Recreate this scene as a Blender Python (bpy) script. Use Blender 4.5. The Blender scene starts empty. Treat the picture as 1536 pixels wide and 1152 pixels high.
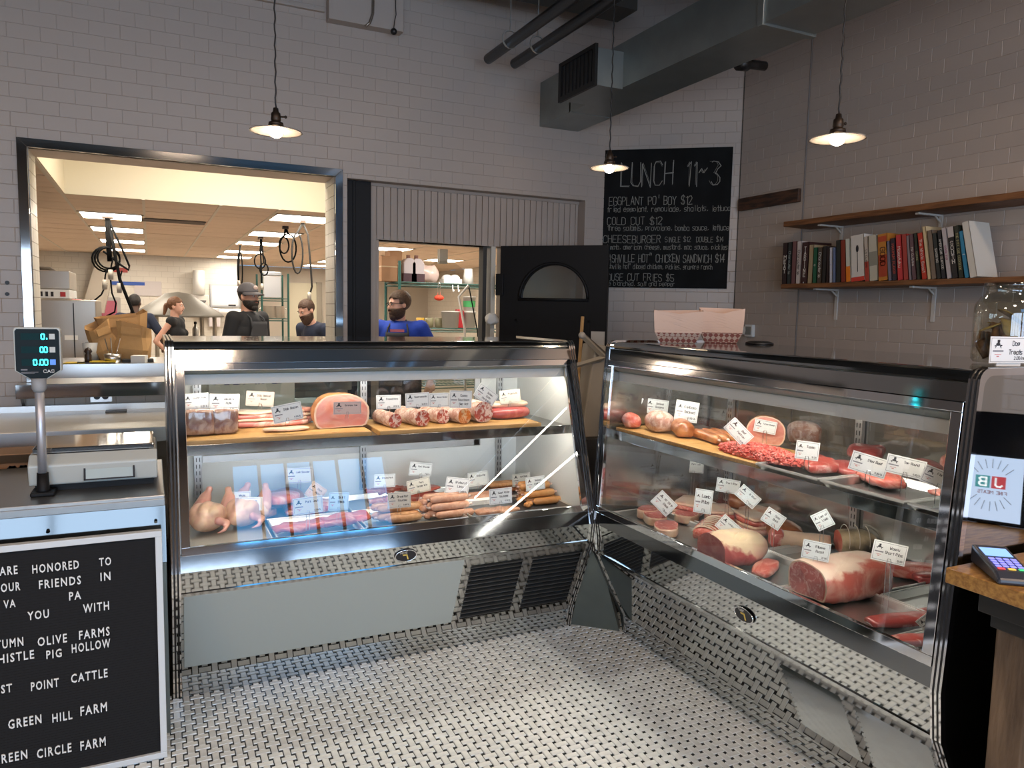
import bpy, math, random
from math import sin, cos, pi, radians
from mathutils import Vector, Matrix, noise
scene = bpy.context.scene
COL = scene.collection
# ---------------------------------------------------------------- camera
CH = 1.5
YAW, PIT, ROL, FPX = radians(25.706), radians(5.49), radians(1.1175), 1127.25
cf = Vector((sin(YAW)*cos(PIT), cos(YAW)*cos(PIT), -sin(PIT)))
r0 = Vector((cos(YAW), -sin(YAW), 0)); u0 = r0.cross(cf)
cr = cos(ROL)*r0 + sin(ROL)*u0; cu = -sin(ROL)*r0 + cos(ROL)*u0
cam = bpy.data.cameras.new('camera'); camo = bpy.data.objects.new('camera', cam); COL.objects.link(camo)
M = Matrix((cr, cu, -cf)).transposed().to_4x4(); M.translation = Vector((0, 0, CH)); camo.matrix_world = M
cam.sensor_width = 36; cam.lens = FPX/1536*36; cam.clip_start = .05; cam.clip_end = 200
scene.camera = camo
scene.view_settings.view_transform = 'Standard'; scene.view_settings.look = 'None'
scene.view_settings.gamma = 1; scene.view_settings.use_curve_mapping = False
scene.view_settings.exposure = 0.0
scene.render.film_transparent = False
cy = scene.cycles
cy.max_bounces = 8; cy.diffuse_bounces = 3; cy.glossy_bounces = 4; cy.transmission_bounces = 6; cy.transparent_max_bounces = 12
cy.sample_clamp_indirect = 4.0; cy.caustics_reflective = False; cy.caustics_refractive = False
# ---------------------------------------------------------------- world: hazy daylight outside the shop front
wd = bpy.data.worlds.new('daylight'); scene.world = wd; wd.use_nodes = True
wn = wd.node_tree.nodes; bg = wn['Background']; bg.inputs[0].default_value = (.11, .48, 1.0, 1); bg.inputs[1].default_value = 4.2

def arealight(name, loc, rot, sx, sy, power, col, spread=180):
    l = bpy.data.lights.new(name, 'AREA'); l.shape = 'RECTANGLE'; l.size = sx; l.size_y = sy; l.energy = power; l.color = col
    l.spread = radians(spread)
    o = bpy.data.objects.new(name, l); COL.objects.link(o); o.location = loc; o.rotation_euler = rot
    return o
# daylight through the storefront windows (wall behind the viewer, y=-4) and the transom
arealight('window_daylight', (-1.0, -4.25, 1.45), (radians(90), 0, 0), 4.3, 1.8, 120, (1.0, .98, .94))
arealight('window_daylight', (2.2, -4.25, 1.45), (radians(90), 0, 0), 1.45, 1.8, 32, (1.0, .98, .94))
# unseen warm lamps added behind the viewer to brighten and warm the walls
for lx_, ly_ in ((-2.2, -.6), (.4, -1.4), (2.6, -.6)):
    arealight('added_warm_fill', (lx_, ly_, 3.8), (0, 0, 0), .5, .5, 76, (1.0, .74, .55))
# ---------------------------------------------------------------- image helpers: a pixel read off the photograph to a point on a real plane
def ray(px, py): return cf + cr*((px-768)/FPX) - cu*((py-576)/FPX)
def at_x(px, py, x): d = ray(px, py); return Vector((0, 0, CH)) + d*(x/d.x)
def at_y(px, py, y): d = ray(px, py); return Vector((0, 0, CH)) + d*(y/d.y)
def at_z(px, py, z): d = ray(px, py); return Vector((0, 0, CH)) + d*((z-CH)/d.z)
def depth(p): return (Vector(p)-Vector((0, 0, CH))).dot(cf)
# ---------------------------------------------------------------- materials
MATS = {}
def mat(name, col=(.8, .8, .8), rough=.5, metal=0., bump=0., bscale=60., var=0., vscale=8., emit=None, estr=0., alpha=None, spec=.5, coat=0., sss=0., col2=None, detail=4., trans=0., stretch=None):
    if name in MATS: return MATS[name]
    m = bpy.data.materials.new(name); m.use_nodes = True; nt = m.node_tree; n = nt.nodes; L = nt.links
    b = n['Principled BSDF']; b.inputs['Base Color'].default_value = (*col, 1); b.inputs['Roughness'].default_value = rough
    b.inputs['Metallic'].default_value = metal; b.inputs['Specular IOR Level'].default_value = spec
    b.inputs['Coat Weight'].default_value = coat; b.inputs['Coat Roughness'].default_value = .1
    if trans: b.inputs['Transmission Weight'].default_value = trans
    if sss: b.inputs['Subsurface Weight'].default_value = sss; b.inputs['Subsurface Radius'].default_value = (.02, .008, .006); b.inputs['Subsurface Scale'].default_value = .5
    if emit: b.inputs['Emission Color'].default_value = (*emit, 1); b.inputs['Emission Strength'].default_value = estr
    tc = n.new('ShaderNodeTexCoord'); src = tc.outputs['Object']
    if stretch:
        mp = n.new('ShaderNodeMapping'); mp.inputs['Scale'].default_value = stretch; L.new(src, mp.inputs[0]); src = mp.outputs[0]
    if var or col2:
        t = n.new('ShaderNodeTexNoise'); t.inputs['Scale'].default_value = vscale; t.inputs['Detail'].default_value = detail; L.new(src, t.inputs['Vector'])
        rp = n.new('ShaderNodeValToRGB')
        c1 = tuple(min(1, c*(1+var)) for c in col); c2 = col2 or tuple(c*(1-var) for c in col)
        rp.color_ramp.elements[0].position = .38; rp.color_ramp.elements[1].position = .62
        rp.color_ramp.elements[0].color = (*c1, 1); rp.color_ramp.elements[1].color = (*c2, 1)
        L.new(t.outputs['Fac'], rp.inputs[0]); L.new(rp.outputs[0], b.inputs['Base Color'])
    if bump:
        t2 = n.new('ShaderNodeTexNoise'); t2.inputs['Scale'].default_value = bscale; t2.inputs['Detail'].default_value = 3; L.new(src, t2.inputs['Vector'])
        bp = n.new('ShaderNodeBump'); bp.inputs['Strength'].default_value = bump; bp.inputs['Distance'].default_value = .01
        L.new(t2.outputs['Fac'], bp.inputs['Height']); L.new(bp.outputs[0], b.inputs['Normal'])
    MATS[name] = m; return m
def glassmat(name, tint=(1, 1, 1), refl=1.0, rough=0.0):
    if name in MATS: return MATS[name]
    m = bpy.data.materials.new(name); m.use_nodes = True; nt = m.node_tree; n = nt.nodes; L = nt.links
    n.remove(n['Principled BSDF']); out = n['Material Output']
    tr = n.new('ShaderNodeBsdfTransparent'); tr.inputs[0].default_value = (*tint, 1)
    gl = n.new('ShaderNodeBsdfGlossy'); gl.inputs['Roughness'].default_value = rough; gl.inputs[0].default_value = (refl, refl, refl, 1)
    fr = n.new('ShaderNodeFresnel'); fr.inputs[0].default_value = 1.85
    ge = n.new('ShaderNodeNewGeometry'); iv = n.new('ShaderNodeMath'); iv.operation = 'SUBTRACT'; iv.inputs[0].default_value = 1; L.new(ge.outputs['Backfacing'], iv.inputs[1])
    ml = n.new('ShaderNodeMath'); ml.operation = 'MULTIPLY'; L.new(fr.outputs[0], ml.inputs[0]); L.new(iv.outputs[0], ml.inputs[1])
    mx = n.new('ShaderNodeMixShader'); L.new(ml.outputs[0], mx.inputs[0]); L.new(tr.outputs[0], mx.inputs[1]); L.new(gl.outputs[0], mx.inputs[2])
    L.new(mx.outputs[0], out.inputs[0]); MATS[name] = m; return m
def meatmat(name, red, fat, scale=12., dist=.5, thr=(.46, .56), rough=.32, bump=.25, stretch=(1, 1, 1), wave=False):
    """red muscle with fat marbling"""
    if name in MATS: return MATS[name]
    m = bpy.data.materials.new(name); m.use_nodes = True; nt = m.node_tree; n = nt.nodes; L = nt.links; b = n['Principled BSDF']
    tc = n.new('ShaderNodeTexCoord'); mp = n.new('ShaderNodeMapping'); mp.inputs['Scale'].default_value = stretch; L.new(tc.outputs['Object'], mp.inputs[0])
    t = n.new('ShaderNodeTexNoise'); t.inputs['Scale'].default_value = scale; t.inputs['Detail'].default_value = 6; t.inputs['Distortion'].default_value = dist
    t.inputs['Roughness'].default_value = .6; L.new(mp.outputs[0], t.inputs['Vector'])
    rp = n.new('ShaderNodeValToRGB'); e = rp.color_ramp.elements; e[0].position, e[1].position = thr
    e[0].color = (*red, 1); e[1].color = (*fat, 1); L.new(t.outputs['Fac'], rp.inputs[0])
    t3 = n.new('ShaderNodeTexNoise'); t3.inputs['Scale'].default_value = scale*.35; L.new(mp.outputs[0], t3.inputs['Vector'])
    mx = n.new('ShaderNodeMix'); mx.data_type = 'RGBA'; mx.blend_type = 'MULTIPLY'; mx.inputs[0].default_value = .55
    L.new(rp.outputs[0], mx.inputs['A']); cr2 = n.new('ShaderNodeValToRGB'); cr2.color_ramp.elements[0].color = (.55, .45, .45, 1); cr2.color_ramp.elements[1].color = (1.3, 1.25, 1.25, 1)
    cr2.color_ramp.elements[0].position = .3; cr2.color_ramp.elements[1].position = .65
    L.new(t3.outputs['Fac'], cr2.inputs[0]); L.new(cr2.outputs[0], mx.inputs['B']); L.new(mx.outputs['Result'], b.inputs['Base Color'])
    b.inputs['Roughness'].default_value = rough; b.inputs['Coat Weight'].default_value = .25; b.inputs['Coat Roughness'].default_value = .15
    bp = n.new('ShaderNodeBump'); bp.inputs['Strength'].default_value = bump; bp.inputs['Distance'].default_value = .006
    L.new(t.outputs['Fac'], bp.inputs['Height']); L.new(bp.outputs[0], b.inputs['Normal'])
    MATS[name] = m; return m
STEEL = mat('polished_steel', (.47, .48, .48), .07, 1., bump=.012, bscale=7)
MIRROR = mat('mirror_steel', (.57, .59, .59), .035, 1., bump=.02, bscale=5)
BRUSH = mat('brushed_steel', (.58, .58, .57), .3, 1., bump=.05, bscale=120, stretch=(1, 8, 8))
TRAYM = mat('aluminium_tray', (.62, .64, .64), .33, 1., bump=.05, bscale=30)
CHROME = mat('chrome', (.85, .86, .88), .05, 1.)
BLACKR = mat('black_rubber', (.008, .008, .009), .45)
BLACKP = mat('black_paint', (.008, .008, .009), .5, spec=.2, bump=.05, bscale=40)
WHITEP = mat('white_plastic', (.78, .79, .77), .4)
LINER = mat('white_liner', (.80, .82, .80), .35, bump=.02, bscale=10)
WOODB = mat('board_wood', (.62, .36, .13), .45, col2=(.50, .27, .08), vscale=9, stretch=(1, 12, 12), bump=.08, bscale=30)
GLASS = glassmat('clear_glass', (.985, .99, .985), 1.0)
GLASSX = glassmat('door_glass', (.80, .84, .82), 1.0)
GREYP = mat('grey_panel', (.40, .43, .40), .55, bump=.02, bscale=30)
DARKST = mat('dark_steel', (.16, .19, .18), .35, .6, var=.15, vscale=3)
INK = mat('ink', (.02, .02, .025), .7)
PAPER = mat('card_paper', (.86, .86, .84), .6)
WALLT = mat('painted_tile', (.475, .40, .345), .38, bump=.04, bscale=25, var=.025, vscale=1.2)
GROUT = mat('tile_grout', (.41, .345, .295), .8)
WALLB = mat('painted_wall', (.475, .40, .345), .6, bump=.03, bscale=20)
KTILE = mat('kitchen_paint', (.74, .72, .66), .45)
DARKC = mat('dark_ceiling', (.045, .043, .04), .8, bump=.2, bscale=6)
GALV = mat('galvanized_duct', (.30, .33, .32), .38, .75, var=.06, vscale=5, bump=.04, bscale=6)
SHELFW = mat('shelf_wood', (.24, .10, .035), .5, col2=(.12, .045, .015), vscale=5, stretch=(14, 1, 14), bump=.25, bscale=15)
CHALKB = mat('chalkboard', (.008, .0085, .009), .8, var=.3, vscale=4, spec=.15)
CHALK = mat('chalk', (.26, .255, .23), .9)
BEAD = mat('beadboard_paint', (.42, .345, .29), .55, var=.03, vscale=3)
# ---------------------------------------------------------------- mesh builder
class MB:
    def __init__(s): s.v = []; s.f = []; s.m = []; s.mi = 0; s.T = None
    def add(s, vs, fs, mi=None):
        o = len(s.v)
        if s.T is not None: vs = [s.T @ Vector(p) for p in vs]
        s.v.extend([tuple(p) for p in vs]); s.f.extend([tuple(i+o for i in f) for f in fs]); s.m.extend([s.mi if mi is None else mi]*len(fs)); return s
    def box(s, a, b, mi=None):
        x0, y0, z0 = [min(a[i], b[i]) for i in range(3)]; x1, y1, z1 = [max(a[i], b[i]) for i in range(3)]
        return s.add([(x0, y0, z0), (x1, y0, z0), (x1, y1, z0), (x0, y1, z0), (x0, y0, z1), (x1, y0, z1), (x1, y1, z1), (x0, y1, z1)],
              [(0, 3, 2, 1), (4, 5, 6, 7), (0, 1, 5, 4), (1, 2, 6, 5), (2, 3, 7, 6), (3, 0, 4, 7)], mi)
    def cbox(s, c, d, mi=None): return s.box([c[i]-d[i]/2 for i in range(3)], [c[i]+d[i]/2 for i in range(3)], mi)
    def prism(s, poly, a, b, axis='x', mi=None):
        """poly: list of 2D points in the other two axes (x:(y,z) y:(x,z) z:(x,y))"""
        def P(p, t): return (t, p[0], p[1]) if axis == 'x' else ((p[0], t, p[1]) if axis == 'y' else (p[0], p[1], t))
        n = len(poly); vs = [P(p, a) for p in poly]+[P(p, b) for p in poly]
        fs = [tuple(range(n)), tuple(range(2*n-1, n-1, -1))]+[(i, i+n, (i+1) % n+n, (i+1) % n) for i in range(n)]
        return s.add(vs, fs, mi)
    def tube(s, pts, r, n=8, mi=None, cap=True, closed=False):
        pts = [Vector(p) for p in pts]; N = len(pts); rings = []; rr = r if isinstance(r, (list, tuple)) else [r]*N
        up = None
        for i, p in enumerate(pts):
            if closed: d = (pts[(i+1) % N]-pts[i-1])
            else: d = (pts[min(i+1, N-1)]-pts[max(i-1, 0)])
            d = d.normalized() if d.length > 1e-9 else Vector((0, 0, 1))
            if up is None: up = Vector((0, 0, 1)) if abs(d.z) < .9 else Vector((1, 0, 0))
            a = d.cross(up); a = a.normalized() if a.length > 1e-6 else d.orthogonal().normalized(); b = d.cross(a).normalized(); up = -b if (-b).dot(up) > 0 else b
            rings.append([p+(a*cos(2*pi*k/n)+b*sin(2*pi*k/n))*rr[i] for k in range(n)])
        vs = [q for R in rings for q in R]; fs = []
        for i in range(N if closed else N-1):
            j = (i+1) % N
            for k in range(n): fs.append((i*n+k, i*n+(k+1) % n, j*n+(k+1) % n, j*n+k))
        if cap and not closed: fs.append(tuple(range(n-1, -1, -1))); fs.append(tuple((N-1)*n+k for k in range(n)))
        return s.add(vs, fs, mi)
    def lathe(s, prof, c=(0, 0, 0), n=24, mi=None, a0=0, a1=2*pi):
        full = abs(a1-a0-2*pi) < 1e-6; m = n if full else n+1; vs = []; fs = []
        for r, z in prof:
            for k in range(m): a = a0+(a1-a0)*k/n; vs.append((c[0]+r*cos(a), c[1]+r*sin(a), c[2]+z))
        for i in range(len(prof)-1):
            for k in range(n if full else n): fs.append((i*m+k, i*m+(k+1) % m, (i+1)*m+(k+1) % m, (i+1)*m+k))
        return s.add(vs, fs, mi)
    def quad(s, a, b, c, d, mi=None): return s.add([a, b, c, d], [(0, 1, 2, 3)], mi)
    def ball(s, c, r, n=12, m=8, mi=None):
        r = r if isinstance(r, (list, tuple)) else (r, r, r); vs = []; fs = []
        for i in range(m+1):
            th = pi*i/m
            for k in range(n): a = 2*pi*k/n; vs.append((c[0]+r[0]*sin(th)*cos(a), c[1]+r[1]*sin(th)*sin(a), c[2]+r[2]*cos(th)))
        for i in range(m):
            for k in range(n): fs.append((i*n+k, (i+1)*n+k, (i+1)*n+(k+1) % n, i*n+(k+1) % n))
        return s.add(vs, fs, mi)
    def build(s, name, mats, parent=None, smooth=False, bevel=0, loc=None, rot=None, kind=None, auto=None):
        me = bpy.data.meshes.new(name); me.from_pydata(s.v, [], s.f); me.update()
        for m in (mats if isinstance(mats, (list, tuple)) else [mats]): me.materials.append(m)
        if any(s.m): me.polygons.foreach_set('material_index', s.m)
        if smooth: me.polygons.foreach_set('use_smooth', [True]*len(me.polygons))
        o = bpy.data.objects.new(name, me); COL.objects.link(o)
        if parent: o.parent = parent
        if loc is not None: o.location = loc
        if rot is not None: o.rotation_euler = rot
        if kind: o['kind'] = kind
        if bevel:
            b = o.modifiers.new('bevel', 'BEVEL'); b.width = bevel; b.segments = 2; b.limit_method = 'ANGLE'; b.angle_limit = radians(40)
        if auto:
            try:
                for p in me.polygons: p.use_smooth = True
                me.set_sharp_from_angle(angle=radians(auto))
            except Exception: pass
        return o
def empty(name, loc=(0, 0, 0), rz=0, parent=None):
    o = bpy.data.objects.new(name, None); COL.objects.link(o); o.location = loc; o.rotation_euler = (0, 0, rz); o.empty_display_size = .05
    if parent: o.parent = parent
    return o
def tag(o, label, cat, group=None):
    o['label'] = label; o['category'] = cat
    if group: o['group'] = group
    return o
def struct(o): o['kind'] = 'structure'; return o
def share(name, me, parent, loc, rot=(0, 0, 0), scale=None):
    o = bpy.data.objects.new(name, me); COL.objects.link(o); o.parent = parent; o.location = loc; o.rotation_euler = rot
    if scale: o.scale = scale
    return o
# ---------------------------------------------------------------- stroke lettering (hand written)
SF = {'A': "002640 1232", 'B': "000636453303 3342413000", 'C': "4536160501103041", 'D': "00062645412000", 'E': "40000646 0333", 'F': "000646 0333", 'G': "453616050110304143 4323",
'H': "0006 4046 0343", 'I': "2026", 'J': "4641301001", 'K': "0006 4603 0340", 'L': "060040", 'M': "0006234640", 'N': "00064046", 'O': "103041453616050110", 'P': "00063645443303",
'Q': "103041453616050110 2240", 'R': "00063645443303 2340", 'S': "453616050413334241301001", 'T': "2026 0646", 'U': "060110304146", 'V': "062046", 'W': "0610243046", 'X': "0046 0640",
'Y': "062346 2320", 'Z': "06460040", '0': "103041453616050110", '1': "152620", '2': "0516364544 4001 0040", '3': "061636453423334241301001", '4': "30360242", '5': "460603334241301001",
'6': "4536160501103041423303", '7': "064620", '8': "1304051636454433130201103041423313", '9': "0110304145361605041343", '$': "453616050413334241301001 2720", "'": "2527", ',': "2110", '.': "2021",
'/': "0047", '-': "1333", '"': "1517 3537", '~': "03142334", '&': "400516360130", ':': "2122 2425",
'a': "4440 4334140301103041", 'b': "0600 0110304143341403", 'c': "4334140301103041", 'd': "4640 4334140301103041", 'e': "02424334140301103041", 'f': "36261510 0434", 'g': "4334140302123243 44411000",
'h': "0600 0314344340", 'i': "2024 2526", 'j': "24211000", 'k': "0600 3401 1230", 'l': "2620", 'm': "0004 03142320 2334434 0", 'n': "0004 0314344340", 'o': "103041433414030110",
'p': "0004 0314344342311102", 'q': "4044 4334140302113142", 'r': "0004 031434", 's': "443414031232413000", 't': "2620 0434", 'u': "0401103041 4440", 'v': "042044", 'w': "0410223044",
'x': "0044 0440", 'y': "0422 4400", 'z': "04440040"}
SF['2'] = "05163645440040"; SF['m'] = "0004 03142320 23344340"
def strokes(mb, txt, x, y, h, w, th, jit=0., seed=1, adv=1.35, T=None, ww=.66):
    """write txt from (x,y) in the local xy plane, cap height h, ribbon width th"""
    rnd = random.Random(seed); cw = h*ww; px = x
    for ch in txt:
        if ch == ' ': px += cw*adv*.9; continue
        jj = rnd.uniform(-jit, jit)*h
        wd = 1.32 if ch in 'MW' else 1.0; cw = h*ww*wd
        for st in SF.get(ch, SF.get(ch.upper(), "")).split():
            pts = [(px+int(st[i])/4*cw+rnd.uniform(-jit, jit)*h*.5, y+jj+int(st[i+1])/6*h+rnd.uniform(-jit, jit)*h*.5) for i in range(0, len(st)-1, 2)]
            for a, b in zip(pts, pts[1:]):
                dx, dy = b[0]-a[0], b[1]-a[1]; l = math.hypot(dx, dy) or 1e-6; ex, ey = dx/l*th*.4, dy/l*th*.4; nx, ny = -dy/l*th/2, dx/l*th/2
                mb.quad((a[0]-ex+nx, a[1]-ey+ny, 0), (a[0]-ex-nx, a[1]-ey-ny, 0), (b[0]+ex-nx, b[1]+ey-ny, 0), (b[0]+ex+nx, b[1]+ey+ny, 0))
        cw = h*ww; px += cw*(adv+wd-1)*(.62 if ch in "Iil'.,1tfj" else 1)
    return px
def textw(txt, h, adv=1.35, ww=.66):
    return sum(h*ww*((adv+.32) if c in 'MW' else adv)*(.9 if c == ' ' else (.62 if c in "Iil'.,1tfj" else 1)) for c in txt)
def fonttext(name, txt, size, mt, parent, loc, rot, ext=.0, align='LEFT', sx=1.0, spacing=1.0):
    c = bpy.data.curves.new(name, 'FONT'); c.body = txt; c.size = size; c.extrude = ext; c.align_x = align; c.space_character = spacing; c.resolution_u = 3
    o = bpy.data.objects.new(name, c); COL.objects.link(o); o.data.materials.append(mt)
    o.parent = parent; o.location = loc; o.rotation_euler = rot; o.scale = (sx, 1, 1); return o
# ================================================================ SETTING
XR, YB = 4.05, 5.12
# ---- floor with basket weave mosaic: every white tile real, black dots are the recessed ground
struct(MB().box((-3.6, 5.4, -.1), (6.2, 17.5, -.002)).build('floor_kitchen', mat('quarry_tile', (.50, .40, .32), .5)))
floor = struct(MB().box((-3.6, -4.1, -.1), (4.2, 5.4, -.0035)).build('floor', mat('floor_dark_grout', (.012, .013, .014), .25)))
PT = .0732; TL, TW = PT*2/3-.0022, PT/3-.0022
MARB = mat('white_marble_tile', (.80, .83, .81), .22, var=.08, vscale=14, detail=2)
def tileverts(l, w):
    h = .0045; b = .0015
    return [(-l/2, -w/2, -h), (l/2, -w/2, -h), (l/2, w/2, -h), (-l/2, w/2, -h), (-l/2+b, -w/2+b, 0), (l/2-b, -w/2+b, 0), (l/2-b, w/2-b, 0), (-l/2+b, w/2-b, 0)]
TF = [(4, 5, 6, 7), (0, 1, 5, 4), (1, 2, 6, 5), (2, 3, 7, 6), (3, 0, 4, 7)]
meH = bpy.data.meshes.new('tile'); meH.from_pydata(tileverts(TL, TW), [], TF); meH.materials.append(MARB)
meV = bpy.data.meshes.new('tile'); meV.from_pydata(tileverts(TW, TL), [], TF); meV.materials.append(MARB)
cand = []
X0t, Y0t = .0354*1.5, 1.9558*1.5
for i in range(-34, 32):
    for j in range(-70, 5):
        for (dx, dy, t) in ((0, 0, 0), (.5, .5, 0), (.5, 0, 1), (0, .5, 1)):
            cand.append((X0t+(i+dx)*PT, Y0t+(j+dy)*PT, t))
def seen(c):
    d = Vector((c[0], c[1], -CH)); z = d.dot(cf)
    if z < .2: return 1e9
    u, v = 768+FPX*d.dot(cr)/z, 576-FPX*d.dot(cu)/z
    if u < 255 or u > 1536 or v > 1152 or c[1] > 3.03 or c[0] > 1.97: return 1e8+z
    return -v
cand = [c for c in cand if c[1] < 3.06]
cand.sort(key=seen)
big = MB()
for k, c in enumerate(cand):
    if k < 300: share('tile', meV if c[2] else meH, floor, (c[0], c[1], 0))
    else:
        vs = tileverts(TW, TL) if c[2] else tileverts(TL, TW)
        big.add([(p[0]+c[0], p[1]+c[1], p[2]) for p in vs], TF)
big.build('mosaic', MARB, floor, kind='stuff')
# ---- tiled walls: grid of bevelled tiles on a grout wall
def tilegrid(wall, T, u0, u1, v0, v1, holes, mt, centre, tw=.16, thh=.08, npart=300, off=0):
    """T maps (u,v,0)->wall local; tiles parted nearest to centre, the rest joined"""
    tiles = []
    j = 0; v = v0
    while v < v1-1e-4:
        u = u0 - (tw/2 if j % 2 else 0)+off
        while u < u1-1e-4:
            a, b, c, d = max(u, u0), min(u+tw, u1), v, min(v+thh, v1)
            if b-a > .012:
                segs = [(a, b, c, d)]
                for (h0, h1, g0, g1) in holes:
                    ns = []
                    for (a_, b_, c_, d_) in segs:
                        if b_ <= h0 or a_ >= h1 or d_ <= g0 or c_ >= g1: ns.append((a_, b_, c_, d_)); continue
                        if a_ < h0: ns.append((a_, h0, c_, d_))
                        if b_ > h1: ns.append((h1, b_, c_, d_))
                        mid0, mid1 = max(a_, h0), min(b_, h1)
                        if c_ < g0: ns.append((mid0, mid1, c_, g0))
                        if d_ > g1: ns.append((mid0, mid1, g1, d_))
                    segs = ns
                tiles += [s for s in segs if s[1]-s[0] > .006 and s[3]-s[2] > .006]
            u += tw
        v += thh; j += 1
    tiles.sort(key=lambda t: abs((t[0]+t[1])/2-centre[0])+abs((t[2]+t[3])/2-centre[1])*1.3)
    cache = {}; rest = MB()
    def geo(l, w, g=.0016, b=.002, h=.0018):
        l -= g; w -= g
        return [(-l/2, -w/2, 0), (l/2, -w/2, 0), (l/2, w/2, 0), (-l/2, w/2, 0), (-l/2+b, -w/2+b, h), (l/2-b, -w/2+b, h), (l/2-b, w/2-b, h), (-l/2+b, w/2-b, h)]
    R = T.to_quaternion().to_euler()
    for k, (a, b, c, d) in enumerate(tiles):
        pos = T @ Vector(((a+b)/2, (c+d)/2, 0))
        if k < npart:
            key = (round(b-a, 4), round(d-c, 4))
            if key not in cache:
                me = bpy.data.meshes.new('tile'); me.from_pydata(geo(*key), [], TF); me.materials.append(mt); cache[key] = me
            share('tile', cache[key], wall, pos, R)
        else:
            rest.add([T @ Vector((p[0]+(a+b)/2, p[1]+(c+d)/2, p[2])) for p in geo(b-a, d-c)], TF)
    if rest.v: rest.build('tile_field', mt, wall, kind='stuff')
# back wall (y=YB) with serving window and kitchen doorway
ZC = 3.9
WX0, WX1, WZ0, WZ1 = -.655, 1.178, 1.04, 2.421
DX0, DX1, DZ = 1.211, 3.065, 2.37
m = MB(); t = .3
m.box((-3.6, YB, 0), (WX0, YB+t, ZC)); m.box((WX0, YB, 0), (WX1, YB+t, .98)); m.box((WX0, YB, WZ1), (WX1, YB+t, ZC))
m.box((WX1, YB, 0), (DX0, YB+t, ZC)); m.box((DX0, YB, DZ), (DX1, YB+.2, ZC)); m.box((DX1, YB, 0), (3.3, YB+.2, ZC))
wall_back = struct(m.build('wall_back', GROUT))
TB = Matrix(((1, 0, 0, 0), (0, 0, -1, YB), (0, 1, 0, 0), (0, 0, 0, 1)))
tilegrid(wall_back, TB, -2.2, 3.26, .0, ZC, [(WX0, WX1, .98, WZ1), (DX0, DX1, 0, DZ)], WALLT, (.9, 2.85))
# angled wall (with the menu board)
P1 = Vector((3.262, 5.123, 0)); P2 = Vector((4.05, 4.5, 0)); dA = (P2-P1).normalized(); nA = Vector((dA.y, -dA.x, 0))
m = MB(); q = [P1-dA*.3, P2+dA*.3, P2+dA*.3-nA*.2, P1-dA*.3-nA*.2]
m.prism([(p.x, p.y) for p in q], 0, ZC, 'z')
wall_ang = struct(m.build('wall_corner', GROUT))
TA = Matrix(((dA.x, 0, nA.x, P1.x), (dA.y, 0, nA.y, P1.y), (0, 1, 0, 0), (0, 0, 0, 1)))
tilegrid(wall_ang, TA, 0, (P2-P1).length, .0, ZC, [], WALLT, (.5, 2))
# right wall
wall_right = struct(MB().box((XR, -4.1, 0), (XR+.2, 4.7, ZC)).build('wall_right', GROUT))
TR = Matrix(((0, 0, -1, XR), (-1, 0, 0, 4.5), (0, 1, 0, 0), (0, 0, 0, 1)))
tilegrid(wall_right, TR, .64, 4.6, .8, ZC, [], WALLT, (1.6, 1.9))
# the slightly proud bay next to the corner
bay = struct(MB().box((XR-.006, 3.87, 0), (XR+.02, 4.5, ZC)).build('wall_right_bay', GROUT))
TR2 = Matrix(((0, 0, -1, XR-.006), (-1, 0, 0, 4.5), (0, 1, 0, 0), (0, 0, 0, 1)))
tilegrid(bay, TR2, 0, .63, .8, ZC, [], WALLT, (.3, 2), npart=300)
struct(MB().box((XR-.009, 3.864, 0), (XR-.001, 3.870, ZC)).build('trim_1', mat('corner_trim', (.22, .20, .19), .6)))
struct(MB().tube([P2+Vector((-.004, -.006, 0)), P2+Vector((-.004, -.006, ZC))], .007, 6).build('trim_2', mat('dark_caulk', (.10, .09, .08), .7)))
# remaining walls and ceiling
struct(MB().box((-3.8, -4.1, 0), (-3.6, YB+.2, ZC)).build('wall_left', mat('left_wall_paint', (.26, .23, .21), .6)))
m = MB()   # shop front with windows
m.box((-3.8, -4.2, 0), (4.25, -4.0, .55)); m.box((-3.8, -4.2, 2.35), (4.25, -4.0, 2.5)); m.box((-3.8, -4.2, 3.62), (4.25, -4.0, ZC))
m.box((-3.8, -4.2, .55), (-3.2, -4, 2.35)); m.box((1.15, -4.2, .55), (1.5, -4, 2.35)); m.box((2.95, -4.2, .55), (4.25, -4, 2.35))
m.box((-3.8, -4.2, 2.5), (.9, -4, 3.62)); m.box((2.95, -4.2, 2.5), (4.25, -4, 3.62))
wf = struct(m.build('wall_front', mat('shopfront_wall', (.10, .085, .075), .7)))
FRM = mat('window_frame_paint', (.03, .035, .04), .5)
def winframe(n, x0, x1, z0, z1, nx):
    m = MB()
    for k in range(nx+1): x = x0+(x1-x0)*k/nx; m.box((x-.018, -4.1, z0), (x+.018, -4.04, z1))
    m.box((x0, -4.1, z0), (x1, -4.04, z0+.04)); m.box((x0, -4.1, z1-.04), (x1, -4.04, z1))
    w = struct(m.build('window_%d' % n, FRM)); return w
winframe(1, -3.2, 1.15, .55, 2.35, 4); winframe(2, 1.5, 2.95, .55, 2.35, 2); winframe(3, .9, 2.95, 2.5, 3.62, 6)
ceil = struct(MB().box((-3.8, -4.2, ZC), (4.3, YB+.2, ZC+.1)).build('ceiling', DARKC))
# boxed white chase high on the back wall
tag(MB().box((1.075, YB-.085, 3.345), (1.57, YB+.01, ZC)).build('wall_chase', WALLB, bevel=.004), 'white painted box chase high on back wall with dark cable and hook', 'chase')
tag(MB().box((-.1, YB-.03, 3.40), (1.06, YB+.01, 3.415)).build('wall_ledge_strip', WALLB), 'thin pale strip running along back wall beside the box chase', 'strip')
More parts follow.
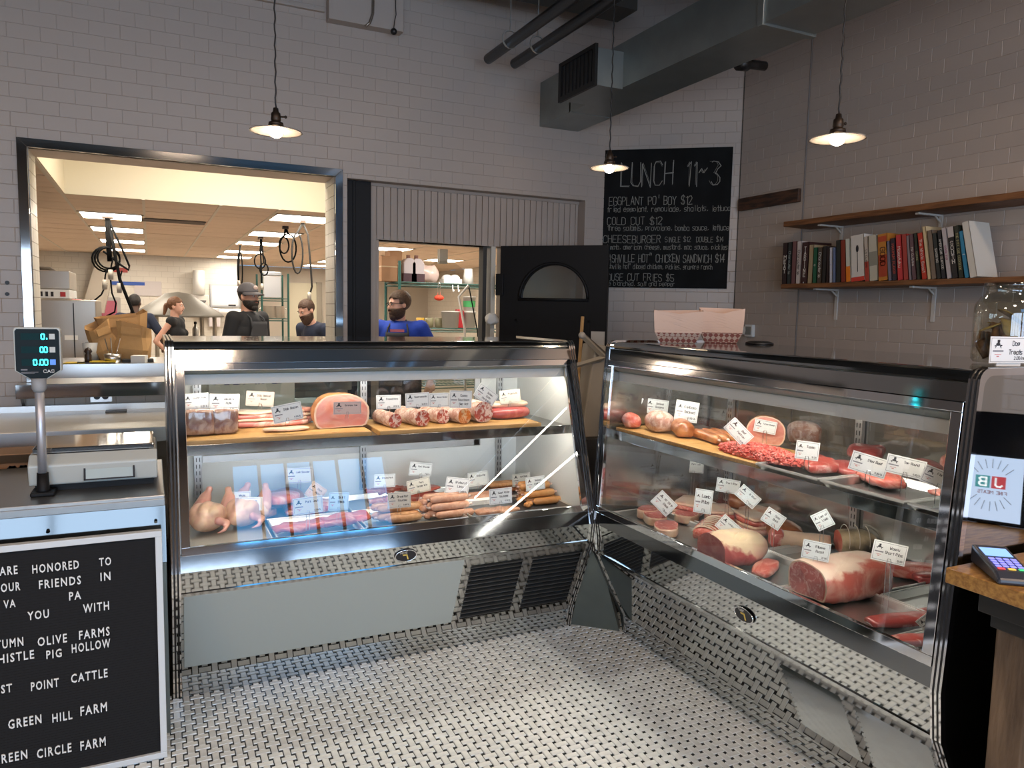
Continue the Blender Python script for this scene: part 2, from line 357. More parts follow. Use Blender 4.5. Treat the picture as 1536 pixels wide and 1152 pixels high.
# ---- serving window frame (steel)
frm = struct(empty('window_4', (0, YB, 0)))
m = MB(); fw = .05; y0, y1 = -.02, .03
m.prism([(WX0, WZ1), (WX1, WZ1), (WX1-fw, WZ1-fw), (WX0+fw, WZ1-fw)], y0, y1, 'y'); m.build('window_head_trim', STEEL, frm, bevel=.002)
MB().prism([(WX0, WZ1), (WX0+fw, WZ1-fw), (WX0+fw, 1.04), (WX0, 1.04)], y0, y1, 'y').build('window_side_trim', STEEL, frm, bevel=.002)
MB().prism([(WX1, WZ1), (WX1-fw, WZ1-fw), (WX1-fw, 1.04), (WX1, 1.04)], y0, y1, 'y').build('window_side_trim', STEEL, frm, bevel=.002)
KT2 = mat('reveal_tile', (.76, .72, .64), .35)
MB().box((WX0+fw-.01, .0, WZ1-fw), (WX1-fw+.01, .3, WZ1-fw+.02)).build('window_reveal', mat('reveal_head', (.72, .60, .50), .5), frm)
for sx, x in ((1, WX0+fw), (-1, WX1-fw)):
    j = MB().box((x-.012 if sx > 0 else x, .0, 1.04), (x if sx > 0 else x+.012, .3, WZ1-fw)).build('window_reveal', GROUT, frm)
    z = 1.05
    while z < WZ1-fw-.01:
        MB().box((x-.003, .012, z+.002), (x+.003, .098, min(z+.078, WZ1-fw))).build('reveal_tile', KT2, frm)
        MB().box((x-.003, .102, z+.002), (x+.003, .198, min(z+.078, WZ1-fw))).build('reveal_tile', KT2, frm)
        MB().box((x-.003, .202, z+.002), (x+.003, .296, min(z+.078, WZ1-fw))).build('reveal_tile', KT2, frm)
        z += .08
# steel ledge of the serving window
led = empty('serving_ledge', (0, YB, .98))
MB().box((-.69, -.16, .045), (1.2, .22, .06)).build('ledge_top', BRUSH, led, bevel=.002)
MB().box((-.69, -.165, -.02), (1.2, -.15, .06)).build('ledge_lip', STEEL, led, bevel=.002)
MB().prism([(-.16, .045), (-.002, .045), (-.002, -.09)], -.68, -.665, 'x').build('bracket', BRUSH, led)
tag(led, 'stainless steel ledge along the bottom of the serving window', 'ledge')
# black post, beadboard header, doorway
post = MB().box((DX0, YB+.06, 0), (1.39, YB+.22, DZ)).box((DX0+.05, YB+.05, 0), (DX0+.07, YB+.06, DZ)).build('black_post', BLACKP, bevel=.003)
tag(post, 'black painted vertical post between serving window and kitchen doorway', 'post')
bd = struct(empty('wall_beadboard', (0, YB+.1, 0)))
bx = 1.39; k = 0
kd0, kd1, kdz = 1.46, 2.335, 1.985
meB = {}
while bx < DX1-.001:
    b2 = min(bx+.05, DX1)
    m = MB(); zb = 0 if b2 < kd0+.01 else kdz
    m.box((bx+.002, 0, zb), (b2-.002, .014, DZ)); m.build('plank', BEAD, bd, bevel=.003)
    bx = b2; k += 1
MB().box((1.39, .012, kdz), (DX1, .12, DZ)).box((1.39, .012, 0), (kd0, .12, kdz)).box((2.42, .012, 0), (DX1, .12, kdz)).build('backing', BEAD, bd)
MB().box((1.385, -.008, DZ-.02), (DX1, .0, DZ)).build('moulding', BEAD, bd)
struct(MB().box((kd1-.015, YB+.1, 0), (kd1+.02, YB+.30, kdz)).box((kd0-.02, YB+.11, kdz-.0), (kd1+.02, YB+.3, kdz+.03)).build('trim_3', mat('door_casing', (.62, .57, .48), .5)))
struct(MB().box((2.262, YB+.12, 0), (2.292, YB+.2, kdz)).build('trim_4', mat('dark_jamb', (.03, .028, .025), .6)))
# black swing door with half round light, open
hx, hy = 2.36, YB+.02
ang = -radians(43)
door = struct(empty('door_1', (hx, hy, 0), ang))
W, Hd, th = .81, 1.985, .045
cx, cz, rr = .41, 1.60, .245
m = MB(); n = 24
for yy, fl in ((0, 0), (th, 1)):
    out = []
    arc = [(cx+rr*cos(pi*i/n), cz+rr*sin(pi*i/n)) for i in range(n+1)]
    # four regions around the light
    regs = []
    for i in range(n):
        a, b = arc[i], arc[i+1]
        regs.append([a, (a[0], Hd), (b[0], Hd), b])
    regs.append([(cx+rr, 0), (W, 0), (W, Hd), (cx+rr, Hd)]); regs.append([(0, 0), (cx-rr, 0), (cx-rr, Hd), (0, Hd)]); regs.append([(cx-rr, 0), (cx+rr, 0), (cx+rr, cz), (cx-rr, cz)])
    for r_ in regs:
        vs = [(p[0], yy, p[1]) for p in r_]
        if fl: vs = vs[::-1]
        m.add(vs, [tuple(range(len(vs)))])
for i in range(n):
    a, b = arc[i], arc[i+1]; m.quad((a[0], 0, a[1]), (a[0], th, a[1]), (b[0], th, b[1]), (b[0], 0, b[1]))
m.quad((cx-rr, 0, cz), (cx-rr, th, cz), (cx+rr, th, cz), (cx+rr, 0, cz))
m.quad((0, 0, Hd), (W, 0, Hd), (W, th, Hd), (0, th, Hd)); m.quad((0, 0, 0), (0, th, 0), (0, th, Hd), (0, 0, Hd)); m.quad((W, 0, 0), (W, 0, Hd), (W, th, Hd), (W, th, 0)); m.quad((0, 0, 0), (W, 0, 0), (W, th, 0), (0, th, 0))
m.build('door_leaf', BLACKP, door)
m = MB(); m.tube([(cx+(rr+.012)*cos(pi*i/n), -.004, cz+(rr+.012)*sin(pi*i/n)) for i in range(n+1)], .012, 6); m.tube([(cx-rr-.02, -.004, cz-.006), (cx+rr+.02, -.004, cz-.006)], .012, 6)
m.build('door_trim', BLACKP, door, smooth=True)
MB().prism([(cx+rr*cos(pi*i/n), cz+rr*sin(pi*i/n)) for i in range(n+1)], .02, .024, 'y').build('door_glass', GLASSX, door)
for (a, b, c, d) in ((.12, .69, .9, 1.45), (.12, .69, .15, .78)):
    m = MB(); m.box((a, -.006, c), (b, 0, c+.02)); m.box((a, -.006, d-.02), (b, 0, d)); m.box((a, -.006, c), (a+.02, 0, d)); m.box((b-.02, -.006, c), (b, 0, d)); m.build('door_moulding', BLACKP, door)
MB().box((.70, -.005, .85), (.80, .0, 1.37)).build('push_plate', BRUSH, door)
MB().box((-.03, -.02, 1.62), (.03, .03, 1.78)).build('hinge', BLACKP, door, bevel=.004)
# electrical outlet below ledge
o = empty('wall_outlet', (-.278, YB-.004, .945)); MB().box((-.06, -.008, -.035), (.06, .002, .035)).build('outlet_plate', BRUSH, o, bevel=.003)
for sx in (-.022, .022): MB().tube([(sx, -.013, 0), (sx, .0, 0)], .018, 14).build('socket', BLACKR, o)
tag(o, 'steel outlet plate with two black sockets under the serving window', 'outlet')
for i, (px, py) in enumerate(((11, 424), (11, 441))):
    p = at_y(px, py, YB); h = MB().tube([(0, 0, 0), (0, -.008, 0)], .011, 10).build('wall_plug', BLACKR, loc=(p.x, YB-.002, p.z)); tag(h, 'small black wall plug left of the serving window, %s of two' % ('upper', 'lower')[i], 'plug')
# ---- duct, register, pipes, hanging things
duct = empty('air_duct', (2.65, 0, 2.884))
for (a, b) in ((-1.0, .9), (.9, 2.85), (2.85, 4.68)):
    MB().box((0, a+.003, 0), (.325, b-.003, .27)).build('duct_section', GALV, duct)
for b in (.9, 2.85): MB().box((-.012, b-.02, -.012), (.337, b+.02, .282)).build('flange', GALV, duct, bevel=.003)
MB().box((-.0, 4.66, -.004), (.33, YB-.0, .31)).build('duct_end', GALV, duct)
MB().box((-.2, 4.02, -.01), (.0, 4.43, .21)).build('register_box', GALV, duct)
m = MB(); rx = -.215
m.box((rx, 4.0, -.02), (rx+.02, 4.45, .01)); m.box((rx, 4.0, .20), (rx+.02, 4.45, .225)); m.box((rx, 4.0, .01), (rx+.02, 4.03, .2)); m.box((rx, 4.42, .01), (rx+.02, 4.45, .2)); rf = m.build('register_frame', mat('black_metal', (.02, .02, .02), .45, .5), duct)
MB().box((rx+.008, 4.02, 0), (rx+.016, 4.43, .21)).build('register_back', BLACKR, duct)
for k in range(9):
    y = 4.045+k*.046; MB().box((rx+.002, y, .012), (rx+.012, y+.004, .2)).build('blade', MATS['black_metal'], rf)
tag(duct, 'grey galvanized air duct with black side register under the ceiling', 'duct')
BP = mat('black_pipe', (.015, .015, .016), .35)
def pipe(name, x, z, y0, y1, r, label):
    o = empty(name, (x, y0, z)); MB().tube([(0, 0, 0), (0, y1-y0, 0)], r, 14).build('pipe_body', BP, o, smooth=True)
    for yy in (-.35,):
        MB().tube([(r*1.6*cos(a), yy+(y0-y0), r*1.6*sin(a)+r*.7) for a in [2*pi*i/14 for i in range(14)]], .006, 5, closed=True).build('pipe_clamp', mat('zinc', (.5, .5, .48), .4, .8), o)
        MB().tube([(0, yy, r*2.3), (0, yy, ZC-z)], .005, 5).build('hanger_rod', MATS['zinc'], o)
    tag(o, label, 'pipe', 'pipes under the ceiling'); return o
pipe('ceiling_pipe', 2.13, 3.22, 4.9, -1, .034, 'black ceiling pipe with clamp ring, the left one of the pair')
pipe('ceiling_pipe', 2.33, 3.22, 4.9, -1, .034, 'black ceiling pipe with clamp ring, the one beside the duct')
a = at_x(1098, 93, 3.2); o = empty('pipe_stub', a)
MB().tube([(0, 0, 0), (.27, .01, .02)], .028, 12).build('pipe_body', BP, o, smooth=True); MB().tube([(.05, 0, 0), (.12, .003, .006)], .042, 12).build('coupling', BP, o, smooth=True); MB().tube([(.02, 0, 0), (.02, 0, ZC-a.z)], .005, 5).build('hanger_rod', MATS['zinc'], o)
tag(o, 'short black pipe stub with coupling crossing behind the duct', 'pipe')
m = MB(); 
cab = [(1.7+.16*k, 4.9-.25*k+.03*k*k, 3.62-.14*sin(k*.55)) for k in range(12)]
tag(m.tube(cab, .012, 6).build('ceiling_cable', BLACKR, smooth=True), 'black cable drooping in an arc under the ceiling near pipes', 'cable')
tag(MB().box((1.7, 4.55, 3.60), (3.1, 4.8, 3.68)).build('cable_tray', mat('tray_dark', (.07, .07, .065), .6)), 'dark cable tray under the ceiling behind the two pipes', 'tray')
tag(MB().box((2.5, 3.3, 3.5), (3.6, 3.42, 3.62)).build('ceiling_beam', mat('beam_brown', (.10, .065, .05), .7)), 'reddish brown ceiling beam above the duct', 'beam')
tag(MB().box((2.0, 2.9, 3.70), (4.0, 3.0, 3.85)).build('ceiling_joist', DARKC), 'dark joist crossing above the duct', 'beam')
p = at_y(590, 48, YB-.1); p2 = at_y(596, 0, YB-.1)
o = empty('hanging_plug', (p.x, YB-.11, p.z)); MB().ball((0, 0, 0), .022, 12, 8).build('plug', BLACKR, o, smooth=True)
MB().tube([(0, 0, .02), (.006, 0, .07), (.016, 0, .11), (.012, 0, .16), (.02, 0, .6)], .003, 5).build('cord', BLACKR, o); tag(o, 'thin black cord with round black plug hanging on the chase', 'cord')
p = at_y(548, 40, YB-.1); tag(MB().tube([p, p+Vector((.03, 0, .03)), p+Vector((.05, 0, .09)), p+Vector((.055, 0, .5))], .009, 7).build('pipe_hook', mat('hook_metal', (.35, .30, .25), .35, .8), smooth=True), 'bent metal hook end hanging on the white chase', 'hook')
# ---- kitchen beyond
KZ = 2.38; KY0, KY1, KYD = YB+.2, 15.1, 17.2
KP = None
def brickmat(name, col, mortar, sc):
    m = bpy.data.materials.new(name); m.use_nodes = True; nt = m.node_tree; n = nt.nodes; L = nt.links; b = n['Principled BSDF']
    tc = n.new('ShaderNodeTexCoord'); sp = n.new('ShaderNodeSeparateXYZ'); cb = n.new('ShaderNodeCombineXYZ'); ad = n.new('ShaderNodeMath')
    L.new(tc.outputs['Object'], sp.inputs[0]); L.new(sp.outputs[0], ad.inputs[0]); L.new(sp.outputs[1], ad.inputs[1]); L.new(ad.outputs[0], cb.inputs[0]); L.new(sp.outputs[2], cb.inputs[1])
    br = n.new('ShaderNodeTexBrick'); br.inputs['Scale'].default_value = 1; br.inputs['Brick Width'].default_value = sc*2; br.inputs['Row Height'].default_value = sc; br.inputs['Mortar Size'].default_value = .003
    br.inputs['Color1'].default_value = (*col, 1); br.inputs['Color2'].default_value = (*[c*.97 for c in col], 1); br.inputs['Mortar'].default_value = (*mortar, 1)
    L.new(cb.outputs[0], br.inputs[0]); L.new(br.outputs[0], b.inputs['Base Color']); b.inputs['Roughness'].default_value = .4; return m
KW = brickmat('kitchen_tile', (.74, .70, .62), (.58, .54, .47), .1)
struct(MB().box((-3.4, KY1, 0), (1.52, KY1+.2, KZ)).build('wall_kitchen_back', KW))
struct(MB().box((1.42, KY1+.1, 0), (1.52, KYD, KZ)).build('wall_kitchen_return', KW))
struct(MB().box((1.4, KYD, 0), (6.2, KYD+.2, KZ)).build('wall_kitchen_far', mat('far_wall', (.52, .47, .40), .6)))
struct(MB().box((-3.6, KY0, 0), (-3.4, KYD, KZ)).build('wall_kitchen_left', KW))
struct(MB().box((6.0, 9.0, 0), (6.2, KYD, KZ)).build('wall_kitchen_right', KW))
# store room wall behind doorway
p_a = Vector((1.9, 10.5)); 
struct(MB().prism([(3.35, KY0), (3.45, KY0), (6.1, 9.2), (6.0, 9.3)], 0, KZ, 'z').build('wall_storage', mat('storage_wall', (.70, .66, .58), .6)))
kc = struct(empty('ceiling_kitchen', (0, 0, KZ)))
CTM = mat('ceiling_tile_paint', (.86, .70, .55), .7, bump=.05, bscale=60, var=.03, vscale=3)
RAIL = mat('ceiling_grid', (.80, .72, .60), .5)
LIT = mat('troffer_light', (1, 1, 1), .5, emit=(1.0, .90, .76), estr=26.)
def _rw(y): return KY0+.305*round((y-KY0)/.305)+.006
lights_xy = [(x, _rw(y), w, .596) for x, y, w in ((-.617, 8.37, .584), (-.617, 9.95, .584), (-.617, 11.8, .584), (-.617, 13.6, .584), (1.083, 7.5, .594), (1.083, 9.2, .594), (1.083, 10.95, .594), (1.083, 12.65, .594), (1.083, 14.2, .594),
   (2.883, 10.6, .594), (2.883, 12.4, .594), (2.883, 14.2, .594), (2.883, 15.8, .594), (4.383, 12.4, .61))]
cofx0, cofx1, cofy0, cofy1 = -.60, 2.3, KY0+.1, 7.15
ix = [-3.4, -2.49, -1.88, -1.27, -.62, -.03, .58, 1.08, 1.68, 2.29, 2.88, 3.48, 4.38, 5.0, 6.0]
yy = KY0
meC = {}
npan = 0
while yy < KYD:
    y2 = min(yy+.305, KYD)
    for a, b in zip(ix, ix[1:]):
        if (a > -.64 and b <= cofx1+.03) and yy < cofy1-.05: continue
        if any(a < lx+lw*.5 < b and yy+.03 < ly+ld and y2-.03 > ly for lx, ly, lw, ld in lights_xy): continue
        if a > 3.4 and y2 < 9.3: continue
        if a < -1.9 and npan > 250: pass
        key = (round(b-a, 3), round(y2-yy, 3))
        if key not in meC:
            mb_ = MB().box((0, 0, 0), (key[0]-.006, key[1]-.012, .015)); me = bpy.data.meshes.new('panel'); me.from_pydata(mb_.v, [], mb_.f); me.materials.append(CTM); meC[key] = me
        share('ceiling_panel', meC[key], kc, (a+.003, yy+.006, random.Random(npan).uniform(0, .003))); npan += 1
    yy = y2
MB().box((-3.5, KY0-.05, .02), (6.1, KYD, .03)).build('ceiling_deck', mat('ceiling_joint', (.30, .21, .14), .8), kc) if False else None
m = MB()
for x in ix: m.box((x-.012, KY0, -.004), (x+.012, KYD, .0)) if not (cofx0+.05 < x < cofx1-.05) else m.box((x-.012, cofy1, -.004), (x+.012, KYD, .0))
m.build('grid_rails', RAIL, kc, kind='stuff')
m = MB(); m.box((-3.5, KY0-.05, .02), (cofx0-.045, KYD, .05)); m.box((cofx0-.045, cofy1+.035, .02), (6.1, KYD, .05)); m.box((cofx1+.035, KY0, .02), (6.1, cofy1+.035, .05)); m.build('ceiling_deck', mat('ceiling_joint', (.33, .23, .15), .8), kc)
CRM = mat('coffer_cream', (.80, .74, .58), .6)
m = MB(); m.box((cofx0-.02, cofy1, -.0), (cofx1, cofy1+.03, .75)); m.box((cofx0-.04, KY0, .0), (cofx0, cofy1, .75)); m.box((cofx1, KY0, 0), (cofx1+.03, cofy1, .75)); m.box((cofx0, KY0, .72), (cofx1, cofy1, .75)); m.box((cofx0, KY0-.02, 0), (cofx1, KY0, .75))
m.build('coffer', CRM, kc)
for i, (lx, ly, lw, ld) in enumerate(lights_xy):
    o = empty('troffer_light', (lx+lw/2, ly+ld/2, KZ))
    MB().box((-lw/2+.02, -ld/2+.02, -.002), (lw/2-.02, ld/2-.02, .02)).build('diffuser', LIT, o)
    m = MB(); w2, d2 = lw/2, ld/2
    m.box((-w2, -d2, -.008), (w2, -d2+.025, .02)); m.box((-w2, d2-.025, -.008), (w2, d2, .02)); m.box((-w2, -d2, -.008), (-w2+.025, d2, .02)); m.box((w2-.025, -d2, -.008), (w2, d2, .02)); m.build('light_frame', RAIL, o)
    nm = ['first', 'second', 'third', 'fourth', 'fifth', 'sixth'][[0, 1, 2, 3, 0, 1, 2, 3, 4, 0, 1, 2, 3, 4][i]]
    cl = 'over the cook line' if i < 4 else ('in the middle row' if i < 9 else 'in the far row')
    if i == 13: nm, cl = 'lone', 'beside the far row'
    tag(o, '%s glowing ceiling light %s of the kitchen, counted from the window' % (nm, cl), 'ceiling light', 'kitchen ceiling lights')
arealight('kitchen_coffer_light', (.8, 6.0, KZ+.65), (0, 0, 0), 1.6, 1.0, 60, (1, .88, .72))
arealight('storage_light', (3.0, 7.0, KZ-.03), (0, 0, 0), .5, .5, 24, (1, .93, .82))
vp = at_z(258, 333, KZ); tag(MB().box((-.06, 8.62, KZ-.012), (.55, 8.9, KZ-.004)).build('ceiling_vent', mat('vent_dark', (.10, .07, .05), .7)), 'dark slotted vent in the kitchen ceiling between the light rows', 'vent')
# ================================================================ DISPLAY CASES
LAMP1 = mat('case_lamp', (1, 1, 1), .4, emit=(1.0, .93, .82), estr=42.)
LAMP2 = mat('case_lamp_top', (1, 1, 1), .4, emit=(1.0, .93, .82), estr=34.)
BADGE = mat('badge_black', (.015, .015, .02), .3); YEL = mat('badge_gold', (.75, .55, .12), .4)
LINS = mat('steel_liner', (.42, .43, .42), .16, .9, bump=.03, bscale=8)
MATTE = mat('vent_backing', (.006, .006, .006), .8)
def make_case(name, label, loc, rz, L, lean, zt, B, dep, access, glab):
    R = empty(name, loc, rz); tag(R, label, 'display case', 'refrigerated meat display cases')
    yb, zb = B; ZA = .555; t_ = .03
    gy = lambda z: lean*(z-ZA)/(zt-ZA)
    D, Cc = (.20, 0), (.182, .09)
    rc = .035  # rounded top corner
    prof = [D, Cc, (yb, zb), (0, ZA)]
    for k in range(6):
        a = pi-.25+(-pi/2+.25)*k/5; prof.append((lean+rc+rc*cos(a), zt-rc+rc*sin(a)))
    prof += [(dep, zt), (dep, 0)]
    def grow(p, d):  # offset profile towards the front
        return [(y-d if y < dep-.01 else y, z+(d if z > zt-.04 else 0)) for y, z in p]
    # ends with banded trim
    for s, x0 in ((-1, -t_), (1, L)):
        e = MB().prism(prof, x0+.004, x0+t_-.004, 'x').build('end_panel', MIRROR if s > 0 else BRUSH, R)
        for k in range(5):
            a = x0+t_*k/5; mm = CHROME if k % 2 == 0 else BLACKR; d = .006 if k % 2 == 0 else .003
            inner = grow(prof, -.012); outer = grow(prof, d)
            m = MB(); n = len(prof)-1
            for i in range(n-1):
                m.prism([outer[i], outer[i+1], inner[i+1], inner[i]], a, a+t_/5, 'x')
            m.build('edge_trim', mm, e)
    # lower body
    sy = lambda z: Cc[0]+(yb-Cc[0])*(z-Cc[1])/(zb-Cc[1])
    MB().box((0, .2, .0), (L, .215, .09)).build('kick_plate', MIRROR, R)
    if access:
        xg = .655*L
    else: xg = .655*L
    m = MB(); m.prism([(sy(.09), .09), (sy(zb), zb), (sy(zb)+.015, zb), (sy(.09)+.015, .09)], 0, xg, 'x'); m.build('lower_panel', MIRROR, R)
    if access:
        m = MB(); m.prism([(sy(.135)-.008, .135), (sy(zb-.005)-.008, zb-.005), (sy(zb-.005)-.001, zb-.005), (sy(.135)-.001, .135)], .008, xg-.02, 'x'); m.build('access_panel', GREYP, R, bevel=.002)
    # grille: frame with two openings
    zl, zh = .14, zb-.045; xs = [xg+.02, xg+.02+(L-xg-.09)/2, xg+.07+(L-xg-.09)/2, L-.02]
    def pr_(x0, x1, z0, z1): return lambda m: m.prism([(sy(z0), z0), (sy(z1), z1), (sy(z1)+.006, z1), (sy(z0)+.006, z0)], x0, x1, 'x')
    m = MB()
    for q in ((xg, L, .09, zl), (xg, L, zh, zb), (xg, xs[0], zl, zh), (xs[1], xs[2], zl, zh), (xs[3], L, zl, zh)): pr_(*q)(m)
    g = m.build('vent_panel', STEEL, R)
    MB().prism([(sy(.1)+.045, .1), (sy(zb)+.045, zb), (sy(zb)+.05, zb), (sy(.1)+.05, .1)], xg, L, 'x').build('vent_backing', MATTE, g)
    for (a, b) in ((xs[0], xs[1]), (xs[2], xs[3])):
        N = 13
        for k in range(N):
            z = zl+(zh-zl)*(k+.5)/N; y = sy(z); m = MB()
            m.prism([(y-.002, z-.002), (y+.022, z+.012), (y+.023, z+.010), (y-.001, z-.004)] if access else [(sy(z-.008)-.005, z-.008), (sy(z+.008)+.006, z+.008), (sy(z+.008)+.0075, z+.008), (sy(z-.008)-.0035, z-.008)], a-.004, b+.004, 'x'); m.build('slat', STEEL if not access else mat('shaded_slat', (.22, .23, .24), .3, .9), g)  # slat steel darkened in its colour on this case to copy view-angle shading
    # nose: lower band + upper band
    zr = .615
    MB().prism([(yb, zb), (0, ZA), (.012, ZA), (yb+.012, zb)], 0, L, 'x').build('nose_panel', MIRROR, R)
    MB().prism([(yb-.004, zb-.008), (yb-.006, zb+.006), (yb+.006, zb+.008), (yb+.008, zb-.008)], 0, L, 'x').build('nose_seam', STEEL, R)
    MB().prism([(0, ZA), (gy(zr), zr), (gy(zr)+.012, zr), (.012, ZA)], 0, L, 'x').build('nose_panel', mat('nose_steel', (.24, .25, .26), .09, 1., bump=.02, bscale=6), R)
    # badge
    bz = (ZA+zb)/2+.004; by = yb*(ZA-bz)/(ZA-zb); b = empty('badge', (.49*L if access else .585*L, by-.004, bz), 0, R)
    tl_ = math.atan2(yb, ZA-zb)
    b.rotation_euler = (radians(90)+tl_, 0, 0); b.scale = (1.3, 1.3, 1)
    m = MB(); m.add([(.034*cos(a), .019*sin(a), 0) for a in [2*pi*i/28 for i in range(28)]]+[(.034*cos(a), .019*sin(a), .003) for a in [2*pi*i/28 for i in range(28)]], [tuple(range(28, 56)), tuple(range(27, -1, -1))]+[(i, (i+1) % 28, 28+(i+1) % 28, 28+i) for i in range(28)])
    m.build('badge_plate', BADGE, b)
    m = MB(); m.tube([(.034*cos(a), .019*sin(a), .003) for a in [2*pi*i/28 for i in range(28)]], .0018, 5, closed=True); m.build('badge_rim', CHROME, b, smooth=True)
    m = MB(); m.box((-.010, .001, .003), (.004, .005, .0045)); m.prism([(0, .005), (.004, .005), (.009, -.012), (.005, -.012)], .003, .0045, 'z'); m.build('badge_mark', YEL, b)
    m = MB(); strokes(m, 'MARC', -.018, .0075, .006, 1, .0012); m.build('badge_lettering', CHROME, b, loc=(0, 0, .0038))
    # glass frame
    zg0, zg1 = zr, zt-.085; fwd = .006
    def rail(x0, x1, z0, z1, nm='glass_frame', mt=CHROME, o1=fwd, o2=.010):
        return MB().prism([(gy(z0)-o1, z0), (gy(z1)-o1, z1), (gy(z1)+o2, z1), (gy(z0)+o2, z0)], x0, x1, 'x').build(nm, mt, R, bevel=.0015)
    rail(.004, L-.004, zg0-.004, zg0+.024); rail(.004, L-.004, zg1-.022, zg1+.004); rail(.004, .034, zg0+.024, zg1-.022); rail(L-.034, L-.004, zg0+.024, zg1-.022)
    g = MB().prism([(gy(zg0), zg0), (gy(zg1), zg1), (gy(zg1)+.004, zg1), (gy(zg0)+.004, zg0)], .03, L-.03, 'x').build(glab, GLASS, R)
    rail(0, L, zg1+.004, zt-rc*.9, 'fascia', STEEL, .002, .010)
    m = MB(); pts = []
    for k in range(7):
        a = pi-.25+(-pi/2+.25)*k/6; pts.append((lean+rc+rc*cos(a), zt-rc+rc*sin(a)))
    pts2 = [(y+.006 if i < 6 else y, z-.006) for i, (y, z) in enumerate(pts)]
    for i in range(6): m.prism([pts[i], pts[i+1], pts2[i+1], pts2[i]], 0, L, 'x')
    m.prism([(lean+rc, zt), (dep, zt), (dep, zt-.012), (lean+rc, zt-.012)], 0, L, 'x'); m.build('top_panel', STEEL, R)
    # interior
    yi = dep-.05
    MB().box((0, .03, .565), (L, yi, .583)).build('deck', TRAYM, R)
    for x0, x1 in ((0, .012), (L-.012, L)):
        m = MB(); m.prism([(.016, .58), (gy(1.3)+.014, 1.3), (yi, 1.3), (yi, .58)], x0, x1, 'x'); m.build('side_liner', LINER if access else LINS, R)
    ly = gy(1.25)+.055; CN = mat('canopy_green_grey', (.20, .23, .21), .5) if access else mat('canopy_grey', (.22, .24, .23), .5)
    MB().prism([(gy(1.262)+.014, 1.262), (gy(1.33)+.016, 1.335), (yi, 1.345), (yi, 1.335), (ly+.06, 1.30), (ly+.06, 1.245), (ly, 1.238)], .012, L-.012, 'x').build('canopy_liner', CN, R)
    MB().box((.012, ly-.006, 1.200), (L-.012, ly, 1.240)).build('lamp_housing', mat('lamp_lip', (.62, .62, .60), .4), R, bevel=.002)
    MB().tube([(.05, ly+.024, 1.222), (L-.05, ly+.024, 1.222)], .013, 10).build('lamp_tube', LAMP2, R, smooth=True)
    # back wall with sliding glass doors
    m = MB(); m.box((0, yi, .58), (L, yi+.02, .80)); m.box((0, yi, 1.25), (L, yi+.02, zt-.02)); m.box((0, yi, .8), (.09, yi+.02, 1.25)); m.box((L-.22, yi, .8), (L, yi+.02, 1.25)); m.build('back_panel', LINER if access else LINS, R)
    MB().box((0, dep-.03, 0), (L, dep-.01, .80)).build('rear_panel', BRUSH, R)
    for (a, b_, y) in ((.09, .5*L+.02, yi+.004), (.5*L-.02, L-.22, yi+.016)):
        d = MB().box((a+.03, y, .83), (b_-.03, y+.005, 1.22)).build('sliding_door', GLASSX, R)
        m = MB(); m.box((a, y-.002, .8), (a+.03, y+.009, 1.25)); m.box((b_-.03, y-.002, .8), (b_, y+.009, 1.25)); m.box((a, y-.002, .8), (b_, y+.009, .83)); m.box((a, y-.002, 1.22), (b_, y+.009, 1.25)); m.build('door_frame', BRUSH, d)
    for x in (.10, .5*L, L-.12):
        m = MB(); m.box((x-.016, yi-.02, .62), (x+.016, yi-.004, 1.24)); u = m.build('shelf_upright', BRUSH, R)
        m = MB()
        for k in range(20):
            for dx in (-.007, .007): m.box((x+dx-.0015, yi-.0215, .63+k*.03), (x+dx+.0015, yi-.0195, .648+k*.03))
        m.build('slots', BLACKR, u)
        m = MB(); m.prism([(yi-.02, .97), (yi-.02, .90), (yi-.36, .965), (yi-.36, .975)], x-.003, x+.003, 'x'); m.build('shelf_bracket', BRUSH, u)
    ys = gy(.98)+.040
    MB().box((.014, ys, .968), (L-.014, yi-.10, .976)).build('shelf', BRUSH, R)
    MB().box((.014, ys-.004, .944), (L-.014, ys+.004, .984)).build('shelf_lip', STEEL, R, bevel=.0015)
    MB().tube([(.06, ys+.022, .952), (L-.06, ys+.022, .952)], .008, 8).build('lamp_tube', LAMP1, R, smooth=True)
    return R
C1 = (.075, 2.828, 0); L1 = 1.69
case1 = make_case('meat_display_case', 'stainless display case with sausages and whole chickens, facing the viewer below the windows', C1, 0, L1, .235, 1.366, (.012, .47), .80, True, 'front_glass')
C2 = (1.79, 2.83, 0); L2 = 1.635
case2 = make_case('meat_display_case', 'stainless display case full of beef cuts, running along the shelf wall', C2, -pi/2, L2, .058, 1.3765, (.016, .42), .74, False, 'front_glass')
# corner filler between the two cases
f = MB(); a = Vector((1.80, 3.03, 0)); b = Vector((1.972, 2.872, 0)); c = Vector((1.80, 2.875, .50)); d = Vector((1.812, 2.864, .50))
bk = Vector((.04, .05, 0))
f.add([a, b, d, c, a+bk, b+bk, d+bk, c+bk], [(0, 1, 2, 3), (7, 6, 5, 4), (0, 4, 5, 1), (1, 5, 6, 2), (2, 6, 7, 3), (3, 7, 4, 0)])
tag(f.build('corner_filler', DARKST), 'dark grey wedge panel closing the corner between the two display cases', 'filler panel')

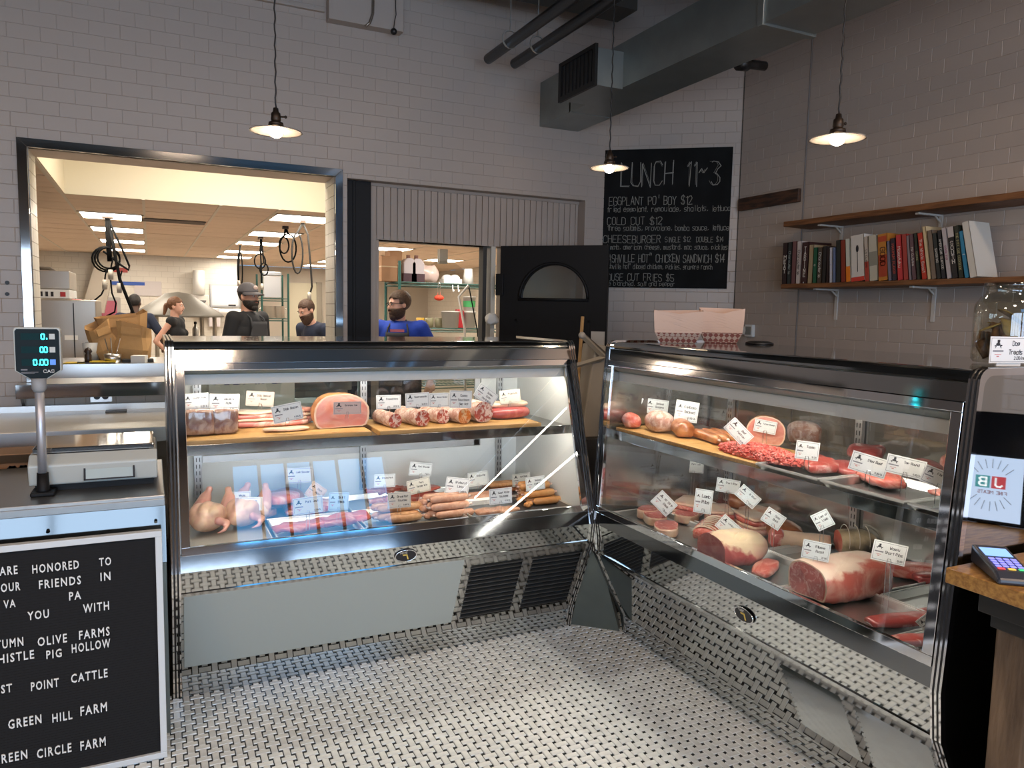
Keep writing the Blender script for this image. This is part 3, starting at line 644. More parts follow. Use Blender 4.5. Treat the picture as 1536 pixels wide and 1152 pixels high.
# ================================================================ MEAT
WHITEFAT = (.82, .66, .52)
M_BEEF = meatmat('beef_cut', (.46, .07, .055), (.76, .48, .40), 26, 1.2, (.52, .66))
M_BEEFD = meatmat('beef_dark', (.34, .055, .05), (.52, .20, .16), 14, .6, (.5, .75))
M_RIBEYE = meatmat('ribeye_marbled', (.46, .10, .08), (.70, .40, .34), 38, 1.6, (.50, .66))
M_ROAST = meatmat('roast_surface', (.60, .14, .10), (.82, .50, .38), 9, 1.0, (.45, .68), stretch=(.5, 1, 1))
M_FAT = meatmat('fat_cap', (.80, .60, .42), (.72, .34, .26), 9, 1.0, (.52, .72))
M_FATW = meatmat('fat_white', (.82, .62, .44), (.74, .40, .28), 7, .8, (.5, .75))
M_RED = meatmat('fresh_red', (.62, .12, .085), (.86, .48, .38), 16, 1.8, (.46, .66), stretch=(.35, 1, 1.4), bump=.5)
M_PINK = meatmat('pork_pink', (.62, .20, .16), (.80, .55, .46), 12, 1.0, (.45, .62))
M_HAM = meatmat('ham_cut', (.66, .24, .18), (.78, .46, .36), 8, 1.4, (.42, .66), stretch=(1, 1, 2))
M_RIND = mat('ham_rind', (.45, .20, .06), .5, col2=(.28, .09, .02), vscale=20, bump=.3, bscale=40)
M_SKIN = meatmat('chicken_skin', (.78, .48, .36), (.84, .62, .40), 22, .8, (.4, .65), rough=.35, bump=.35)
M_SKINP = meatmat('chicken_flesh', (.72, .36, .30), (.80, .52, .38), 10, .8, (.4, .65), rough=.3, bump=.1)
M_TAN = meatmat('sausage_tan', (.60, .30, .18), (.70, .42, .28), 40, .5, (.4, .6), bump=.3)
M_BROWN = meatmat('sausage_brown', (.50, .24, .09), (.66, .38, .18), 30, .5, (.4, .6), bump=.4)
M_ORANGE = meatmat('sausage_orange', (.62, .27, .07), (.70, .36, .13), 22, .5, (.4, .6), bump=.15)
M_SALAMI = meatmat('salami_casing', (.42, .22, .16), (.66, .52, .44), 35, .8, (.42, .58), rough=.6)
M_SALCUT = meatmat('salami_cut', (.45, .08, .05), (.80, .62, .52), 55, .8, (.48, .54), rough=.4, bump=.1)
M_SALCUTO = meatmat('salami_cut_orange', (.62, .18, .03), (.82, .55, .30), 55, .8, (.48, .56), rough=.4, bump=.1)
M_PATE = meatmat('pate', (.22, .09, .06), (.42, .28, .20), 26, 1.0, (.42, .6), rough=.55)
M_SMOKE = meatmat('smoked_brown', (.32, .10, .03), (.52, .24, .10), 10, 1.0, (.4, .6))
M_BONE = mat('bone', (.80, .70, .55), .5)
M_TWINE = mat('twine', (.80, .72, .60), .8)
M_DARKSPOT = mat('seasoned_fat', (.62, .48, .30), .5, col2=(.05, .04, .03), vscale=9, bump=.3, bscale=20)
PLAST = glassmat('plastic_wrap', (.93, .93, .93), .9, .12)
def fatblend(name, red, red2, fat, fat2, scale):
    m = meatmat(name, red, red2, scale, 1.2, (.45, .68)); nt = m.node_tree; n = nt.nodes; L = nt.links; b = n['Principled BSDF']
    old = b.inputs['Base Color'].links[0].from_socket
    at = n.new('ShaderNodeAttribute'); at.attribute_name = 'fat'
    tc = n.new('ShaderNodeTexCoord'); t = n.new('ShaderNodeTexNoise'); t.inputs['Scale'].default_value = 16; t.inputs['Detail'].default_value = 5; L.new(tc.outputs['Object'], t.inputs['Vector'])
    ad = n.new('ShaderNodeMath'); ad.inputs[1].default_value = -.5; L.new(t.outputs['Fac'], ad.inputs[0])
    mu = n.new('ShaderNodeMath'); mu.operation = 'MULTIPLY_ADD'; mu.inputs[1].default_value = 1.4; L.new(ad.outputs[0], mu.inputs[0]); L.new(at.outputs['Fac'], mu.inputs[2])
    rp = n.new('ShaderNodeValToRGB'); rp.color_ramp.elements[0].position = .38; rp.color_ramp.elements[1].position = .58; L.new(mu.outputs[0], rp.inputs[0])
    r2 = n.new('ShaderNodeValToRGB'); r2.color_ramp.elements[0].color = (*fat, 1); r2.color_ramp.elements[1].color = (*fat2, 1); r2.color_ramp.elements[0].position = .45; r2.color_ramp.elements[1].position = .68
    t4 = n.new('ShaderNodeTexNoise'); t4.inputs['Scale'].default_value = 9; L.new(tc.outputs['Object'], t4.inputs['Vector']); L.new(t4.outputs['Fac'], r2.inputs[0])
    mx = n.new('ShaderNodeMix'); mx.data_type = 'RGBA'; L.new(rp.outputs[0], mx.inputs[0]); L.new(old, mx.inputs['A']); L.new(r2.outputs[0], mx.inputs['B']); L.new(mx.outputs['Result'], b.inputs['Base Color'])
    return m
def body(name, L, w, h, mats, fn=None, e=2.4, amp=.006, fr=12., seed=0, nt=20, na=24, flat=.25, bend=0., cutA=False, cutB=False, parent=None, zbend=0., fat=None):
    """organic long body lying along local x, resting on z=0"""
    fn = fn or (lambda t: math.sqrt(max(0, 1-(2*t-1)**4)))
    vs = []; fs = []; mi = []
    S = Vector((seed*7.3, seed*3.1, seed*1.7))
    for i in range(nt+1):
        t = i/nt; s = max(.02, fn(t))
        for k in range(na):
            a = 2*pi*k/na; ca, sa = cos(a), sin(a)
            y = w/2*s*math.copysign(abs(ca)**(2/e), ca); z = h/2*s*math.copysign(abs(sa)**(2/e), sa)
            z = max(z, -h/2*s*(1-flat))
            p = Vector((L*(t-.5), y, z)); nn = noise.noise_vector(p*fr+S)*amp+noise.noise_vector(p*fr*3+S)*amp*.35
            p += nn; p.y += bend*((2*t-1)**2-.33); p.z += zbend*sin(pi*t)
            vs.append(p)
        if i:
            for k in range(na): fs.append(((i-1)*na+k, (i-1)*na+(k+1) % na, i*na+(k+1) % na, i*na+k)); mi.append(0)
    fatv = None
    if fat:
        fd = Vector(fat[:3]).normalized(); fatv = []
        for i in range(nt+1):
            c0 = sum((vs[i*na+k] for k in range(na)), Vector())/na
            for k in range(na):
                d = (vs[i*na+k]-c0); d = Vector((d.x, d.y/w, d.z/h)); d = d.normalized() if d.length > 1e-6 else fd
                fatv.append(max(0., min(1., .5+(d.dot(fd)-fat[3])*1.2+(fat[4] if len(fat) > 4 else 0)*(i/nt-.5))))
    zmin = min(p.z for p in vs)
    vs = [Vector((p.x, p.y, p.z-zmin)) for p in vs]
    for i, fl, ct in ((0, 1, cutA), (nt, 0, cutB)):
        c = sum((vs[i*na+k] for k in range(na)), Vector())/na; base = i*na
        if ct:   # concentric rings so the cut face keeps detail
            prev = [base+k for k in range(na)]
            for s_ in (.93, .5):
                o = len(vs); vs += [c+(vs[base+k]-c)*s_ for k in range(na)]
                for k in range(na):
                    q = (prev[k], prev[(k+1) % na], o+(k+1) % na, o+k); fs.append(q[::-1] if fl == 0 else q[::-1] if False else q); mi.append(2 if (s_ == .93 and len(mats) > 2) else 1)
                prev = [o+k for k in range(na)]
            ci = len(vs); vs.append(c)
            for k in range(na): fs.append((prev[k], prev[(k+1) % na], ci)); mi.append(1)
        else:
            ci = len(vs); vs.append(c)
            for k in range(na): fs.append((base+k, base+(k+1) % na, ci)); mi.append(0)
    me = bpy.data.meshes.new(name); me.from_pydata([tuple(v) for v in vs], [], fs)
    for m_ in mats: me.materials.append(m_)
    me.polygons.foreach_set('material_index', mi); me.polygons.foreach_set('use_smooth', [True]*len(fs)); me.update()
    if fatv is not None:
        at_ = me.attributes.new('fat', 'FLOAT', 'POINT'); at_.data.foreach_set('value', fatv+[0.]*(len(vs)-len(fatv)))
    import bmesh
    bm = bmesh.new(); bm.from_mesh(me); bmesh.ops.recalc_face_normals(bm, faces=bm.faces[:])
    bm.to_mesh(me); bm.free()
    if cutA or cutB:
        try: me.set_sharp_from_angle(angle=radians(50))
        except Exception: pass
    o = bpy.data.objects.new(name, me); COL.objects.link(o)
    if parent: o.parent = parent
    return o
def setp(o, p, rz=0, rx=0, ry=0): o.location = p; o.rotation_euler = (rx, ry, rz); return o
DZk, SZ1, SZ2 = .590, .976, .976   # tray floor, shelf top
caps = lambda t: math.sqrt(max(0, 1-(2*t-1)**8))
# ---- trays
def tray(label, group, corners, z, parent=None, mt=TRAYM, h=.022):
    """corners: 4 world xy points ccw; sheet pan with rolled rim"""
    c = sum((Vector(p) for p in corners), Vector((0, 0)))/4; n = 4
    P = [Vector((p[0], p[1]))-c for p in corners]
    ins = lambda d: [p-p.normalized()*d*1.4 for p in P]
    m = MB(); o0, o1, o2 = P, ins(.004), ins(.016)
    V = [(p.x, p.y, h) for p in o0]+[(p.x, p.y, h) for p in o1]+[(p.x, p.y, .003) for p in o2]+[(p.x, p.y, 0) for p in o2]+[(p.x, p.y, h-.004) for p in o0]
    F = [(8, 9, 10, 11), (15, 14, 13, 12)]
    for i in range(4):
        j = (i+1) % 4; F += [(i, j, 4+j, 4+i), (4+i, 4+j, 8+j, 8+i), (12+i, 12+j, 16+j, 16+i), (16+i, 16+j, j, i)]
    m.add(V, F); m.T = None
    m.tube([(p.x, p.y, h) for p in o0], .0048, 6, mi=1, closed=True)
    o = m.build('meat_tray', [mt, mat('tray_rim', (.80, .82, .80), .28, .6)], smooth=False, loc=(c.x, c.y, z)); tag(o, label, 'tray', group); return o
TG = 'steel trays in the display cases'
def rectw(x0, x1, y0, y1): return [(x0, y0), (x1, y0), (x1, y1), (x0, y1)]
ze = .5835
yf = 2.868
tray('steel tray holding the whole chickens', TG, rectw(.10, .405, yf, 3.50), ze, mt=mat('white_tray', (.66, .66, .62), .3, .3))
tray('steel tray holding the long red skirt steaks', TG, rectw(.425, .765, yf, 3.22), ze)
tray('steel tray with the brown sausages at its front', TG, rectw(.785, 1.225, yf, 3.22), ze)
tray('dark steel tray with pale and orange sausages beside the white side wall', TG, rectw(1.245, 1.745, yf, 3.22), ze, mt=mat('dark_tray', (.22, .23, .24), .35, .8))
tray('steel tray at the back with the pork belly', TG, rectw(.425, .765, 3.24, 3.52), ze)
tray('steel tray at the back with thin sliced pink steaks', TG, rectw(.785, 1.225, 3.24, 3.52), ze)
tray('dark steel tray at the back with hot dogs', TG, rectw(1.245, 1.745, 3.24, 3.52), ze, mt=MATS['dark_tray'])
xf = 1.815
def tray2(label, y0, y1, x0, x1, z=ze, mt=TRAYM): return tray(label, TG, [(x0, y0), (x1, y0), (x1, y1), (x0, y1)], z, mt=mt)
tray2('long steel tray under the strip steaks and rib slab', 2.20, 2.80, xf, 2.10)
tray2('steel tray under the dark round of beef', 1.795, 2.185, xf, 2.11)
tray2('steel tray under the big marbled rib roast', 1.375, 1.78, xf, 2.11)
tray2('steel tray with two dark flank steaks in the front corner', 1.205, 1.36, xf, 2.11) if False else None
tray2('steel tray with dark flank steaks next to the end panel', 1.20, 1.36, xf, 2.11)
tray2('steel tray behind, under the fatty short ribs', 2.12, 2.80, 2.125, 2.42)
tray2('steel tray behind, under the bone shank and tied roast', 1.63, 2.105, 2.125, 2.42)
tray2('steel tray behind, under the red short rib strips', 1.20, 1.61, 2.125, 2.42)
# ---- case 1 top shelf
def board(name, x0, x1, y0, y1, z, label):
    return tag(MB().box((x0, y0, z), (x1, y1, z+.022)).build(name, WOODB, bevel=.003), label, 'cutting board', 'wooden boards on the display shelves')
board('wooden_board', .095, .812, 3.005, 3.34, SZ1+.0005, 'pale wooden board under the ham, bacon and pate')
board('wooden_board', .845, 1.60, 3.005, 3.34, SZ1+.0005, 'pale wooden board under the cut salamis and cured ham')
BZ = SZ1+.0235
def wx(px, py, z): return at_z(px, py, z)
# pate blocks in plastic
for i, (px, label) in enumerate(((299, 'dark coarse pate block in plastic wrap next to the glass frame'), (338, 'greyish pate block in shiny crumpled plastic wrap'))):
    R = empty('pate_block', at_z(px, 655-3*i, BZ)+Vector((0, .05, 0)))
    setp(body('pate', .105 if i == 0 else .095, .09, .098, [M_PATE], lambda t: 1-.10*abs(2*t-1)**6, e=7, amp=.003, fr=20, seed=i, parent=R, flat=.0), (0, 0, 0))
    w = body('plastic_wrap', .112 if i == 0 else .104, .098, .106, [PLAST], lambda t: 1-.08*abs(2*t-1)**6, e=6, amp=.006 if i else .004, fr=30, seed=i+5, parent=R, flat=0)
    tag(R, label, 'pate', 'pate blocks')
# bacon slab, chunk, thin piece
def slab(name, layers, L, w, label, p, rz, cat='bacon', hh=.018, seed=1, group=None):
    R = empty(name, p, rz); z = 0
    for i, (mt, h) in enumerate(layers):
        o = body(['bacon_layer', 'fat_layer'][i % 2], L*(1-.03*i), w*(1-.04*i), h*1.25, [mt], lambda t: 1-.15*abs(2*t-1)**4, e=5, amp=.004, fr=14, seed=seed+i, parent=R, nt=14, na=16); o.location = (0, 0, z); z += h
    return tag(R, label, cat, group)
slab('bacon_slab', [(M_PINK, .022), (M_FAT, .012), (M_PINK, .018), (M_FAT, .01)], .30, .14, 'long layered bacon slab lying beside the wrapped pate', at_z(408, 641, BZ)+Vector((0, .08, 0)), .05)
slab('bacon_slab', [(M_PINK, .03), (M_FAT, .014), (M_HAM, .02)], .13, .12, 'thick bacon end piece beside the big ham', at_z(446, 637, BZ)+Vector((0, .08, 0)), .3, seed=8)
tag(setp(body('bacon_piece', .19, .06, .016, [M_FAT], amp=.004, seed=12, e=3), at_z(432, 648, BZ)+Vector((0, .03, 0)), .05), 'flat orange bacon trimming at the front edge of the board', 'bacon')
# ham
hp = at_z(515, 643, BZ)+Vector((0, .12, 0))
ham = body('whole_ham', .20, .235, .175, [M_RIND, M_HAM, M_FAT], lambda t: 1-.35*(t)**3, e=2.3, amp=.005, fr=10, seed=3, cutA=True, flat=.35)
tag(setp(ham, hp, radians(90)), 'large pink boneless ham with brown rind, cut face to the glass', 'ham')
# salamis
for i, (px, py, d, Ls, mt, ang_, lab) in enumerate(((588, 642, .062, .20, M_SALCUT, 98, 'small salami with pale casing, first in the row'), (626, 640, .073, .20, M_SALCUT, 104, 'thick coarse red salami, second in the row'),
    (658, 636, .066, .18, M_SALCUT, 104, 'mottled salami, middle of the row'), (690, 636, .070, .19, M_SALCUTO, 104, 'orange spicy salami log with cut end'), (722, 634, .098, .16, M_SALCUT, 98, 'largest pale speckled salami beside the cured ham'))):
    s = body('salami', Ls, d, d, [M_SALAMI, mt], lambda t: 1-.9*max(0, t-.85)*3, e=2, amp=.002, fr=20, seed=20+i, cutA=True, flat=.08)
    tag(setp(s, at_z(px, py, BZ)+Vector((0, Ls/2, 0)), radians(ang_)), lab, 'salami', 'salamis on the wooden board')
R = empty('cured_ham', at_z(773, 630, BZ)+Vector((.0, .08, 0)), .1)
body('muscle', .22, .12, .06, [M_BEEFD], e=2.2, amp=.006, seed=31, parent=R)
o = body('fat_rim', .23, .10, .035, [M_FAT], e=2.2, amp=.006, seed=32, parent=R); o.location = (0, .02, .045)
tag(R, 'cured ham end, dark red inside with orange fat, beside the salamis', 'cured ham')
# ---- case 1 deck
def capsule_mb(m, a, b, ra, rb, n=10, k=4):
    a, b = Vector(a), Vector(b); d = (b-a); l = d.length or 1e-6; d /= l
    pts = []; rr = []
    for i in range(k): t = pi/2*(1-i/k); pts.append(a-d*ra*sin(t)); rr.append(max(ra*cos(t), 1e-4))
    pts.append(a); rr.append(ra); pts.append(b); rr.append(rb)
    for i in range(1, k+1): t = pi/2*i/k; pts.append(b+d*rb*sin(t)); rr.append(max(rb*cos(t), 1e-4))
    m.tube(pts, rr, n)
def remesh(m, name, mt, voxel, parent=None, smooth=4, sub=False):
    o = m.build(name, mt, None)
    r = o.modifiers.new('r', 'REMESH'); r.mode = 'VOXEL'; r.voxel_size = voxel
    s = o.modifiers.new('s', 'SMOOTH'); s.iterations = smooth; s.factor = .6
    dg = bpy.context.evaluated_depsgraph_get(); dg.update()
    me = bpy.data.meshes.new_from_object(o.evaluated_get(dg)); me.name = name
    old = o.data; o.modifiers.clear(); o.data = me; bpy.data.meshes.remove(old)
    me.materials.clear()
    for q in (mt if isinstance(mt, (list, tuple)) else [mt]): me.materials.append(q)
    me.polygons.foreach_set('use_smooth', [True]*len(me.polygons))
    if parent: o.parent = parent
    return o
def chicken(label, p, rz, s=1.):
    R = empty('whole_chicken', p, rz); R.scale = (s, s, s)
    m = MB(); m.ball((-.02, 0, .062), (.095, .068, .058), 22, 14); m.ball((-.035, 0, .090), (.070, .030, .040), 16, 10); m.ball((.055, 0, .05), (.05, .05, .045), 14, 10)
    m.ball((-.10, 0, .055), (.028, .032, .030), 12, 8)
    for s_ in (-1, 1): m.ball((-.03, s_*.032, .085), (.062, .036, .036), 14, 10); m.ball((.045, s_*.052, .060), (.052, .034, .042), 14, 10)
    m.v = [(v[0], v[1], max(.004, v[2])) for v in m.v]
    remesh(m, 'carcass', M_SKIN, .005, R, 2)
    for s_ in (-1, 1):
        m = MB(); capsule_mb(m, (.045, s_*.056, .075), (.088, s_*.050, .115), .036, .026); capsule_mb(m, (.088, s_*.050, .115), (.105, s_*.042, .140), .026, .013); m.ball((.108, s_*.040, .147), .015)
        remesh(m, 'drumstick', M_SKINP, .0045, R)
        m = MB(); capsule_mb(m, (-.07, s_*.058, .060), (-.03, s_*.084, .040), .018, .014); capsule_mb(m, (-.03, s_*.084, .040), (-.085, s_*.088, .026), .013, .008); capsule_mb(m, (-.085, s_*.088, .026), (-.10, s_*.07, .02), .008, .005)
        remesh(m, 'wing', M_SKINP, .0045, R)
    return tag(R, label, 'chicken', 'whole chickens on the tray')
chicken('plump raw whole chicken at the front of the tray, next to the glass frame', at_z(313, 806, DZk)+Vector((0.012, .10, 0)), radians(66), .98)
chicken('yellowish raw whole chicken with its leg pointing up, beside the skirt steaks', at_z(374, 797, DZk)+Vector((.0, .10, 0)), radians(60), .98)
chicken('raw whole chicken at the back of the tray', at_z(318, 762, DZk)+Vector((.02, .12, 0)), radians(50), .88)
def steak(name, L, w, h, mt, p, rz, label, cat='steak', seed=0, amp=.006, e=3.2, bend=0, group=None, fr=12, zb=0, ry=0, fn=None):
    o = body(name, L, w, h, mt if isinstance(mt, list) else [mt], fn or (lambda t: (1-.35*abs(2*t-1)**3)), e=e, amp=amp, fr=fr, seed=seed, bend=bend, nt=22, na=20, zbend=zb)
    return tag(setp(o, p, rz, 0, ry), label, cat, group)
steak('skirt_steak', .28, .085, .036, M_RED, at_z(462, 797, DZk)+Vector((0, .02, .001)), .16, 'long folded red skirt steak at the front of its tray', seed=41, bend=.012, amp=.011, fr=22)
steak('skirt_steak', .22, .085, .045, M_RED, at_z(520, 790, DZk)+Vector((0, .03, .001)), .22, 'red skirt steak with ragged edge beside the brown sausages', seed=42, amp=.011, fr=22)
steak('skirt_steak', .20, .05, .03, M_BEEF, at_z(470, 780, DZk)+Vector((.0, .1, .001)), .1, 'darker skirt steak lying behind the long folded one', seed=43, amp=.009, fr=22)
steak('pork_shank', .20, .12, .09, [M_SMOKE], at_z(425, 765, DZk)+Vector((0, .06, .001)), .3, 'brown ended pork shank behind the skirt steaks', 'pork', seed=44, e=2.2)
steak('pork_belly', .26, .14, .06, M_PINK, at_z(450, 750, DZk)+Vector((0, .07, .001)), .0, 'striped raw pork belly slab at the back', 'pork', seed=45)
steak('pork_belly', .20, .12, .06, M_PINK, Vector((.62, 3.36, DZk+.001)), .2, 'second raw pork belly piece with a pink top at the back', 'pork', seed=46)
steak('pork_chop', .13, .10, .05, M_PINK, Vector((.50, 3.33, DZk+.06)), .5, 'ribbed pork chop on top of the shank', 'pork', seed=47)
steak('duck_breast', .14, .09, .05, M_SMOKE, Vector((.40, 3.33, DZk+.001)), .2, 'brown duck breast at the back between chickens and pork', 'duck', seed=48)
steak('sliced_pork', .20, .11, .03, M_RED, at_z(580, 742, DZk)+Vector((0, .03, .001)), 0, 'small pile of diced red pork at the back', 'pork', seed=49, amp=.012, fr=40)
steak('thin_steak', .20, .14, .022, M_RED, at_z(632, 748, DZk)+Vector((0, .0, .001)), .1, 'bottom thin red steak of the pile at the back', seed=50, group='thin steaks')
steak('thin_steak', .18, .13, .022, M_RED, at_z(630, 744, DZk)+Vector((.01, .02, .024)), .15, 'top thin red steak of the pile at the back', seed=51, group='thin steaks')
steak('steak_round', .10, .07, .07, M_RED, at_z(640, 738, DZk)+Vector((.03, .14, .03)), .1, 'bright round steak standing behind the thin steaks', seed=52)
steak('pork_strip', .16, .04, .03, M_PINK, at_z(580, 756, DZk)+Vector((0, .03, .001)), .1, 'pale pork strip behind the brown sausages', 'pork', seed=53)
def sausage(L, r, mt, p, rz, label, group, bend=.01, seed=0, ends=None):
    R = body('sausage', L, 2*r, 2*r, [mt], lambda t: math.sqrt(max(0.01, 1-(2*t-1)**10)), e=2, amp=.0012, fr=30, seed=seed, bend=bend, nt=16, na=14, flat=.05)
    m = MB()
    for s_ in (-1, 1): m.ball((s_*(L/2+.004), bend*.66, r), (.009, .006, .006), 8, 6)
    m.build('casing_end', M_SALAMI, R, smooth=True)
    return tag(setp(R, p, rz), label, 'sausage', group)
# brown patties/sausages
q = at_z(605, 784, DZk)
for i, (dx, dy, dz, L_, nm) in enumerate(((.01, .005, 0, .16, 'front bottom'), (-.005, .045, 0, .2, 'second'), (-.02, .085, 0, .2, 'third'), (.01, .06, .034, .22, 'top front'), (-.02, .10, .034, .2, 'top back'))):
    sausage(L_, .018, M_BROWN, q+Vector((dx, dy, dz+.001)), .06, 'brown herbed breakfast sausage, %s of the pile beside the skirt steaks' % nm, 'brown sausages', .006, 60+i)
# tan links stack
q = at_z(678, 777, DZk)
for i, (dx, dy, dz, nm) in enumerate(((.015, 0, 0, 'bottom front'), (-.01, .037, 0, 'bottom second'), (-.01, .075, 0, 'bottom third'), (0, .018, .032, 'middle front'), (-.005, .056, .032, 'middle back'), (0, .035, .064, 'top front'), (-.02, .075, .064, 'top back'))):
    sausage(.19, .0175, M_TAN, q+Vector((dx, dy, dz+.001)), .04, 'tan pork sausage link, %s of the stacked pile' % nm, 'tan sausage links', .004, 70+i)
for i, (dx, dz) in enumerate(((-.105, .0), (-.12, .03), (-.11, .055))):
    tag(setp(body('sausage_knot', .045, .03, .028, [M_TAN], e=2, amp=.002, seed=80+i, nt=10, na=10), q+Vector((dx, .03+.02*i, dz+.001)), 1.2+i*.4), 'short tan sausage link end, %s one beside the stacked pile' % ['bottom', 'middle', 'top'][i], 'sausage', 'tan link ends')
steak('pale_sausage', .21, .07, .025, M_TAN, at_z(748, 772, DZk)+Vector((0, .02, .001)), .05, 'flat pale pink sausage coil at the front of the dark tray', 'sausage', seed=84, amp=.006, fr=30)
q = at_z(812, 757, DZk)
for i, (dx, dy, dz, nm) in enumerate(((.04, .0, 0, 'front bottom'), (.02, .04, 0, 'second'), (.0, .08, 0, 'third'), (.02, .12, 0, 'back bottom'), (-.0, .02, .033, 'middle front'), (.0, .06, .033, 'middle'), (.01, .10, .033, 'middle back'), (-.01, .05, .064, 'top front'), (0, .09, .064, 'top back'))):
    sausage(.17, .0175, M_ORANGE, q+Vector((dx, dy, dz+.001)), .02, 'orange smoked sausage, %s of the pile by the white side wall' % nm, 'orange smoked sausages', .006, 90+i)
for i in range(4):
    tag(setp(body('sausage_knot', .04, .026, .026, [M_ORANGE], e=2, amp=.002, seed=110+i, nt=8, na=10), q+Vector((-.085+.03*(i % 2)-.01*i, -.02+.02*i, .001+.018*(i//2))), 2+i), 'short orange sausage end, %s beside the orange pile' % ['lowest', 'lower', 'upper', 'highest'][i], 'sausage', 'orange link ends')
for i in range(6):
    sausage(.17, .013, M_BROWN if i > 3 else M_SMOKE, at_z(758, 738, DZk)+Vector((0 if i < 4 else -.02, .0+.028*(i % 4), .001+.027*(i//4))), .0, 'thin brown hot dog, %s at the back of the dark tray' % ['front bottom', 'second', 'third', 'rear bottom', 'top front', 'top rear'][i], 'hot dogs', .002, 120+i)
for i in range(3):
    sausage(.20, .015, M_TAN, at_z(712, 752, DZk)+Vector((.02, .03*i, .001)), .0, 'pale bratwurst lying behind the tan pile, %s one' % ['front', 'middle', 'back'][i], 'pale bratwursts', .002, 130+i)
# ---- case 2 shelf
b2 = tag(MB().box((1.868, 1.93, SZ2+.0005), (2.20, 2.80, SZ2+.02)).build('wooden_board', WOODB, bevel=.003), 'long wooden board under the smoked meats in the beef case', 'cutting board', 'wooden boards on the display shelves')
B2 = SZ2+.0215
def p2(px, py, z, dx=0, dy=0): return at_z(px, py, z)+Vector((dx, dy, .001))
steak('salami_red', .10, .08, .07, M_RED, p2(930, 642, B2, .06), 1.2, 'red cured sausage end in the far corner of the shelf', 'salami', seed=140, e=2)
s = body('bologna', .16, .105, .10, [M_SALAMI], e=2.1, amp=.003, seed=141); tag(setp(s, p2(966, 648, B2, .08), 1.35), 'thick mottled sausage on the wooden board near the corner', 'sausage')
s = body('smoked_roll', .15, .08, .075, [M_SMOKE, M_PINK], caps, e=2, amp=.003, seed=142, cutA=True); tag(setp(s, p2(1003, 655, B2, .07), 1.1), 'smoked roll with a pale round cut end', 'sausage')
for i in range(3):
    sausage(.20, .02, M_SMOKE, p2(1045, 663, B2, .05+.045*i, .0), radians(80), 'dark smoked sausage beside the small ham, %s one' % ['front', 'middle', 'back'][i], 'smoked sausages', .01, 143+i)
R = empty('boneless_ham', p2(1105, 665, B2, .13, -.02), radians(45))
s = body('ham_body', .15, .15, .13, [M_RIND, M_HAM, M_FAT], lambda t: 1-.2*t**2, e=2.3, amp=.004, seed=147, cutA=True, parent=R, flat=.3); tag(R, 'small ham with a pink cut face on the shelf of the beef case', 'ham')
tray2('pale tray under the ground beef', 1.80, 2.12, 1.86, 2.05, z=SZ2+.001) if False else None
gt = tray('pale tray under the ground beef on the shelf', TG, [(1.86, 1.66), (2.13, 1.66), (2.13, 1.92), (1.86, 1.92)], SZ2+.001)
g0 = Vector((1.955, 1.80, SZ2+.006))
def mince(c, lx, ly, h, n, name, label, seed):
    rnd = random.Random(seed); m = MB(); m.ball((0, 0, 0), (lx*.97, ly*.97, h*.93), 20, 12)
    for i in range(n):
        a = rnd.uniform(0, 2*pi); r = math.sqrt(rnd.random()); x, y = lx*r*cos(a), ly*r*sin(a); z = h*math.sqrt(max(0, 1-r*r))*(1+.12*noise.noise(Vector((x*30, y*30, 0))))
        q = Vector((x, y, z)); d = Vector((rnd.uniform(-1, 1), rnd.uniform(-1, 1), rnd.uniform(-.3, .3))).normalized()*rnd.uniform(.004, .010)
        w = Vector((rnd.uniform(-1, 1), rnd.uniform(-1, 1), 0))*.003
        m.tube([q-d, q+w, q+d], [.0026, .0036, .0026], 5)
    m.v = [(v[0], v[1], max(0, v[2])) for v in m.v]
    o = m.build(name, meatmat('mince', (.66, .10, .075), (.85, .42, .34), 60, .5, (.5, .7)), smooth=True, loc=c, kind='stuff'); return tag(o, label, 'ground beef')
mince(Vector((1.968, 2.02, B2-.0)), .075, .20, .042, 1100, 'ground_beef', 'long mound of bright red ground beef on the shelf', 3)
gt2 = tray('pale enamel tray with sliced dark red beef on the shelf', TG, [(1.86, 1.36), (2.13, 1.36), (2.13, 1.645), (1.86, 1.645)], SZ2+.001)
tray('shiny tray with one pale piece, at the end of the shelf', TG, [(1.86, 1.21), (2.13, 1.21), (2.13, 1.345), (1.86, 1.345)], SZ2+.001)
def shelfmeat(px, py, L, w, h, rz, mt, label, seed, dx=.03):
    return steak('stew_steak', L*1.35, w*1.2, h*1.2, mt, p2(px, py, SZ2+.006, dx), rz, label, seed=seed, amp=.008, fr=18)
shelfmeat(1218, 706, .14, .10, .035, .9, M_BEEF, 'red sliced beef under the Tasso card', 150)
shelfmeat(1255, 712, .13, .09, .03, 1.3, M_BEEFD, 'dark red beef slice lying in the middle of the enamel tray', 151, .05)
shelfmeat(1265, 690, .14, .10, .04, .6, M_BEEFD, 'dark beef slice at the back of the enamel tray', 152, .12)
shelfmeat(1310, 728, .14, .09, .03, 1.1, M_RED, 'bright red beef strips at the corner of the enamel tray', 153, .03)
shelfmeat(1350, 715, .12, .09, .035, .8, M_BEEFD, 'dark beef piece behind the two tilted cards', 154, .12)
shelfmeat(1415, 750, .10, .06, .014, 1.2, M_PINK, 'thin pale pink slice in the shiny end tray', 155, .03)
steak('pork_loin', .16, .11, .06, M_PINK, p2(1400, 712, SZ2+.001, .14, 0), .9, 'pale pork loin at the back of the shelf end', 'pork', seed=156)
steak('smoked_turkey', .15, .13, .10, M_SALAMI, p2(1160, 668, SZ2+.001, .17, 0), .9, 'grey brown smoked turkey breast at the back of the shelf', 'turkey', seed=157)
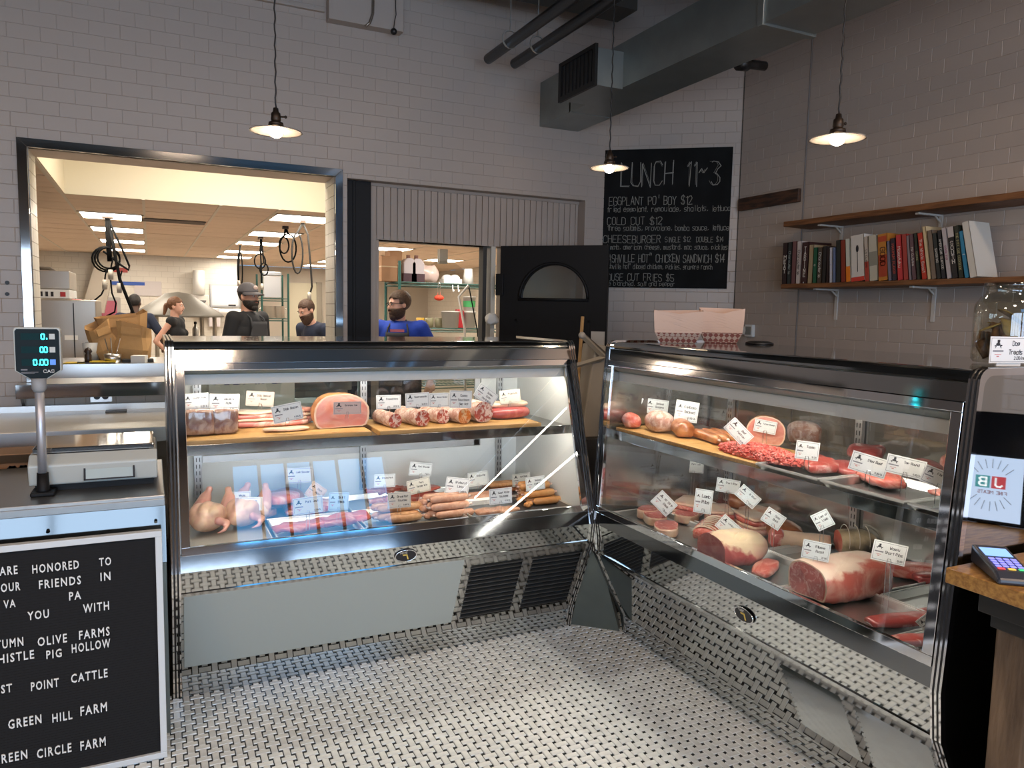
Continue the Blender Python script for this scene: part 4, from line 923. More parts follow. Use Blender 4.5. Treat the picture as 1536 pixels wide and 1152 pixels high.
# ---- case 2 deck
def deck(px, py, dx=0, dy=0, dz=0): return at_z(px, py, DZk)+Vector((dx, dy, dz+.001))
stk = [M_FAT, M_BEEF, M_FAT]
def stripsteak(px, py, L, w, h, rz, label, seed, dz=0, dx=0):
    # thick-cut steak lying flat: fat rim, red face on top
    R = empty('strip_steak', deck(px, py, dx, 0, dz), rz)
    m = MB(); n = 22; S = seed*1.7
    out = [(L/2*math.copysign(abs(cos(a))**.75, cos(a))*(1+.12*noise.noise(Vector((cos(a)*1.5, sin(a)*1.5, S)))), w/2*math.copysign(abs(sin(a))**.75, sin(a))*(1+.15*noise.noise(Vector((cos(a), sin(a), S+9))))) for a in [2*pi*i/n for i in range(n)]]
    for z0, z1, k0, k1 in ((0, h*.15, .95, 1), (h*.15, h*.85, 1, 1), (h*.85, h, 1, .96)):
        m.add([(x*k0, y*k0, z0) for x, y in out]+[(x*k1, y*k1, z1) for x, y in out], [(i, (i+1) % n, n+(i+1) % n, n+i) for i in range(n)])
    m.build('fat_rim', M_FAT, R, smooth=True)
    m = MB(); m.add([(x*.96, y*.96, h) for x, y in out]+[(x*.84, y*.84, h+.0015) for x, y in out]+[(0, 0, h+.003)], [(i, (i+1) % n, n+(i+1) % n, n+i) for i in range(n)]+[(n+i, n+(i+1) % n, 2*n) for i in range(n)], 0)
    m.build('meat_face', M_RIBEYE, R, smooth=True)
    return tag(R, label, 'steak', 'thick strip steaks')
stripsteak(985, 802, .16, .10, .036, .9, 'thick strip steak nearest the glass in the far corner', 1, 0, .05)
stripsteak(963, 786, .15, .10, .036, 1.1, 'thick strip steak with a white rim behind the nearest one', 2, 0, .07)
stripsteak(1003, 784, .15, .10, .036, .7, 'thick strip steak beside the rib slab, lower of two', 3, 0, .10)
stripsteak(1003, 768, .11, .075, .042, .7, 'thick strip steak under the tilted card', 4, .0, .14)
stripsteak(950, 778, .12, .09, .04, .6, 'thick strip steak lying against the far end', 5, .0, .08)
def ribs(px, py, L, w, h, rz, label, seed, n=8, dx=0):
    R = empty('rib_slab', deck(px, py, dx), rz); body('rib_meat', L, w, h, [M_RED], lambda t: 1-.2*abs(2*t-1)**4, e=3, amp=.005, seed=seed, parent=R, nt=26)
    for k in range(n):
        x = L*(-.43+.86*k/(n-1)); m = MB(); m.tube([(x, w*.36*cos(a)*1.22, h*.5+h*.50*sin(a)) for a in [pi*i/8 for i in range(9)]], .0032, 6); m.build('rib_bone', M_BONE, R, smooth=True)
    return tag(R, label, 'ribs')
ribs(1045, 806, .22, .11, .06, radians(35), 'slab of ribs with white bones between strip steaks and round roast', 160, dx=.07)
M_RF = fatblend('round_surface', (.42, .07, .06), (.58, .20, .17), (.84, .66, .42), (.80, .50, .36), 12)
M_RR = fatblend('rib_surface', (.62, .15, .11), (.80, .42, .32), (.84, .64, .50), (.80, .46, .36), 12)
R = empty('round_roast', deck(1078, 846, .085), radians(0))
body('roast_body', .25, .17, .14, [M_RF, M_BEEFD, M_RF], lambda t: (.92+.08*min(1, t*4) if t < .45 else math.sqrt(max(.05, 1-((t-.45)/.56)**2))), e=2.3, amp=.007, seed=161, cutA=True, parent=R, nt=36, na=48, flat=.35, fat=(0, -.35, 1, .25, 1.5))
R.rotation_euler = (0, 0, radians(0)); tag(R, 'big round beef roast with a dark lean face and white fat cap', 'roast')
steak('flat_iron', .17, .075, .03, M_RED, deck(1137, 860, .035), .5, 'bright red flat steak between the two big roasts', seed=163)
R = empty('rib_roast', deck(1226, 896, .10, .0), radians(0))
body('roast_body', .29, .185, .14, [M_RR, M_RIBEYE, M_FATW], lambda t: 1-.10*abs(2*t-1)**6, e=2.7, amp=.006, seed=165, cutA=True, parent=R, nt=36, na=48, flat=.3, fat=(0, .1, 1, .62, -.6))
R.rotation_euler = (0, 0, radians(-2)); tag(R, 'large marbled rib roast nearest the front glass', 'roast')
R = empty('beef_shank', deck(1175, 826, .10, 0), radians(-35))
body('shank_meat', .20, .075, .065, [M_FAT], lambda t: 1.15-.55*t+.25*t*t, e=2.1, amp=.005, seed=167, parent=R); o = body('meat_end', .06, .085, .08, [M_BEEF], e=2.2, amp=.004, seed=168, parent=R); o.location = (-.10, 0, 0)
tag(R, 'pale bone in shank with a red end, behind the round roast', 'shank')
R = empty('tied_roast', deck(1252, 836, .13, 0), radians(-32))
body('roast_body', .16, .12, .105, [M_DARKSPOT, M_ROAST], lambda t: 1-.12*abs(2*t-1)**4, e=2.2, amp=.004, seed=169, parent=R, cutB=True, cutA=True)
for k in range(4):
    x = -.055+.037*k; MB().tube([(x, .062*cos(a), .053+.056*sin(a)) for a in [2*pi*i/20 for i in range(20)]], .0016, 5, closed=True).build('twine', M_TWINE, R, smooth=True)
tag(R, 'rolled roast tied with white twine, dark seasoned fat', 'roast')
steak('short_rib_strip', .27, .08, .055, M_RED, deck(1338, 872, .10, .0), radians(-32), 'long bright red short rib strip, top of the pair by the price card', 'short ribs', seed=170)
steak('short_rib_strip', .18, .07, .04, M_BEEFD, deck(1375, 880, .10, -.02), radians(-25), 'dark red short rib piece at the end of the strip', 'short ribs', seed=171)
steak('flank_steak', .25, .065, .030, M_BEEFD, deck(1335, 945, .08, .01), radians(-14), 'dark flank steak strip lying across the front tray', seed=172, amp=.005)
steak('flank_steak', .19, .06, .026, M_BEEF, deck(1358, 972, .05, 0), radians(-20), 'dark flank steak strip closest to the front glass rail', seed=173, amp=.005)
steak('flank_steak', .14, .04, .02, M_BEEF, deck(1365, 932, .13, .0), radians(-20), 'thin flank steak strip behind the other two', seed=174, amp=.004)
steak('brisket', .24, .12, .06, M_FAT, deck(1125, 782, .10, 0), radians(-30), 'fatty brisket piece with pink streaks, behind the round roast', 'brisket', seed=175, amp=.009)
steak('lamb_leg', .16, .11, .085, [M_SMOKE], deck(1083, 768, .14, 0), radians(-40), 'brown aged lamb leg behind the tilted cards', 'lamb', seed=176, e=2.2)
steak('pork_neck', .20, .11, .07, M_PINK, deck(1200, 785, .12, 0), radians(-30), 'pale pork neck near the back of the deck', 'pork', seed=177)
steak('chuck_roll', .18, .12, .08, M_SMOKE, Vector((2.34, 2.25, DZk+.001)), 1.3, 'dark chuck roll at the back of the deck', 'beef', seed=178, e=2.3)
for i, (x, y, lab) in enumerate(((2.20, 2.68, 'pale layered pork side slab in the far back corner, lower'), (2.24, 2.52, 'pink pork side slab at the back near the corner'), (2.30, 2.38, 'pink pork side slab further along the back'))):
    slab('pork_slab', [(M_PINK, .022), (M_FAT, .014), (M_RED, .02), (M_FAT, .012)], .18, .12, lab, Vector((x, y, DZk+.001)), .6+.4*i, 'pork', seed=180+i*5, group='pork slabs')
# ---- price cards
LOGO = mat('logo_ink', (.03, .03, .035), .7); LOGG = mat('logo_grey', (.25, .25, .27), .7); LOGR = mat('logo_red', (.6, .2, .18), .7)
def card_face(R, w, h, txts, seed, big=1.):
    # border, butcher mark, small lines, handwriting
    m = MB(); b = .0022
    for (x0, x1, z0, z1) in ((-w/2+b*1.6, w/2-b*1.6, h/2-b*2.2, h/2-b*1.7), (-w/2+b*1.6, w/2-b*1.6, -h/2+b*1.7, -h/2+b*2.2), (-w/2+b*1.6, -w/2+b*2.0, -h/2+b*1.7, h/2-b*1.7), (w/2-b*2.0, w/2-b*1.6, -h/2+b*1.7, h/2-b*1.7)):
        m.box((x0, -.0012, z0), (x1, -.0009, z1))
    m.build('card_border', LOGG, R)
    m = MB(); cx, cz, s = -w*.30, h*.20, w*.10
    def disc(x, z, rx, rz_): m.add([(cx+x*s+rx*s*cos(a), -.0013, cz+z*s+rz_*s*sin(a)) for a in [2*pi*i/10 for i in range(10)]], [tuple(range(10))])
    disc(-.1, .05, .55, .32); disc(.0, .55, .34, .28); disc(.0, .85, .42, .09); disc(-.75, -.25, .25, .12); disc(.65, -.2, .3, .14)
    m.quad((cx-.5*s, -.0013, cz-.1*s), (cx-.35*s, -.0013, cz-.1*s), (cx-.7*s, -.0013, cz-.7*s), (cx-.85*s, -.0013, cz-.7*s)); m.quad((cx+.2*s, -.0013, cz-.1*s), (cx+.35*s, -.0013, cz-.1*s), (cx+.8*s, -.0013, cz-.7*s), (cx+.6*s, -.0013, cz-.7*s))
    m.build('butcher_mark', LOGO, R)
    m = MB(); m.box((cx-w*.13, -.0013, cz-h*.27), (cx+w*.13, -.0009, cz-h*.21)); m.build('mark_bar', LOGG, R)
    m = MB(); m.box((cx-w*.08, -.0013, cz-h*.38), (cx+w*.08, -.0009, cz-h*.36)); m.box((cx-w*.03, -.0013, cz-h*.46), (cx+w*.03, -.0009, cz-h*.42)); m.build('mark_bar', LOGR, R)
    m = MB(); m.T = Matrix(((1, 0, 0, 0), (0, 0, -1, -.0013), (0, 1, 0, 0), (0, 0, 0, 1)))
    for k, t in enumerate(txts):
        last = (k == len(txts)-1 and len(txts) > 1 and t[0] in '0123456789$')
        hh = h*(.085 if last else .125)*big; av = w*.52; tw = textw(t, hh, 1.25, .55); hh2 = min(hh, hh*av/tw)
        tw = textw(t, hh2, 1.25, .55)
        x = -w*.12+(av-tw)/2 if not last else w*.42-tw
        z = h*.16-h*.24*k*big if not last else -h*.36
        strokes(m, t, x, z, hh2, 1, hh2*.17, .05, seed+k, 1.25, ww=.55)
    m.build('handwriting', INK, R)
def card(px, py, wpx, ratio, roll, plane, val, txts, label, rz=None, tilt=0., stick=None, tint=None, seed=1, group='price cards'):
    p = at_y(px, py, val) if plane == 'y' else at_x(px, py, val)
    d = depth(p); w = wpx*d/FPX; h = w*ratio
    if rz is None: rz = 0 if plane == 'y' else radians(-48)
    R = empty('price_card', p, rz); R.rotation_euler = (tilt, roll, rz)
    m = MB(); m.box((-w/2, -.0009, -h/2), (w/2, .0009, h/2)); m.build('card', tint or PAPER, R, bevel=.0)
    card_face(R, w, h, txts, seed)
    if stick:
        zz = p.z-stick   # wire clip goes down to the food
        mi_ = Matrix.Rotation(-roll, 4, 'Y'); 
        a = mi_ @ Vector((0, 0, 0)); dn = (Matrix.Rotation(roll, 3, 'Y').inverted() @ Vector((0, 0, -1)))
        m = MB(); b0 = dn*(h*.30)
        m.tube([b0+Vector((-.006, .0016, 0)), b0+dn*(zz-h*.30)+Vector((-.008, .006, 0))], .0009, 5); m.tube([b0+Vector((.006, .0016, 0)), b0+dn*(zz-h*.30)+Vector((.006, .006, 0))], .0009, 5)
        m.tube([b0+dn*.012+Vector((-.006, -.0016, 0)), b0+Vector((-.004, -.0022, 0)), b0+Vector((.004, -.0022, 0)), b0+dn*.012+Vector((.006, -.0016, 0))], .0009, 5)
        m.build('wire_clip', CHROME, R)
    tag(R, label, 'price card', group); return R
TAN_ = mat('card_tan', (.62, .50, .42), .6)
r_ = radians
c1cards = [
 (294, 602, 36, .66, r_(-3), 3.14, ['Country Pate', '12.99/lb'], 'price card reading Country Pate behind the dark pate block', 1.07, None),
 (337, 604, 42, .62, r_(2), 3.13, ["Jakob's", 'Pate', '12.99/lb'], 'price card above the greyish pate block', 1.06, None),
 (390, 598, 40, .55, r_(5), 3.28, ['Slab Smoked', 'Bacon'], 'tan tinted price card behind the bacon slab', 1.06, TAN_),
 (431, 619, 44, .60, r_(-10), 3.06, ['Slab Bacon', '9.99/lb'], 'white tilted price card on the bacon end piece', 1.03, None),
 (521, 612, 42, .45, r_(1), 3.05, ['Boneless Ham'], 'pale price card in front of the big ham', 1.05, mat('card_pink', (.72, .52, .46), .6)),
 (583, 603, 38, .55, 0, 3.12, ['Finocchiona', '28.99/lb'], 'price card over the small pale salami', 1.06, None),
 (626, 600, 37, .58, r_(-2), 3.10, ['Soppressata', '28.99/lb'], 'price card over the thick coarse red salami', 1.06, None),
 (659, 600, 32, .66, 0, 3.10, ['Genoa Salami'], 'price card over the middle mottled salami', 1.06, None),
 (691, 599, 36, .72, r_(3), 3.08, ['Coppa', 'Saucisson', 'Sec Hot'], 'price card over the orange salami', 1.06, None),
 (729, 593, 36, .62, r_(35), 3.10, ['Salami', 'Cotto', 'Mortadella'], 'steeply tilted price card on the largest salami', 1.08, None),
 (765, 595, 34, .60, r_(-5), 3.16, ['Prosciutto'], 'tan tinted price card behind the cured ham', 1.05, mat('card_beige', (.70, .64, .52), .6)),
 (358, 748, 34, .62, r_(2), 3.30, ['Whole', 'Chicken'], 'price card behind the chickens, in the window reflection', .64, None),
 (376, 756, 34, .60, r_(3), 3.20, ['Whole', 'Duck'], 'price card behind the chicken with raised leg', .64, None),
 (449, 713, 39, .60, r_(2), 3.45, ['Lamb Shoulder'], 'white price card standing high over the pork', .66, None),
 (474, 738, 26, .9, r_(38), 3.22, ['Pork', 'Belly'], 'diamond tilted price card on the pork belly', .66, TAN_),
 (462, 758, 44, .58, r_(-3), 2.98, ['Pork Jowl', '6.99/lb'], 'large price card standing right behind the long skirt steak', .62, None),
 (508, 752, 30, .9, r_(4), 3.05, ['Skirt', 'Steak'], 'price card coloured with the blue window reflection above the skirt steaks', .62, mat('card_reflection_blue', (.55, .70, .82), .5)),  # blue window reflection put into the colour of this card
 (577, 721, 33, .60, r_(2), 3.32, ['Ground Pork'], 'price card over the diced pork at the back', .62, None),
 (631, 704, 36, .56, r_(9), 3.36, ['Pork Shoulder', '7.99/lb'], 'tilted price card standing highest at the back', .64, None),
 (628, 729, 36, .60, r_(-8), 3.26, ['Pork', 'Tenderloin'], 'cream price card in front of the thin red steaks', .62, mat('card_cream', (.72, .68, .58), .6)),
 (599, 750, 36, .66, r_(1), 3.05, ['Breakfast', 'Sausage', '8.99/lb'], 'beige price card standing over the brown sausages', .62, mat('card_beige2', (.62, .56, .48), .6)),
 (686, 729, 38, .66, r_(10), 3.10, ['Bratwurst', 'Links', '8.99/lb'], 'tilted price card over the stacked tan links', .66, None),
 (717, 718, 34, .62, r_(-3), 3.34, ['Andouille'], 'pale price card at the back near the light streak', .62, mat('card_pale', (.74, .76, .72), .6)),
 (751, 744, 37, .64, r_(-1), 2.99, ['Sweet Italian', 'Sausage', '8.99/lb'], 'white price card on a clip behind the pale sausage', .61, None),
 (782, 719, 30, .62, r_(-3), 3.36, ['Hot Dogs'], 'price card behind the thin hot dogs', .62, MATS['card_pale']),
 (803, 725, 32, .64, r_(-4), 3.10, ['Smoked', 'Kielbasa'], 'price card on the pile of orange smoked sausages', .64, MATS['card_pale']),
]
for i, (px, py, w, rt, roll, y, tx, lab, zb, tint) in enumerate(c1cards):
    card(px, py, w, rt, roll, 'y', y, tx, lab, stick=zb, tint=tint, seed=i*7, tilt=-.05)
SHINY = mat('card_cool', (.74, .78, .77), .5)
c2cards = [
 (946, 601, 34, .6, r_(20), 1.98, ['Wagyu', 'Jerky'], 'blurred tilted price card in the far corner of the shelf', .998, SHINY),
 (985, 610, 34, .64, r_(4), 2.08, ['Smoked', 'Bologna'], 'price card behind the thick mottled sausage', 1.04, SHINY),
 (1030, 617, 34, .9, r_(6), 2.05, ['Kielbasa', 'Smoked', '9.99/lb'], 'large pale price card over the smoked sausages', 1.03, SHINY),
 (1108, 648, 40, .58, r_(44), 1.92, ['Beef', 'Pastrami', '24.99'], 'diamond tilted white price card over the ground beef', 1.02, None),
 (1148, 640, 32, .6, r_(8), 2.15, ['Turkey Breast'], 'dim price card in front of the smoked turkey', 1.0, SHINY),
 (1211, 676, 33, .84, r_(4), 1.93, ['Tasso', '18.99'], 'square white price card standing on the sliced beef', 1.0, None),
 (1303, 697, 52, .56, r_(14), 1.90, ['Stew Beef', '8.99/lb'], 'white tilted card over the enamel tray, first of the two similar ones', .995, None),
 (1358, 700, 54, .52, r_(10), 1.92, ['Top Round', '9.99/lb'], 'white tilted card over the enamel tray, nearer the end panel', .995, None),
 (1409, 718, 48, .56, r_(20), 1.89, ['Flank Steak', '12.99'], 'white tilted card over the shiny end tray', .99, None),
 (996, 755, 32, .8, r_(42), 1.92, ['NY Strip', 'Steak', '26.99'], 'diamond tilted card on the strip steaks', .64, SHINY),
 (1055, 752, 26, 1.4, r_(4), 2.00, ['Lamb', 'Ribs'], 'tall double price card between steaks and roast', .62, SHINY),
 (1092, 729, 34, .62, r_(5), 2.16, ['Short Ribs'], 'price card standing over the brown lamb leg', .64, SHINY),
 (1122, 745, 34, .62, r_(38), 2.08, ['Brisket', '9.99/lb'], 'diamond tilted card over the fatty brisket', .64, SHINY),
 (1093, 791, 34, .7, r_(38), 1.95, ['London Broil', '9.99'], 'tilted price card stuck in the round roast', .70, SHINY),
 (1160, 778, 30, .8, r_(30), 2.04, ['Osso', 'Buco'], 'tilted price card on the bone in shank', .64, SHINY),
 (1234, 780, 26, 1.0, r_(-32), 2.02, ['Leg of', 'Lamb'], 'diamond tilted card stuck in the tied roast', .68, SHINY),
 (1224, 826, 39, .72, r_(6), 1.92, ['Ribeye', 'Roast', '32.99'], 'greyish price card stuck on the marbled rib roast', .70, SHINY),
 (1334, 829, 47, .66, r_(8), 2.00, ['Wagyu', 'Short Ribs', '19.99'], 'white price card stuck in the red short rib strip', .62, None),
 (1396, 930, 36, .62, r_(-48), 1.90, ['Bavette'], 'card leaning on edge above the dark flank steaks', .588, SHINY),
 (988, 715, 32, .6, r_(0), 2.30, ['Pork Chops'], 'dim price card deep in the far corner of the deck', .64, MATS['card_pale']),
 (1040, 700, 30, .6, r_(0), 2.32, ['Pork Loin'], 'dim price card deep behind the pork slabs', .64, MATS['card_pale']),
]
for i, (px, py, w, rt, roll, x, tx, lab, zb, tint) in enumerate(c2cards):
    card(px, py, w, rt, roll, 'x', x, tx, lab, stick=zb, tint=tint, seed=200+i*7, tilt=-.05, rz=radians(-44))
# ================================================================ SHOP OBJECTS
BULB = mat('bulb_glow', (1, 1, 1), .4, emit=(1.0, .80, .58), estr=22.)
SHADE = mat('pendant_shade_glass', (.50, .45, .40), .15, trans=.6)
BRONZE = mat('aged_bronze', (.05, .035, .025), .4, .7)
def pendant(px, py, d, label):
    c = Vector((0, 0, CH))+ray(px, py)*d; R = empty('pendant_lamp', c)
    r = .102
    MB().lathe([(.018, .021), (.03, .017), (.06, .010), (r-.01, .002), (r, .0), (r, -.003), (r-.01, -.001), (.06, .006), (.03, .013), (.018, .017)], n=40).build('shade', SHADE, R, smooth=True)
    MB().lathe([(.0, .09), (.010, .09), (.012, .075), (.018, .07), (.020, .045), (.017, .038), (.028, .034), (.030, .022), (.0, .020)], n=20).build('socket', BRONZE, R, smooth=True)
    m = MB(); m.tube([(.018, 0, .058), (.034, 0, .06)], .0035, 8); m.ball((.038, 0, .06), .006, 8, 6); m.build('switch_key', BRONZE, R, smooth=True)
    MB().ball((0, 0, -.004), (.027, .027, .022), 18, 12).build('bulb', BULB, R, smooth=True)
    pts = [(.002*cos(z*90), .002*sin(z*90), .09+z) for z in [i*.02 for i in range(int((ZC-c.z-.09)/.02)+1)]]
    MB().tube(pts, .0034, 5).build('cord', BLACKR, R, smooth=True)
    MB().tube([(0, 0, ZC-c.z-.03), (0, 0, ZC-c.z)], .05, 16).build('ceiling_rose', BRONZE, R)
    tag(R, label, 'pendant lamp', 'glass shade pendant lamps')
    l = bpy.data.lights.new('pendant_light', 'POINT'); l.energy = 4.5; l.color = (1, .78, .55); l.shadow_soft_size = .03
    o = bpy.data.objects.new('pendant_light', l); COL.objects.link(o); o.location = c+Vector((0, 0, -.04))
pendant(414, 197, 3.0, 'glass pendant lamp hanging in front of the serving window')
pendant(914, 252, 3.9, 'glass pendant lamp hanging beside the chalk menu board')
pendant(1256, 208, 2.84, 'glass pendant lamp hanging by the shelf wall, right of the menu board')
# ---- chalk menu board on the angled wall
n3 = Vector((nA.x, nA.y, 0)); 
def on_ang(px, py, off=.02):
    d = ray(px, py); o = Vector((0, 0, CH)); q = P1+n3*off; t = (q-o).dot(n3)/d.dot(n3); return o+d*t
b00 = on_ang(905, 434); b11 = on_ang(1098, 220); b10 = on_ang(1090, 433); b01 = on_ang(899, 231)
u0_ = (b00-P1).dot(dA); u1_ = max((b10-P1).dot(dA), (b11-P1).dot(dA)); u0_ = min(u0_, (b01-P1).dot(dA)); u1_ = min(u1_, (P2-P1).length-.008)
zb0, zb1 = b10.z, b11.z
R = empty('menu_board', P1+dA*u0_+Vector((0, 0, zb0))); R.rotation_euler = (0, 0, math.atan2(dA.y, dA.x)); BW = u1_-u0_; BH = zb1-zb0
MB().box((0, -.022, 0), (BW, -.006, BH)).build('chalkboard', CHALKB, R, bevel=.002)
PX = BW/192.; PZ = BH/205.
lines = [('LUNCH 11~3', 28, 150, 34, 146, .0055), ('EGGPLANT PO\' BOY $12', 12, 122, 12, 122, .0042), ('fried eggplant, remoulade, shallots, lettuce', 10, 112, 8.2, 178, .0032),
 ('COLD CUT $12', 10, 93, 11, 82, .0042), ('three salamis, provolone, bomba sauce, lettuce', 11, 84, 8.2, 176, .0032), ('CHEESEBURGER', 5, 66, 11, 86, .0042), ('SINGLE $12  DOUBLE $14', 96, 67, 7.5, 84, .003),
 ('tomato, american cheese, mustard, mac sauce, pickles', 10, 56, 7.5, 176, .003), ('"NASHVILLE HOT" CHICKEN SANDWICH $14', 3, 37, 11.5, 180, .0042), ('"nashville hot" dipped chicken, pickles, gruyere ranch', 4, 27, 7.5, 162, .003),
 ('HOUSE CUT FRIES $5', 7, 9, 10.5, 105, .0042), ('white blanched, salt and pepper', 2, 1.5, 7, 112, .003)]
for k, (t, x, z, h, wd, thk) in enumerate(lines):
    m = MB(); m.T = Matrix(((1, 0, 0, 0), (0, 0, -1, -.0228), (0, 1, 0, 0), (0, 0, 0, 1)))
    hh = h*PZ; tw = textw(t, hh, 1.3, .6); wwv = .6*(wd*PX)/tw
    strokes(m, t, max(.018, (x+5)*PX), z*PZ+.006, hh, 1, thk, .06, k+11, 1.3, ww=wwv)
    if k == 0: strokes(m, t, (x+5)*PX+.007, z*PZ+.009, hh*.97, 1, .002, .0, 99, 1.3, ww=wwv)
    m.build('chalk_writing', CHALK, R, kind='stuff')
tag(R, 'large black chalk menu board headed LUNCH 11~3', 'menu board')
# wood rail on bay wall
a = at_x(1194, 283, XR-.03); b = at_x(1194, 303, XR-.03)
z0, z1 = b.z, a.z
DW = mat('dark_reclaimed_wood', (.10, .045, .025), .6, col2=(.035, .02, .015), vscale=6, stretch=(10, 1.5, 10), bump=.3, bscale=25)
tag(MB().box((XR-.038, 3.885, z0), (XR-.008, 4.47, z1)).build('wood_rail', DW, bevel=.003), 'short dark reclaimed wood rail on the wall beside the menu board', 'rail')
# ---- wooden shelves with brackets
def wshelf(name, pL, x0, zt, zb, yend, label, br):
    R = empty(name, (XR, pL.y, zb))
    m = MB(); th = zt-zb; L = pL.y-yend
    n = 18; rnd = random.Random(len(label)); top = []; 
    vs = []; 
    for i in range(n+1):
        y = -L*i/n; j = rnd.uniform(-.004, .004); k2 = rnd.uniform(-.003, .003)
        vs += [(-x0+j, y, k2), (-x0+j*.6, y, th+k2*.4), (-.002, y, th), (-.002, y, 0)]
    fs = [(0, 1, 2, 3), (4*n+3, 4*n+2, 4*n+1, 4*n)]
    for i in range(n):
        for k in range(4): fs.append((4*i+k, 4*i+4+k, 4*i+4+(k+1) % 4, 4*i+(k+1) % 4))
    m.add(vs, [f[::-1] for f in fs]); m.build('shelf_board', SHELFW, R, bevel=.003)
    for y in br:
        m = MB(); m.box((-x0+.04, y-.012, -.012), (-.004, y+.012, -.001)); m.box((-.012, y-.012, -.20), (-.003, y+.012, 0)); m.prism([(-.012, -.05), (-.012, -.035), (-.05, -.012), (-.065, -.012)], y-.004, y+.004, 'y'); m.build('shelf_bracket', mat('white_bracket', (.62, .58, .53), .5), R, bevel=.002)
    tag(R, label, 'shelf', 'wooden wall shelves'); return R
sL = at_x(1171, 433, XR-.25); sT = at_x(1175, 341, XR-.25)
S1z = sL.z+.03
wshelf('wall_shelf', sL, .25, S1z, sL.z, 1.6, 'lower rough wooden wall shelf holding the cookbooks', tuple(at_x(q, 450, XR).y-sL.y for q in (1256, 1402)))
wshelf('wall_shelf', sT, .25, sT.z+.035, sT.z, .9, 'upper rough wooden wall shelf, empty', tuple(at_x(q, 340, XR).y-sT.y for q in (1264, 1412)))
# ---- books
BK = {}
def bookcol(c): 
    k = 'book_%d_%d_%d' % tuple(int(v*99) for v in c)
    return mat(k, c, .5)
PAGE = mat('book_pages', (.70, .64, .52), .8)
